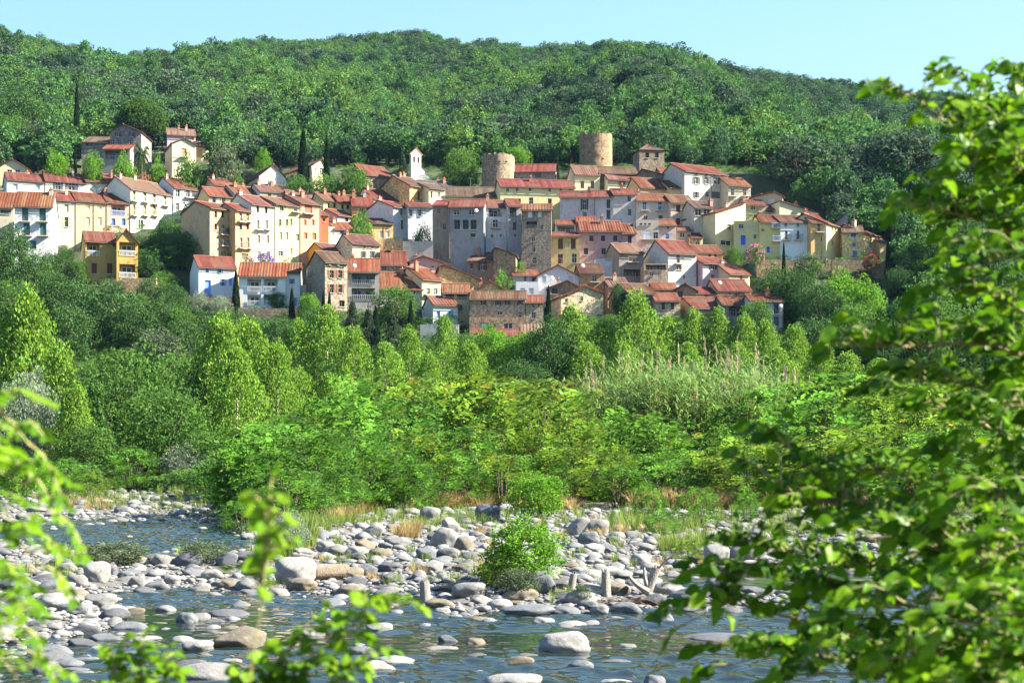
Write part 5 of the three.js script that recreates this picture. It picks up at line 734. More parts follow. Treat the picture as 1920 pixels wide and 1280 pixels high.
bloom(1635, 476, 510, 34, [0.34, 0.05, 0.06], 110, 'bougainvillea', 'red flowering bush at the right end of the village', 252);
bloom(497, 474, 502, 32, [0.26, 0.07, 0.50], 170, 'bougainvillea', 'purple flowering bush above the white villa roof', 252);
bloom(467, 480, 502, 24, [0.42, 0.22, 0.42], 60, 'lilac_bush', 'dusty lilac flowering bush left of the purple one', 252);
bloom(1530, 488, 512, 36, [0.30, 0.26, 0.10], 40, 'garden_shrub', 'dry yellowish shrub under the orange corner house', 248);
// the wooded slope below the houses, from the back to the front
const SL = 'trees of the wooded slope below the village';
const rT = rngOf(4242), nth = (k) => k;
const slope = [ // kind, column, top row, foot row, width
  ['dark', 22, 425, 560, 100], ['dark', 62, 470, 590, 90], ['dark', 105, 510, 620, 90], ['round', 20, 520, 640, 100], ['dark', 150, 520, 640, 110], ['dark', 205, 530, 660, 120], ['dark', 250, 560, 670, 100], ['dark', 300, 555, 660, 80], ['round', 335, 570, 660, 80], ['olive', 300, 610, 720, 110], ['dark', 130, 560, 690, 110], ['dark', 345, 600, 690, 90],
  ['dark', 375, 580, 650, 70], ['dark', 425, 588, 660, 80], ['round', 470, 596, 670, 80], ['dark', 520, 592, 680, 90], ['round', 570, 600, 680, 80],
  ['dark', 1455, 500, 600, 80], ['dark', 1500, 496, 620, 90], ['bright', 1580, 500, 640, 90], ['bright', 1625, 515, 660, 90], ['dark', 1545, 530, 650, 90], ['round', 1680, 560, 690, 100], ['dark', 1530, 590, 690, 110], ['dark', 1640, 600, 700, 110], ['round', 1740, 520, 690, 120], ['dark', 1800, 470, 640, 120], ['dark', 1880, 480, 660, 130], ['round', 1850, 560, 720, 130], ['olive', 1520, 470, 530, 60], ['round', 1590, 560, 680, 90], ['dark', 1690, 500, 560, 60], ['round', 1760, 420, 540, 110], ['dark', 1860, 400, 560, 120],
  ['dark', 118, 462, 530, 52], ['dark', 92, 470, 540, 56], ['round', 146, 484, 535, 40], ['dark', 316, 410, 462, 50], ['round', 346, 416, 466, 46], ['olive', 118, 232, 305, 80], ['poplar', 1290, 640, 760, 90], ['poplar', 1380, 640, 760, 90], ['poplar', 1170, 640, 765, 90], ['poplar', 1460, 650, 765, 90], ['dark', 255, 440, 505, 60], ['dark', 300, 430, 505, 70], ['dark', 340, 428, 505, 70], ['round', 372, 442, 508, 56], ['dark', 275, 468, 520, 60], ['dark', 285, 520, 600, 70], ['dark', 325, 530, 610, 70], ['round', 255, 545, 630, 70], ['dark', 590, 575, 650, 60], ['dark', 395, 480, 540, 36], ['round', 1420, 560, 640, 60], ['dark', 1490, 540, 620, 70], ['round', 870, 620, 700, 60], ['poplar', 610, 570, 760, 120], ['poplar', 560, 596, 760, 90], ['poplar', 660, 612, 770, 90], ['poplar', 770, 612, 760, 90], ['poplar', 720, 640, 780, 110], ['poplar', 830, 590, 750, 80], ['poplar', 880, 640, 770, 100], ['bright', 925, 606, 720, 80], ['bright', 975, 618, 730, 80], ['dark', 1030, 590, 740, 110], ['poplar', 1075, 572, 730, 110], ['poplar', 1135, 600, 740, 100], ['poplar', 1192, 545, 740, 130], ['poplar', 1100, 640, 760, 100], ['poplar', 1250, 590, 730, 90], ['poplar', 1300, 580, 730, 90], ['poplar', 1345, 578, 730, 90], ['poplar', 1395, 590, 730, 90], ['poplar', 1440, 600, 730, 90], ['poplar', 1490, 610, 740, 90], ['poplar', 1540, 640, 760, 100], ['dark', 960, 670, 760, 100], ['dark', 1010, 680, 770, 80], ['poplar', 800, 660, 790, 90], ['poplar', 1590, 660, 770, 100], ['poplar', 1240, 650, 760, 90], ['poplar', 1650, 670, 770, 110],
  ['poplar', 60, 545, 860, 150], ['poplar', 20, 590, 860, 130], ['poplar', 110, 640, 880, 120], ['round', 250, 640, 880, 190], ['round', 200, 690, 890, 150], ['poplar', 405, 590, 850, 150], ['poplar', 470, 600, 840, 140], ['poplar', 520, 640, 850, 110], ['poplar', 440, 650, 870, 130], ['round', 330, 650, 830, 130], ['lime', 650, 685, 800, 56], ['poplar', 560, 690, 830, 100], ['poplar', 700, 700, 820, 90], ['poplar', 620, 700, 830, 80], ['dark', 370, 690, 850, 90], ['round', 315, 720, 905, 170], ['lime', 222, 738, 880, 62], ['silver', 55, 690, 905, 130], ['silver', 10, 720, 905, 110], ['poplar', 140, 720, 910, 110], ['round', 170, 790, 915, 120], ['shrub', 250, 830, 922, 110], ['round', 390, 800, 912, 110], ['silver', 350, 830, 915, 100],
];
const words = { dark: 'dark green evergreen', round: 'broad green leafy', olive: 'grey-green', bright: 'bright green leafy', poplar: 'upright light green poplar', lime: 'slim yellow-green', silver: 'silvery grey willow', shrub: 'feathery green' };
const nm = { dark: 'evergreen_tree', round: 'broadleaf_tree', olive: 'olive_tree', bright: 'leafy_tree', poplar: 'poplar_tree', lime: 'young_poplar', silver: 'willow_tree', shrub: 'acacia_tree' };
const landmark = (px, row) => { const L = [[0, 'at the left edge'], [90, 'below the striped roof'], [190, 'below the mustard chalet'], [300, 'below the vine pergola'], [400, 'below the blue-shuttered white house'], [500, 'below the white villa'], [600, 'below the grey stone house'], [690, 'below the gallery house'], [780, 'below the plane tree'], [850, 'below the small white house'], [940, 'below the long stone house'], [1030, 'below the lone cypress'], [1110, 'below the rubble stone gable'], [1190, 'below the striped barn'], [1260, 'below the maroon window house'], [1330, 'below the beige corner house'], [1400, 'below the gallery at the right'], [1460, 'below the corner house'], [1530, 'below the bright white house'], [1610, 'below the village end house'], [1690, 'right of the end cypress'], [1790, 'behind the foreground leaves'], [1880, 'near the right edge']]; let b = L[0]; for (const q of L) if (Math.abs(q[0] - px) < Math.abs(b[0] - px)) b = q; return b[1]; };
const said = {};
for (const [k, px, top, base, w] of slope) {
  const size = base - top > 170 ? 'tall ' : base - top < 100 ? 'small ' : ''; let l = size + words[k] + (/poplar|willow/.test(words[k]) ? '' : ' tree') + (top > 660 ? ' by the river, ' : ' on the slope ') + landmark(px, top); const n = said[l] = (said[l] ?? 0) + 1; if (n > 1) l += ', the ' + ['', '', 'lower', 'lowest'][Math.min(n, 3)] + ' one';
  tree(k, px, top, base, w, nm[k], l, 'tree', SL);
}

// ---------- thicket, reeds and undergrowth of the valley floor ----------
const m4 = new THREE.Matrix4(), qq = new THREE.Quaternion(), eu = new THREE.Euler(), col0 = new THREE.Color();
function scatter(name, label, category, geo, material, list, tint) {          // uncountable growth: one object
  const im = shade(new THREE.InstancedMesh(geo, material, list.length)); im.name = numbered(name); tag(im, label, category, undefined, 'stuff'); scene.add(im);
  list.forEach((s, i) => { m4.compose(V(s.x, s.y, s.z), qq.setFromEuler(eu.set(s.rx ?? 0, s.a ?? 0, s.rz ?? 0)), V(s.w, s.h, s.w2 ?? s.w)); im.setMatrixAt(i, m4); const t = s.t ?? 1; im.setColorAt(i, tint ? tint(s, i) : col0.setRGB(t, t, t)); });
  return im;
}
{ // undergrowth under the trees
  const r = rngOf(91), list = [], proto = kindShrub(201, [0.070, 0.145, 0.024], { n: 330, s: 0.11 }).crown;
  for (let d = 126; d < 232; d += 3.1) for (let x = -0.42 * d; x < 0.42 * d; x += 3.0) { const xx = x + (r() - 0.5) * 3, dd = d + (r() - 0.5) * 3, s = 1.6 + 1.6 * r(); list.push({ x: xx, y: groundY(xx, dd) - 0.3, z: -dd, w: s * 1.6, h: s, a: r() * 6, t: 0.7 + 0.6 * r() }); }
  for (let d = 232; d < 318; d += 3.6) for (let x = -0.42 * d; x < 0.42 * d; x += 3.4) { const xx = x + (r() - 0.5) * 3, dd = d + (r() - 0.5) * 3, s = 0.9 + 1.1 * r(); list.push({ x: xx, y: groundY(xx, dd) - 0.2, z: -dd, w: s * 2.0, h: s, a: r() * 6, t: 0.7 + 0.6 * r() }); }
  scatter('undergrowth', 'tangled green undergrowth covering the slope between houses and trees', 'undergrowth', proto, leafMat, list);
}
const taken2 = (x, d) => Math.hypot(x - (1012 - 960) * d / F, (d - 80) * 0.4) < 1.2;
{ // acacia thicket along the far bank: rows of bushes, the front ones lower
  const r = rngOf(17), topAt = curve([[420, 850], [450, 822], [520, 785], [600, 755], [700, 730], [820, 724], [900, 712], [960, 706], [1040, 730], [1150, 750], [1450, 738], [1520, 712], [1650, 712], [1760, 740], [1920, 740]]);
  const front = curve([[440, 992], [560, 978], [700, 966], [850, 960], [1000, 955], [1400, 955], [1920, 962]]), rows = [0.58, 0.74, 0.86, 1.0, 1.0, 1.0]; let n = 0;
  rows.forEach((k, j) => {
    for (let px = 452 + j * 26; px < 1960; px += 66 + 26 * r()) {
      const d1 = (CY - 0.3) * F / (front(px) - HY), d = lerp(d1 + 1.5, 124, j / 5) + (r() - 0.5) * 4, base = HY + (CY - 0.4) * F / d, top = base - (base - topAt(px)) * k * (0.74 + 0.42 * r()), x = (px - 960) * d / F, h = (base - top) * d / F; if (h < 1 || taken2(x, d)) continue;
      const gold = (px > 860 && r() < 0.5) || r() < 0.2, w = h * (0.95 + 0.35 * r()) * (j === 0 ? 1.2 : 1), nearest = j === 0 ? 'front edge of the' : j < 4 ? 'middle of the' : 'back of the', where = px < 700 ? 'left part' : px < 1050 ? 'middle' : px < 1450 ? 'part before the reeds' : 'right part';
      plant(gold ? 'goldshrub' : 'shrub', n++, x, groundY(x, d) - 0.15, -d, w, h, 'acacia_bush', (gold ? 'yellow-green' : 'fresh green') + ' feathery acacia bush at the ' + nearest + ' thicket, ' + where, 'bush', 'acacia bushes of the riverside thicket', r() * 6.3);
    }
  });
}
{ // the steep left end of the thicket
  [[452, 76, 822, 1.0], [482, 78, 800, 1.1], [520, 75, 812, 1.0], [560, 79, 776, 1.1], [610, 78, 800, 1.0], [470, 84, 792, 1.1], [540, 88, 770, 1.1], [660, 82, 790, 1.0], [720, 84, 800, 1.0]].forEach(([px, d, top, k], i) => { const x = (px - 960) * d / F, y = groundY(x, d), h = CY + (HY - top) * d / F - y; plant('shrub', i, x, y - 0.15, -d, h * k, h, 'acacia_bush', ['dark', 'tall', 'rounded', 'leaning', 'spreading', 'steep', 'high', 'feathery', 'leafy'][i] + ' green acacia bush ' + (i > 4 ? 'behind' : 'at') + ' the left end of the thicket by the pool', 'bush', 'acacia bushes of the riverside thicket', i * 1.3); });
}
{ // giant reeds with plumes
  const mk = (seed, plume) => { const L = new Leaves(seed, [0.20, 0.30, 0.070], 0.35), r = L.r; for (let i = 0; i < 24; i++) { const t = i / 24, a = i * 2.5 + r(), len = 0.13 * (1.15 - 0.45 * t), y = 0.10 + 0.80 * t, up = 1.0 + 0.5 * r(); L.color(); let x0 = 0, y0 = y, z0 = 0; for (let q = 1; q <= 2; q++) { const u = q / 2, x1 = Math.cos(a) * len * u * 0.75, z1 = Math.sin(a) * len * u * 0.75, y1 = y + len * (up * u - 0.75 * u * u * up); L.face((x0 + x1) / 2, (y0 + y1) / 2, (z0 + z1) / 2, (x1 - x0) * 0.56, (y1 - y0) * 0.56, (z1 - z0) * 0.56, -Math.sin(a) * 0.0055, 0, Math.cos(a) * 0.0055); x0 = x1; y0 = y1; z0 = z1; } } L.cc = [0.26, 0.25, 0.08]; L.face(0, 0.46, 0, 0, 0.46, 0, 0.004, 0, 0); L.face(0, 0.46, 0, 0, 0.46, 0, 0, 0, 0.004); if (plume) { L.tint = [0.40, 0.31, 0.20]; for (let k = 0; k < 12; k++) { L.color(); L.face(0.008 * (r() - 0.5), 0.95 + 0.010 * k, 0.008 * (r() - 0.5), 0.014 * (r() - 0.5), 0.022, 0.014 * (r() - 0.5), 0.0032, 0.002, 0.002); } } return L.build(); };
  const r = rngOf(55), top = curve([[940, 760], [1040, 712], [1100, 680], [1180, 660], [1290, 652], [1400, 658], [1460, 680], [1530, 730]]), A = [], B = [];
  for (let i = 0; i < 4800; i++) { const px = 950 + 620 * r(), d = 111 + 17 * r(), x = (px - 960) * d / F, y = groundY(x, d), h = (CY + (HY - top(px)) * d / F - y) * (0.55 + 0.45 * r()) * (0.70 + 0.55 * fbm(px / 38, d / 4, 4, 2)); (r() < 0.06 ? A : B).push({ x, y, z: -d, w: h * 1.1, h, a: r() * 6.3, rx: (r() - 0.5) * 0.24, rz: (r() - 0.5) * 0.24, t: 0.75 + 0.5 * r() }); }
  scatter('giant_reed_bed', 'dense bed of tall pale green giant reeds behind the thicket', 'reeds', mk(1, false), leafMat, B); scatter('reed_plumes', 'reeds with beige feathery plumes standing above the reed bed', 'reeds', mk(2, true), leafMat, A);
}
// grasses: tufts of blades
const blade = (seed, tint, n, lean) => { const L = new Leaves(seed, tint, 0.35), r = L.r; for (let i = 0; i < n; i++) { const a = r() * 6.28, q = 0.16 * Math.sqrt(r()), l = lean * (0.3 + r()), h = 0.5 + 0.5 * r(); const x = Math.cos(a) * q, z = Math.sin(a) * q; L.color(); L.face(x + Math.cos(a) * l * 0.12, h * 0.28, z + Math.sin(a) * l * 0.12, Math.cos(a) * l * 0.12, h * 0.28, Math.sin(a) * l * 0.12, -Math.sin(a) * 0.014, 0, Math.cos(a) * 0.014); L.face(x + Math.cos(a) * l * 0.42, h * 0.72, z + Math.sin(a) * l * 0.42, Math.cos(a) * l * 0.2, h * 0.24, Math.sin(a) * l * 0.2, -Math.sin(a) * 0.011, 0, Math.cos(a) * 0.011); } return L.build(); };
{
  const green = blade(1, [0.16, 0.22, 0.045], 46, 0.5), dry = blade(2, [0.36, 0.26, 0.11], 60, 0.9), r = rngOf(8), g = [], y = [];
  const put = (list, px, py, spread, n, hpx, k = 1) => { for (let i = 0; i < n; i++) { const p = px + (r() - 0.5) * 2 * spread, q = py + (r() - 0.5) * spread * 0.25, d = (CY - 0.15) * F / (q - HY), x = (p - 960) * d / F, yy = groundY(x, d), h = hpx * d / F * (0.6 + 0.6 * r()); list.push({ x, y: Math.max(yy, -0.05) - 0.03, z: -d, w: h * 0.9 * k, h, a: r() * 6.3, t: 0.75 + 0.5 * r() }); } };
  for (const a of [[200, 1056, 60, 60, 36], [150, 1062, 60, 30, 26], [375, 1052, 45, 40, 34], [120, 1040, 40, 20, 30], [90, 1090, 60, 25, 30], [540, 1040, 45, 70, 70], [515, 1052, 50, 30, 40], [640, 1062, 40, 20, 20], [810, 1000, 50, 30, 30], [700, 990, 80, 30, 26], [860, 985, 80, 30, 26], [1230, 1000, 90, 60, 34], [1290, 1035, 50, 50, 40], [1120, 985, 120, 50, 28], [1400, 1000, 150, 60, 30], [1600, 1010, 200, 60, 30], [1800, 1000, 120, 40, 32], [930, 1098, 40, 30, 40], [1070, 1120, 40, 20, 24], [350, 955, 80, 30, 18], [270, 940, 120, 50, 22], [150, 945, 80, 40, 22], [390, 935, 60, 30, 22], [560, 1000, 60, 30, 34], [660, 970, 60, 30, 26], [1500, 980, 200, 40, 26], [780, 1075, 40, 10, 18]]) put(g, ...a);
  for (let i = 0; i < 190; i++) { const px = 480 + 1400 * r(), py = 985 + 120 * r(); if (bankDist(px, py) > 3) put(r() < 0.8 ? g : y, px, py, 14, 3, 16 + 14 * r()); }
  for (let i = 0; i < 220; i++) { const px = 440 + r() * 1500; put(g, px, 968 + 14 * r() + (px < 700 ? 14 : 0), 12, 1, 26); }
  for (const a of [[762, 1018, 22, 26, 34], [640, 985, 20, 14, 34], [165, 950, 40, 20, 20], [640, 905 + 52, 30, 10, 30], [1180, 1010, 60, 16, 26], [420, 945, 30, 14, 18], [980, 1000, 40, 8, 20]]) put(y, ...a);
  for (const [px, py, sp, n, dd, hh] of [[850, 905, 75, 90, 91, 1.3], [1275, 900, 95, 170, 92, 1.5], [1640, 880, 150, 200, 93, 1.9], [640, 900, 60, 40, 83, 1.2], [1480, 890, 70, 50, 93, 1.4], [1850, 880, 120, 80, 92, 1.7], [1030, 900, 70, 30, 92, 1.2]]) for (let i = 0; i < n; i++) { const p = px + (r() + r() - 1) * sp, d = dd - 4 + 6 * r(), x = (p - 960) * d / F; y.push({ x, y: groundY(x, d), z: -d, w: hh * 1.3, h: hh * (0.5 + 0.6 * r()), a: r() * 6.3, t: 0.8 + 0.5 * r() }); }
  scatter('riverside_grass', 'green grass tufts growing between the river stones', 'grass', green, leafMat, g); scatter('dry_grass', 'tawny dry grass along the foot of the thicket', 'grass', dry, leafMat, y);
}
{ // single bushes on the shingle
  const B = (kind, v, px, top, base, w, label, name = 'riverside_bush') => { const d = (CY - 0.2) * F / (base - HY), x = (px - 960) * d / F; plant(kind, v, x, groundY(x, d) - 0.1, -d, w * d / F, (base - top) * d / F, name, label, 'bush', 'bushes on the river shingle', px); };
  B('bright', 0, 985, 962, 1106, 156, 'bright leafy willow bush in the middle of the shingle, the largest there');
  B('goldshrub', 0, 935, 1020, 1108, 90, 'low yellowish bush at the left foot of the large willow bush');
  B('olive', 0, 975, 1050, 1116, 90, 'small grey-green bush under the large willow bush');
  B('bright', 1, 1012, 885, 985, 110, 'loose light green sapling before the thicket, above the willow bush');
  B('shrub', 0, 1220, 905, 990, 70, 'young feathery acacia at the thicket edge, right of the sapling'); B('shrub', 1, 1310, 910, 995, 80, 'young feathery acacia below the tawny grass'); B('shrub', 2, 1400, 915, 990, 60, 'young feathery acacia near the right foreground leaves');
  B('silver', 0, 540, 960, 1050, 90, 'wispy silver-green bush at the right end of the blue pool'); B('olive', 0, 210, 1010, 1064, 130, 'low dark green water plants on the near edge of the pool, left clump', 'water_plants'); B('olive', 0, 380, 1012, 1062, 90, 'low dark green water plants on the near edge of the pool, right clump', 'water_plants');
  B('goldshrub', 1, 1290, 1000, 1046, 70, 'low yellow-green bush on the shingle left of the foreground leaves'); B('shrub', 2, 1240, 960, 1010, 70, 'low grey-green plant among the right hand stones'); B('olive', 0, 1090, 1075, 1122, 46, 'small green plant behind the driftwood stumps');
  B('bright', 0, 300, 862, 925, 90, 'light yellow-green shrub at the left bank, first from the left'); B('shrub', 1, 225, 870, 930, 80, 'green shrub on the left bank below the young poplar'); B('silver', 0, 355, 865, 925, 70, 'pale silvery shrub on the left bank'); B('goldshrub', 0, 400, 880, 928, 70, 'yellowish shrub on the left bank beside the pool head'); B('shrub', 0, 120, 860, 938, 100, 'green shrub on the left bank behind the pool'); B('bright', 1, 40, 850, 945, 110, 'leafy shrub on the left bank at the picture edge'); B('goldshrub', 1, 170, 885, 938, 80, 'low yellowish shrub on the left bank');
}

// ---------- stones and driftwood ----------
const rockTint = (v, seed) => { const k = 0.78 + 0.5 * fbm(v.x * 1.6 + seed, v.y * 1.6, v.z * 1.6, 3) - 0.18 * smooth(fbm(v.x * 5 + seed, v.y * 5, v.z * 5, 2), 0.58, 0.75); return k; };
function rock(seed, detail, angular) {
  let g = new THREE.IcosahedronGeometry(0.5, detail); const p = g.attributes.position, v = new THREE.Vector3(), cs = [], uv = [], r = rngOf(seed), cuts = [];
  for (let k = 0; k < (angular ? 7 : 3); k++) cuts.push([V(r() * 2 - 1, r() * 1.4 - 0.5, r() * 2 - 1).normalize(), (angular ? 0.30 : 0.40) + 0.08 * r()]);
  for (let i = 0; i < p.count; i++) {
    v.fromBufferAttribute(p, i).normalize(); let R = 0.5 + 0.16 * (fbm(v.x * 1.1 + seed, v.y * 1.1, v.z * 1.1, 2) - 0.5) * 2; for (const [n, o] of cuts) { const c = v.dot(n); if (c * R > o) R = lerp(R, o / c, angular ? 0.92 : 0.75); } R += 0.02 * (fbm(v.x * 7, v.y * 7 + seed, v.z * 7, 2) - 0.5);
    const k = rockTint(v, seed), wm = noise(v.x * 2 + seed, v.y * 2, v.z * 2 + 5); v.multiplyScalar(R); p.setXYZ(i, v.x, v.y, v.z); cs.push(k * (1 + 0.05 * wm), k * (0.99 + 0.02 * wm), k * (0.985 - 0.04 * wm)); uv.push(v.x * 2 + v.y, v.z * 2 + v.y * 0.7);
  }
  g.setAttribute('color', new THREE.Float32BufferAttribute(cs, 3)); g.setAttribute('uv', new THREE.Float32BufferAttribute(uv, 2)); g.deleteAttribute('normal');
  const idx = {}, map = []; // weld so that it shades smoothly
  const key = (i) => [p.getX(i), p.getY(i), p.getZ(i)].map((q) => Math.round(q * 1e4)).join(); const P = [], C = [], U = []; for (let i = 0; i < p.count; i++) { const k = key(i); if (idx[k] === undefined) { idx[k] = P.length / 3; P.push(p.getX(i), p.getY(i), p.getZ(i)); C.push(cs[i * 3], cs[i * 3 + 1], cs[i * 3 + 2]); U.push(uv[i * 2], uv[i * 2 + 1]); } map.push(idx[k]); }
  g = new THREE.BufferGeometry(); g.setAttribute('position', new THREE.Float32BufferAttribute(P, 3)); g.setAttribute('color', new THREE.Float32BufferAttribute(C, 3)); g.setAttribute('uv', new THREE.Float32BufferAttribute(U, 2)); g.setIndex(map); g.computeVertexNormals(); return g;
}
const rocks = [rock(3, 7), rock(11, 7), rock(19, 7), rock(27, 7, true), rock(35, 7), rock(43, 7, true)], pebbles = [rock(51, 3), rock(58, 3), rock(66, 3), rock(74, 3, true)];
const stoneMats = [['#7c7b7a'], ['#686c72'], ['#8e8d8b'], ['#746c5d'], ['#595b60']].map(([c]) => new THREE.MeshStandardMaterial({ color: c, vertexColors: true, roughness: 0.88, map: texGrain, bumpMap: bumpGrain, bumpScale: 0.012 }));
{
  const r = rngOf(321), taken = [];
  const place = (px, base, wpx, hpx, label, grp, o = {}) => {
    const d = CY * F / (base - HY), x = (px - 960) * d / F, w = wpx * d / F, h = hpx * d / F, y = Math.max(groundY(x, d), -0.10), dp = w * (0.7 + 0.3 * r());
    taken.push([x, d, w * 0.5]); const m = shade(new THREE.Mesh(rocks[o.v ?? Math.floor(r() * 6)], stoneMats[o.m ?? Math.floor(r() * 5)])); m.name = numbered('boulder'); scene.add(m); tag(m, label, 'boulder', grp);
    const H = h * 1.34; m.scale.set(w * 1.08, H, dp); m.position.set(x, y + H * 0.29, -d - dp * 0.4); m.rotation.set((r() - 0.5) * 0.2, o.a ?? (r() < 0.5 ? 0 : Math.PI) + (r() - 0.5) * 0.5, (r() - 0.5) * 0.16); return m;
  };
  const named = [
    [1058, 1224, 106, 44, 'large rounded pale boulder in the near water, the biggest right of the middle', 0, 2], [1088, 1252, 46, 22, 'small grey boulder just below the large rounded pale one', 1, 1], [838, 1204, 34, 20, 'small pointed stone in mid-stream, left of two', 3, 4], [891, 1207, 42, 19, 'small domed stone in mid-stream, right of two', 0, 3], [892, 1232, 48, 14, 'flat grey stone in mid-stream below the domed one', 4, 4],
    [990, 1230, 46, 13, 'flat stone left of the large rounded pale boulder', 1, 4], [1178, 1212, 42, 14, 'low domed stone right of the large rounded pale boulder', 0, 0], [1158, 1242, 62, 13, 'long flat stone in the near water at the right', 4, 4], [1048, 1256, 42, 9, 'thin flat slab below the large rounded boulder', 4, 2], [1230, 1284, 46, 28, 'rounded stone cut off by the bottom edge', 0, 1],
    [965, 1290, 112, 30, 'broad pale stone at the bottom edge, middle', 2, 2], [1160, 1278, 66, 12, 'long pale slab near the bottom edge, right of the middle', 4, 2], [742, 1246, 78, 22, 'pale layered stone in mid-stream behind the leafy sprig', 4, 2], [706, 1258, 54, 26, 'angular white stone left of the layered one', 3, 2], [765, 1263, 44, 9, 'thin flat stone below the layered one', 4, 2], [675, 1226, 50, 22, 'grey stone half hidden by the leafy sprig', 1, 1],
    [452, 1213, 112, 40, 'big angular grey boulder with a flat side, left of the middle', 5, 3], [385, 1276, 128, 36, 'long whale-backed boulder at the lower left', 4, 0], [82, 1259, 54, 30, 'round dark boulder at the lower left corner', 0, 1], [150, 1212, 64, 20, 'dark rough stone on the left shingle', 3, 4], [98, 1168, 76, 24, 'long smooth white boulder on the left shingle', 4, 2], [98, 1147, 58, 28, 'rounded grey boulder behind the long smooth white one', 1, 1], [180, 1146, 64, 22, 'broad pale boulder on the left shingle', 2, 0], [207, 1155, 50, 16, 'pale flat boulder at the water edge on the left', 4, 2], [242, 1143, 36, 12, 'pale thin stone lying in the left shallows', 4, 2],
    [345, 1167, 42, 26, 'grey domed boulder in the dark shallows, left of a pair', 0, 1], [372, 1164, 38, 20, 'grey domed boulder in the dark shallows, right of a pair', 2, 0], [424, 1155, 76, 17, 'long flat boulder in the dark shallows', 4, 4], [398, 1167, 38, 14, 'small striped stone before the long flat boulder', 1, 4], [430, 1178, 38, 12, 'low flat stone in the shallows under the flat boulder', 4, 3],
    [548, 1101, 80, 46, 'biggest white round boulder beside the log', 2, 2], [518, 1118, 48, 22, 'rounded stone at the left foot of the biggest white boulder', 0, 0], [566, 1110, 46, 20, 'greenish stone at the right foot of the biggest white boulder', 1, 3], [427, 1106, 42, 16, 'orange-brown stone at the shallows edge', 0, 3], [373, 1110, 38, 18, 'pointed pale stone at the shallows edge', 3, 2], [175, 1100, 52, 34, 'large pale rounded boulder on the left shingle tip', 2, 2], [255, 1101, 36, 17, 'rounded boulder at the middle of the stone row', 0, 0], [233, 1094, 28, 14, 'small boulder in the stone row before the pool', 1, 1], [120, 1093, 38, 16, 'rounded boulder at the left end of the stone row', 0, 0], [205, 1092, 26, 20, 'blue-grey boulder in the stone row', 2, 1], [352, 1078, 52, 22, 'striped grey boulder in the stone row', 4, 4], [425, 1078, 38, 22, 'dark grey wedge boulder in the stone row', 3, 1],
    [620, 1133, 48, 16, 'flat grey stone in the water before the log', 4, 1], [655, 1118, 50, 22, 'broad stone at the shingle edge below the log', 1, 3], [668, 1066, 48, 20, 'rounded white boulder behind the log', 0, 2], [700, 1022, 36, 20, 'pale angular boulder on the upper shingle', 3, 2], [610, 1056, 40, 20, 'rounded pale boulder right behind the log', 0, 2], [833, 1045, 44, 34, 'tall pale boulder in the cluster left of the willow bush', 1, 2], [870, 1055, 40, 26, 'round yellowish boulder in the cluster left of the willow bush', 0, 3], [797, 1070, 40, 20, 'domed grey boulder below the boulder cluster', 2, 1], [843, 1015, 30, 26, 'upright white boulder above the boulder cluster', 3, 2], [806, 992, 40, 26, 'large pale boulder near the thicket foot', 2, 0], [915, 992, 50, 30, 'big grey boulder at the thicket foot, left of the sapling', 2, 1], [595, 1032, 30, 26, 'blue-grey boulder right of the wispy bush', 0, 1],
    [1090, 1020, 42, 30, 'big split boulder right of the willow bush, left half', 3, 2], [1122, 1020, 46, 28, 'big split boulder right of the willow bush, right half', 2, 0], [1105, 1042, 46, 26, 'grey boulder below the split boulder', 0, 1], [1202, 1064, 42, 22, 'rounded pale boulder in the right shingle', 0, 2], [1345, 1062, 50, 34, 'broad pale boulder beside the foreground leaves', 2, 2], [1395, 1056, 44, 30, 'grey boulder right of the broad pale one', 1, 0], [1015, 1128, 46, 40, 'tall grey boulder at the right foot of the willow bush', 1, 1], [988, 1152, 102, 18, 'very long flat grey slab at the water edge', 4, 1], [900, 1160, 44, 10, 'flat greenish stone before the long slab', 4, 3], [828, 1150, 36, 16, 'white-grey stone left of the long slab', 0, 2], [1020, 1168, 50, 18, 'pale wet boulder right of the long slab', 0, 2], [1068, 1174, 60, 15, 'pale flat wet boulder in the water edge', 4, 2], [880, 1133, 66, 26, 'broad striped boulder behind the long slab', 2, 0], [1062, 1150, 60, 18, 'smooth grey boulder under the leaning stump', 0, 1],
    [1240, 1164, 52, 24, 'domed boulder at the water edge left of the leaves', 0, 1], [1255, 1124, 58, 20, 'long pale boulder right of the root stump', 4, 2], [1345, 1122, 50, 32, 'round grey boulder in the side channel', 0, 1], [1300, 1148, 60, 20, 'grey boulder at the edge of the leaf mass', 2, 0], [1175, 1150, 50, 24, 'bluish boulder below the root stump', 1, 1], [1125, 1150, 40, 20, 'pale boulder below the upright stump', 0, 2], [1350, 1200, 130, 16, 'wide flat dark stone behind the foreground leaves', 4, 4], [140, 1108, 44, 20, 'pale humped boulder left of the pointed stone in the stone row', 0, 0], [290, 1106, 40, 18, 'grey humped boulder in the front of the stone row', 1, 1], [320, 1098, 34, 15, 'white low boulder in the front of the stone row', 2, 2], [460, 1108, 44, 18, 'smooth grey boulder left of the biggest white boulder', 4, 0], [395, 1092, 36, 18, 'striped pale boulder behind the orange-brown stone', 1, 2], [300, 1078, 40, 20, 'rounded pale boulder at the back of the stone row', 0, 0], [480, 1088, 40, 18, 'bluish boulder behind the biggest white boulder', 2, 1], [150, 1076, 40, 22, 'rounded boulder at the back left of the stone row', 0, 2],
  ];
  for (const [px, b, w, h, l, v, m] of named) if (w) place(px, b, w, h, l, 'boulders of the river', { v, m });
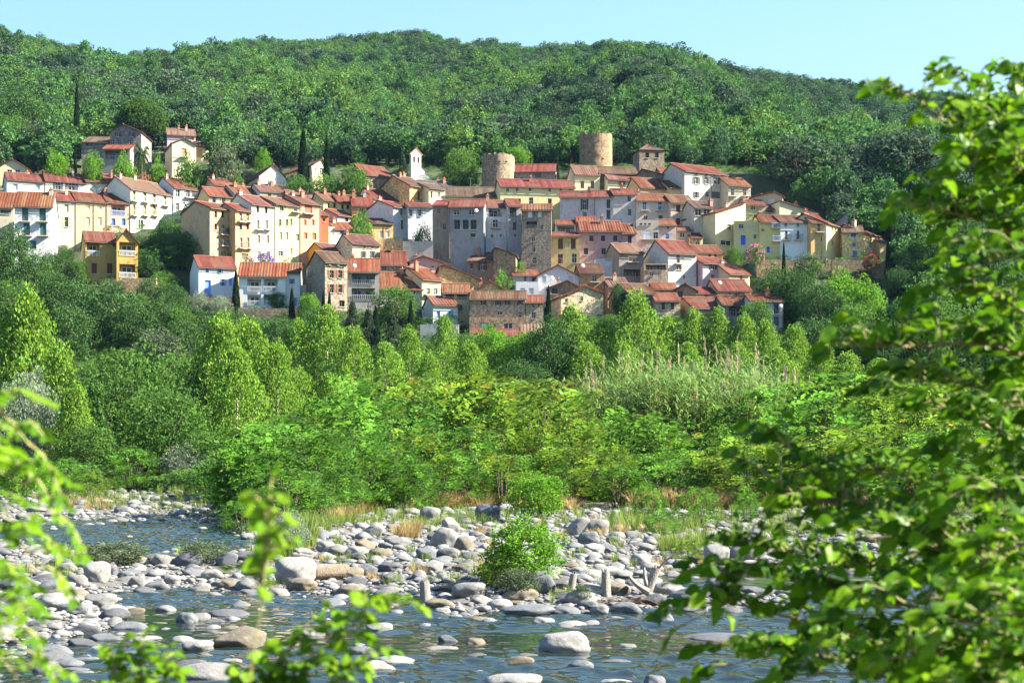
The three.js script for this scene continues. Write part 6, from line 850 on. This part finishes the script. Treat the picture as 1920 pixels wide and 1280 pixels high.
  // the rest: those that show largest are single boulders, the smaller ones one mass of cobbles
  const zone = (px, py, d) => d > 75 && px < 480 ? 'on the far left bank behind the blue pool' : px < 480 && py < 1100 ? 'in the row of stones before the blue pool' : px < 330 ? 'on the left hand shingle by the near water' : py > 1150 ? 'standing in the near water' : px < 900 ? 'on the shingle between the log and the thicket' : px < 1250 ? 'on the shingle around the willow bush' : 'on the right hand shingle behind the leaves';
  const cand = []; for (let i = 0; i < 17000; i++) {
    const py = 922 + 352 * Math.pow(r(), 1.25), px = -30 + 1980 * r(), d = CY * F / (py - HY), x = (px - 960) * d / F, s = bankDist(px, py); const y = groundY(x, d);
    const dens = s > 0 ? 0.9 : Math.max(0, 0.6 + s / 30) + (py > 1160 && px < 480 ? 0.22 : px < 850 ? 0.03 : 0.014); if (r() > dens || (d > 86 && px > 470)) continue;
    const size = (0.18 + 0.66 * Math.pow(r(), 3.4)) * (d > 80 ? 1.45 : 1) * (s < 0 ? 0.8 : 1); if (taken.some(([a, b, c]) => Math.hypot(a - x, b - d) < c + size * 0.36)) continue;
    cand.push({ x, d, px, py, y, size, show: size / d }); if (size > 0.3) taken.push([x, d, size * 0.42]);
  }
  cand.sort((a, b) => b.show - a.show);
  const tone = ['chalk white', 'pale grey', 'bluish grey', 'warm grey', 'dark grey'], list = pebbles.map(() => []);
  cand.forEach((c, i) => {
    if (i < 212) { const m = [2, 0, 1, 3, 4][Math.floor(r() * 5)], flat = r() < 0.4; place(c.px, c.py, c.size * F / c.d, c.size * (flat ? 0.20 : 0.36) * F / c.d, (flat ? 'flat ' : 'rounded ') + tone[[2, 0, 1, 3, 4].indexOf(m)] + ' boulder ' + zone(c.px, c.py, c.d), 'boulders of the river', { m }); }
    else list[i % 4].push({ x: c.x, y: Math.max(c.y, -0.08) + c.size * 0.10, z: -c.d, w: c.size, h: c.size * (0.34 + 0.24 * r()), w2: c.size * (0.7 + 0.3 * r()), a: r() * 6.3, rx: (r() - 0.5) * 0.3, rz: (r() - 0.5) * 0.3 });
  });
  for (let i = 0; i < 26000; i++) { const py = 918 + 300 * Math.pow(r(), 1.2), px = -30 + 1980 * r(), d = CY * F / (py - HY), x = (px - 960) * d / F, s = bankDist(px, py); if (r() > (s > 0 ? 1 : 0.35 + s / 22) || (d > 97 && px > 460)) continue; const size = (0.06 + 0.2 * r() * r()) * (d > 60 ? 1.5 : 1.1); list[i % 4].push({ x, y: Math.max(groundY(x, d), -0.06) + size * 0.1, z: -d, w: size, h: size * (0.36 + 0.26 * r()), w2: size * (0.7 + 0.3 * r()), a: r() * 6.3 }); }
  const g = thing('cobbles', 'countless small pale cobbles covering the river shingle', 'cobbles'); g.userData.kind = 'stuff';
  list.forEach((l, k) => { const im = shade(new THREE.InstancedMesh(pebbles[k], new THREE.MeshStandardMaterial({ color: '#6a6a6b', vertexColors: true, roughness: 0.9 }), l.length)); im.name = 'cobble_bed'; im.userData.kind = 'stuff'; l.forEach((s, i) => { m4.compose(V(s.x, s.y, s.z), qq.setFromEuler(eu.set(s.rx ?? 0, s.a, s.rz ?? 0)), V(s.w, s.h, s.w2)); im.setMatrixAt(i, m4); const t = 0.65 + 0.5 * r(), b = 0.96 + 0.08 * r(); im.setColorAt(i, col0.setRGB(t * (2 - b), t, t * b)); }); g.add(im); });
}
{ // driftwood
  const wood = new THREE.MeshStandardMaterial({ color: '#978f85', roughness: 0.9, map: texGrain, bumpMap: bumpGrain, bumpScale: 0.02 }), cutEnd = mat('#a9804e', 0.85), tan = new THREE.MeshStandardMaterial({ color: '#8a7a66', roughness: 0.9, map: texGrain, bumpMap: bumpGrain, bumpScale: 0.02 });
  const trunkGeo = (len, r0, r1, seed) => { const g = new THREE.CylinderGeometry(r1, r0, len, 26, 10, false), p = g.attributes.position; for (let i = 0; i < p.count; i++) { const x = p.getX(i), y = p.getY(i), z = p.getZ(i), a = Math.atan2(z, x), k = 1 + 0.16 * (noise(Math.cos(a) * 3 + seed, y * 1.5, Math.sin(a) * 3) - 0.5) + 0.08 * (noise(a * 9, y * 2 + seed, 1) - 0.5); p.setXYZ(i, x * k, y, z * k); } g.computeVertexNormals(); return g; };
  const on = (px, base) => { const d = CY * F / (base - HY), x = (px - 960) * d / F; return [V(x, Math.max(groundY(x, d), 0), -d), d / F]; };
  { const [p, s] = on(622, 1096), o = thing('driftwood_log', 'sawn log lying on the shingle beside the biggest white boulder', 'log'); o.position.copy(p).add(V(0, 14 * s, 0)); o.rotation.set(0.1, 0.35, 1.52); const g = trunkGeo(62 * s, 14 * s, 14.5 * s, 3); part(o, 'trunk', g, tan); const e = part(o, 'sawn_end', new THREE.CylinderGeometry(13.4 * s, 13.4 * s, 0.03, 26), cutEnd); e.position.y = 31.5 * s; const ring = part(e, 'growth_ring', new THREE.TorusGeometry(7 * s, 0.008, 5, 24), mat('#7d5a34', 0.9)); ring.rotation.x = Math.PI / 2; ring.position.y = 0.016; }
  { const [p, s] = on(568, 1072), o = thing('driftwood_log', 'thin grey log half buried behind the biggest white boulder', 'log'); o.position.copy(p).add(V(0, 7 * s, 0)); o.rotation.set(0.05, -0.25, 1.48); part(o, 'trunk', trunkGeo(38 * s, 6 * s, 6.5 * s, 8), wood); const b = part(o, 'branch_stub', trunkGeo(10 * s, 2 * s, 1.4 * s, 4), wood); b.position.set(5 * s, 6 * s, 0); b.rotation.z = -0.9; }
  const stump = (px, base, w, h, lean, label, seed) => { const [p, s] = on(px, base), o = thing('driftwood_stump', label, 'stump', 'weathered driftwood stumps'); o.position.copy(p); o.rotation.z = lean; const t = part(o, 'trunk', trunkGeo((h + 12) * s, w * 0.56 * s, w * 0.44 * s, seed), wood); t.position.y = (h / 2 - 4) * s; const r = rngOf(seed); for (let k = 0; k < 4; k++) { const q = part(o, 'splinter', trunkGeo(10 * s, 2.4 * s, 0.6 * s, k), wood); q.position.set((r() - 0.5) * w * 0.6 * s, (h + 3) * s, (r() - 0.5) * w * 0.6 * s); q.rotation.z = (r() - 0.5) * 0.5; } return [o, s]; };
  stump(798, 1134, 20, 40, 0.05, 'grey weathered stump at the water edge left of the willow bush', 2); stump(1068, 1128, 15, 38, -0.2, 'pale stump leaning right below the willow bush', 5); stump(1137, 1128, 17, 44, 0.04, 'upright pale stump in the middle of the driftwood', 7);
  const [rs, s] = stump(1212, 1126, 18, 52, -0.35, 'twisted root stump with a thin stem rising from it, right of the driftwood', 12); const L = (a) => a.map(([x, y, z]) => V(x * s, y * s, z * s));
  part(rs, 'stem', limb(L([[2, 50, 0], [16, 80, 2], [34, 104, 0], [40, 122, 3]]), 2.4 * s, 0.8 * s), tan); part(rs, 'root', limb(L([[0, 8, 4], [-26, 14, 8], [-42, 22, 6]]), 8 * s, 3 * s, 7), wood); part(rs, 'root', limb(L([[0, 12, 2], [-14, 30, 6], [-22, 48, 4]]), 6 * s, 2 * s, 7), wood); part(rs, 'root', limb(L([[4, 2, 6], [18, 4, 10], [34, 0, 12]]), 7 * s, 3 * s, 7), wood);
  const [p0] = on(1060, 1150); const tw = thing('fallen_twigs', 'tangle of brown twigs lying among the driftwood stumps', 'twigs'); tw.position.copy(on(1150, 1140)[0]); const r = rngOf(61); for (let k = 0; k < 16; k++) { const x = (r() - 0.5) * 120, l = 20 + 40 * r(), a = (r() - 0.5) * 0.8; part(tw, 'twig', limb(L([[x, 4 + 8 * r(), 6 * r()], [x + l * 0.5, 8 + 8 * r() + l * 0.3 * a, 4], [x + l, 6 + l * a, 8 * r()]]), 0.9 * s, 0.4 * s, 4), mat('#6b4f3c', 0.9)); }
  const br = thing('bleached_branch', 'bleached bare branch bending down beside the willow bush', 'branch'); br.position.copy(on(968, 1134)[0]); part(br, 'stem', limb(L([[0, 0, 0], [14, 24, 2], [40, 44, 0]]), 2.2 * s, 0.8 * s), wood); part(br, 'twig', limb(L([[8, 14, 1], [-6, 30, 4], [-10, 38, 4]]), 1.2 * s, 0.5 * s), wood);
}

// ---------- leaves close to the camera ----------
function leafShape(len, wid, fold, bend, tip) {           // one leaf: blade folded along its midrib, curving down to the tip, growing along +x
  const N = 7, pos = [], idx = [], uv = []; for (let i = 0; i <= N; i++) { const t = i / N, w = wid * Math.pow(Math.sin(Math.PI * Math.pow(t, tip)), 0.8) * (i === N || i === 0 ? 0.12 : 1), x = len * t, y = -bend * len * t * t; const cu = 0.05 * len * Math.sin(t * 11 + bend * 20), cv = 0.05 * len * Math.cos(t * 9 + fold * 20); pos.push(x, y + fold * w + cu, -w, x, y, 0, x, y + fold * w + cv, w * 0.94); uv.push(t, 0, t, 0.5, t, 1); }
  for (let i = 0; i < N; i++) { const a = i * 3; idx.push(a, a + 1, a + 3, a + 1, a + 4, a + 3, a + 1, a + 2, a + 4, a + 2, a + 5, a + 4); }
  const g = new THREE.BufferGeometry(); g.setAttribute('position', new THREE.Float32BufferAttribute(pos, 3)); g.setAttribute('uv', new THREE.Float32BufferAttribute(uv, 2)); g.setIndex(idx); g.computeVertexNormals(); return g;
}
const texLeaf = tex(96, 96, (u, v) => { const m = Math.abs(v - 0.5) * 2, rib = 1 - smooth(m, 0.02, 0.07), side = smooth(Math.abs(((u - m * 0.22) * 9) % 1 - 0.5), 0.40, 0.48), spot = smooth(tnoise(u, v, 9, 40, 3), 0.66, 0.76); const k = 0.80 + 0.16 * (tnoise(u, v, 6, 21) - 0.5) + 0.16 * rib + 0.08 * side; return [k + 0.10 * spot, k - 0.10 * spot, k - 0.2 * spot]; });
const frontMat = (c) => new THREE.MeshPhysicalMaterial({ color: new THREE.Color().setRGB(...c.map((q) => q * 1.45)), map: texLeaf, roughness: 1, transmission: 0.5, thickness: 0, side: THREE.DoubleSide, specularIntensity: 0.1, clearcoat: 0.12, clearcoatRoughness: 0.3 });
const frontMats = [[0.100, 0.230, 0.006], [0.066, 0.165, 0.006], [0.150, 0.280, 0.008], [0.040, 0.110, 0.006]].map(frontMat), sprigMats = [[0.145, 0.29, 0.009], [0.105, 0.235, 0.008], [0.185, 0.33, 0.012]].map(frontMat), twigMat = mat('#6d5a3c', 0.8), stemMat = mat('#7f7a4a', 0.8);
// A leafy growth from stems given as frame columns, rows and distances; the leaves nearest the eye are parts of their own.
function growth(name, label, category, stems, opt) {
  const o = thing(name, label, category), r = rngOf(opt.seed), spots = [], origin = at(...stems[0].p[0]); o.position.copy(origin);
  const rel = (v) => v.clone().sub(origin), up = V(0, 1, 0);
  const leafOn = (p, dir, size) => { const q = new THREE.Quaternion().setFromUnitVectors(V(1, 0, 0), dir); q.multiply(new THREE.Quaternion().setFromAxisAngle(V(1, 0, 0), (r() - 0.5) * 1.8)); spots.push({ p, q, s: size, d: -(p.z + origin.z) }); };
  for (const st of stems) {
    const pts = st.p.map((a) => rel(at(...a))), c = new THREE.CatmullRomCurve3(pts), len = c.getLength(); part(o, 'branch', limb(pts, st.r0 ?? opt.r0 ?? 0.009, 0.0012, 6), (st.r0 ?? opt.r0 ?? 0.009) < 0.005 ? stemMat : twigMat);
    const n = st.n ?? Math.max(3, Math.round(len / opt.twigEvery));
    for (let k = 0; k <= n; k++) {
      const t = lerp(st.from ?? 0.08, 1, k / n), b = c.getPointAt(t), tg = c.getTangentAt(t), a = r() * 6.28; let dir = k === n ? tg.clone() : tg.clone().multiplyScalar(0.6).add(V(Math.cos(a) * 0.8, 0.35 + 0.5 * r(), Math.sin(a) * 0.8)).normalize();
      const L = opt.twig * (0.55 + 0.7 * r()) * (1.15 - 0.45 * t), e1 = b.clone().addScaledVector(dir, L * 0.5).add(V(0, 0.01, 0)), e2 = b.clone().addScaledVector(dir, L).add(V(0, -L * 0.22, 0)), tc = new THREE.CatmullRomCurve3([b, e1, e2]);
      const tw = part(o, 'twig', limb([b, e1, e2], 0.0028, 0.0012, 4), stemMat);
      const m = Math.max(3, Math.round(L / opt.leafEvery));
      for (let i = 1; i <= m; i++) { const p = tc.getPointAt(i / m), tt = tc.getTangentAt(i / m), sd = new THREE.Vector3().crossVectors(tt, up).normalize().multiplyScalar(i % 2 ? 1 : -1); if (opt.pairs) for (const s2 of [1, -1]) leafOn(p, tt.clone().multiplyScalar(0.45).addScaledVector(sd, s2).add(V(0, -0.15 + 0.25 * (r() - 0.5), 0)).normalize(), opt.leaf * (0.75 + 0.4 * r())); else leafOn(p, i === m ? tt.clone().add(V(0, -0.3, 0)).normalize() : tt.clone().multiplyScalar(0.7).addScaledVector(sd, 0.8).add(V((r() - 0.5) * 0.5, -0.25 + 0.6 * (r() - 0.5), (r() - 0.5) * 0.5)).normalize(), opt.leaf * (0.45 + 0.8 * r())); }
    }
  }
  // the leaves that show largest come first: those inside the frame and nearest
  const seen = (s) => { const w = s.p.clone().add(origin), px = 960 + F * w.x / -w.z, py = HY - F * (w.y - CY) / -w.z; return px > -30 && px < 1950 && py > -30 && py < 1310 ? s.s / s.d : 0; };
  spots.forEach((s) => s.show = seen(s)); spots.sort((a, b) => b.show - a.show);
  const shapes = opt.shapes, rest = opt.mats.map(() => []), one = V(1, 1, 1);
  spots.forEach((s, i) => {
    const g = shapes[Math.floor(r() * shapes.length)], mi = Math.floor(r() * opt.mats.length);
    if (i < (opt.single ?? 300) && s.show > 0) { const m = part(o, 'leaf', g, opt.mats[mi]); m.position.copy(s.p); m.quaternion.copy(s.q); m.scale.setScalar(s.s); }
    else { m4.compose(s.p, s.q, one.clone().multiplyScalar(s.s)); rest[mi].push(g.clone().applyMatrix4(m4)); }
  });
  rest.forEach((l, k) => { if (l.length) { const m = part(o, 'leaf_mass', mergeGeometries(l), opt.mats[k]); m.userData.kind = 'stuff'; } });
  return o;
}
const ovate = [leafShape(1, 0.36, 0.25, 0.18, 0.8), leafShape(1, 0.40, 0.45, 0.34, 0.75), leafShape(1, 0.33, 0.15, 0.1, 0.85), leafShape(1, 0.30, 0.6, 0.5, 0.8), leafShape(1, 0.38, -0.12, 0.26, 0.7)], leaflet = [leafShape(1, 0.24, 0.2, 0.12, 0.9), leafShape(1, 0.27, 0.3, 0.2, 0.9)];
growth('alder_tree', 'leafy green tree close to the camera filling the right side', 'tree', [
  { p: [[2140, 1500, 4.6], [2110, 700, 4.5], [2080, 100, 4.6], [2060, -300, 4.7]], r0: 0.05, n: 4 },
  { p: [[2100, 470, 4.4], [1900, 330, 4.3], [1790, 240, 4.2], [1700, 180, 4.1]] }, { p: [[2100, 380, 4.8], [1940, 260, 4.9], [1850, 190, 4.9], [1815, 150, 4.8]] }, { p: [[2100, 600, 4.2], [1900, 440, 4.1], [1790, 400, 4.0], [1715, 390, 3.9]] }, { p: [[2100, 460, 4.0], [1950, 340, 4.0], [1860, 300, 4.0], [1790, 330, 3.9]] },
  { p: [[2100, 700, 4.3], [1930, 590, 4.2], [1820, 540, 4.2], [1745, 560, 4.2]] }, { p: [[2100, 790, 4.1], [1880, 650, 4.0], [1720, 650, 3.9], [1600, 650, 3.8]] }, { p: [[2100, 840, 4.4], [1880, 740, 4.3], [1740, 710, 4.2], [1650, 730, 4.1]] }, { p: [[2100, 930, 4.6], [1900, 830, 4.6], [1800, 770, 4.6], [1730, 760, 4.6]] }, { p: [[2100, 1000, 4.0], [1930, 900, 4.0], [1850, 850, 4.0], [1790, 880, 4.0]] },
  { p: [[2100, 1150, 4.6], [1780, 990, 4.4], [1580, 930, 4.3], [1470, 830, 4.2]], r0: 0.012 }, { p: [[2100, 1180, 4.2], [1760, 1030, 4.1], [1540, 960, 4.0], [1420, 880, 4.0]], r0: 0.012 }, { p: [[2100, 1220, 4.8], [1750, 1090, 4.6], [1500, 1040, 4.5], [1380, 1010, 4.4]], r0: 0.012 }, { p: [[2100, 1250, 4.2], [1760, 1150, 4.1], [1500, 1090, 4.0], [1370, 1075, 4.0]], r0: 0.012 },
  { p: [[2100, 1300, 4.4], [1700, 1210, 4.2], [1450, 1150, 4.1], [1330, 1130, 4.0], [1285, 1170, 4.0]], r0: 0.012 }, { p: [[2100, 1340, 4.0], [1700, 1270, 4.0], [1480, 1220, 3.9], [1375, 1245, 3.9]], r0: 0.012 }, { p: [[2100, 1380, 3.8], [1800, 1300, 3.7], [1580, 1260, 3.7], [1460, 1285, 3.7]], r0: 0.012 }, { p: [[2100, 1150, 3.8], [1880, 1060, 3.7], [1740, 1000, 3.7], [1640, 1010, 3.7]] }, { p: [[2100, 1240, 3.5], [1900, 1160, 3.5], [1750, 1120, 3.5], [1640, 1150, 3.5]] }, { p: [[2100, 1320, 3.3], [1930, 1230, 3.3], [1800, 1200, 3.3], [1700, 1230, 3.3]] }, { p: [[2100, 1080, 4.9], [1860, 960, 4.9], [1700, 900, 4.9], [1590, 880, 4.8]] }, { p: [[2100, 1040, 3.6], [1960, 940, 3.6], [1880, 930, 3.6], [1800, 960, 3.6]] }, { p: [[2100, 640, 3.7], [1980, 520, 3.7], [1900, 480, 3.7], [1840, 500, 3.7]] }, { p: [[2100, 1420, 4.3], [1800, 1260, 4.3], [1650, 1220, 4.3], [1560, 1200, 4.3]] }, { p: [[2100, 740, 5.0], [1960, 640, 5.0], [1880, 610, 5.0], [1830, 640, 5.0]] }, { p: [[2100, 250, 4.5], [1990, 170, 4.5], [1930, 150, 4.5], [1900, 190, 4.5]] }, { p: [[2100, 560, 5.1], [1960, 420, 5.1], [1880, 370, 5.1], [1800, 440, 5.1]] }, { p: [[2100, 420, 3.9], [2000, 330, 3.9], [1930, 300, 3.9], [1880, 240, 3.9]] }, { p: [[2100, 700, 4.8], [1990, 560, 4.8], [1920, 500, 4.8], [1890, 420, 4.8]] }, { p: [[2100, 880, 3.9], [1990, 780, 3.9], [1900, 760, 3.9], [1840, 800, 3.9]] }, { p: [[2100, 1300, 3.0], [1980, 1200, 3.0], [1900, 1150, 3.0], [1830, 1170, 3.0]] }, { p: [[2100, 1420, 3.1], [1960, 1330, 3.1], [1840, 1280, 3.1], [1750, 1290, 3.1]] }, { p: [[2100, 1100, 3.3], [1990, 1040, 3.3], [1920, 1020, 3.3], [1860, 1050, 3.3]] }, { p: [[2100, 320, 4.2], [2010, 230, 4.2], [1950, 220, 4.2], [1900, 260, 4.2]] }, { p: [[2100, 1200, 5.2], [1820, 1100, 5.2], [1640, 1070, 5.2], [1520, 1080, 5.2]] },
], { seed: 71, twigEvery: 0.029, twig: 0.20, leafEvery: 0.024, leaf: 0.055, shapes: ovate, mats: frontMats });
growth('locust_branch', 'blurred bright locust branch hanging in at the left edge', 'branch', [
  { p: [[-260, 640, 2.5], [-110, 720, 2.5], [0, 770, 2.5], [50, 830, 2.5]] }, { p: [[-260, 800, 2.5], [-100, 850, 2.5], [30, 900, 2.5], [95, 960, 2.5]] }, { p: [[-260, 900, 2.6], [-100, 960, 2.6], [10, 1000, 2.6], [80, 1060, 2.6]] }, { p: [[-260, 1000, 2.4], [-110, 1060, 2.4], [0, 1110, 2.4], [50, 1180, 2.4]] }, { p: [[-260, 1120, 2.5], [-110, 1180, 2.5], [-10, 1220, 2.5], [40, 1290, 2.5]] }, { p: [[-260, 700, 2.9], [-120, 760, 2.9], [-10, 800, 2.9], [30, 800, 2.9]] }, { p: [[-260, 860, 2.9], [-120, 930, 2.9], [-10, 960, 2.9], [60, 1000, 2.9]] }, { p: [[-260, 1060, 2.9], [-120, 1120, 2.9], [-10, 1170, 2.9], [50, 1220, 2.9]] }, { p: [[-260, 760, 2.7], [-120, 800, 2.7], [-20, 820, 2.7], [40, 880, 2.7]] },
], { r0: 0.0045, seed: 12, twigEvery: 0.038, twig: 0.11, leafEvery: 0.017, leaf: 0.034, shapes: leaflet, mats: [...sprigMats, frontMats[0], frontMats[1]], pairs: true, single: 260 });
growth('leafy_sprig', 'blurred leafy sprig rising from the bottom left corner', 'sprig', [{ p: [[230, 1700, 3.2], [240, 1400, 3.2], [262, 1290, 3.2], [268, 1215, 3.2]], from: 0.5 }, { p: [[230, 1700, 3.2], [205, 1400, 3.2], [205, 1300, 3.2], [220, 1240, 3.2]], from: 0.55 }, { p: [[230, 1700, 3.2], [290, 1420, 3.2], [300, 1330, 3.2], [310, 1250, 3.2]], from: 0.55 }], { r0: 0.0032, seed: 5, twigEvery: 0.026, twig: 0.095, leafEvery: 0.014, leaf: 0.038, shapes: ovate, mats: sprigMats });
growth('leafy_sprig', 'larger leafy sprig leaning right across the bottom water', 'sprig', [{ p: [[420, 1720, 3.0], [450, 1440, 3.0], [560, 1280, 3.0], [660, 1170, 3.0], [745, 1140, 3.0]], from: 0.42 }, { p: [[420, 1720, 3.0], [440, 1420, 3.0], [500, 1280, 3.0], [545, 1215, 3.0]], from: 0.5 }, { p: [[420, 1720, 3.0], [480, 1460, 3.0], [600, 1320, 3.0], [690, 1240, 3.0]], from: 0.5 }, { p: [[420, 1720, 3.0], [430, 1450, 3.0], [450, 1330, 3.0], [470, 1270, 3.0]], from: 0.5 }], { r0: 0.0036, seed: 6, twigEvery: 0.028, twig: 0.10, leafEvery: 0.015, leaf: 0.040, shapes: ovate, mats: sprigMats });
growth('leafy_sprig', 'very blurred upright sprig in front of the pool end', 'sprig', [{ p: [[330, 1760, 2.3], [440, 1400, 2.3], [490, 1130, 2.3], [505, 950, 2.3]], from: 0.78, r0: 0.0016 }], { seed: 9, twigEvery: 0.035, twig: 0.085, leafEvery: 0.018, leaf: 0.030, shapes: ovate, mats: sprigMats });

renderer.render(scene, camera);
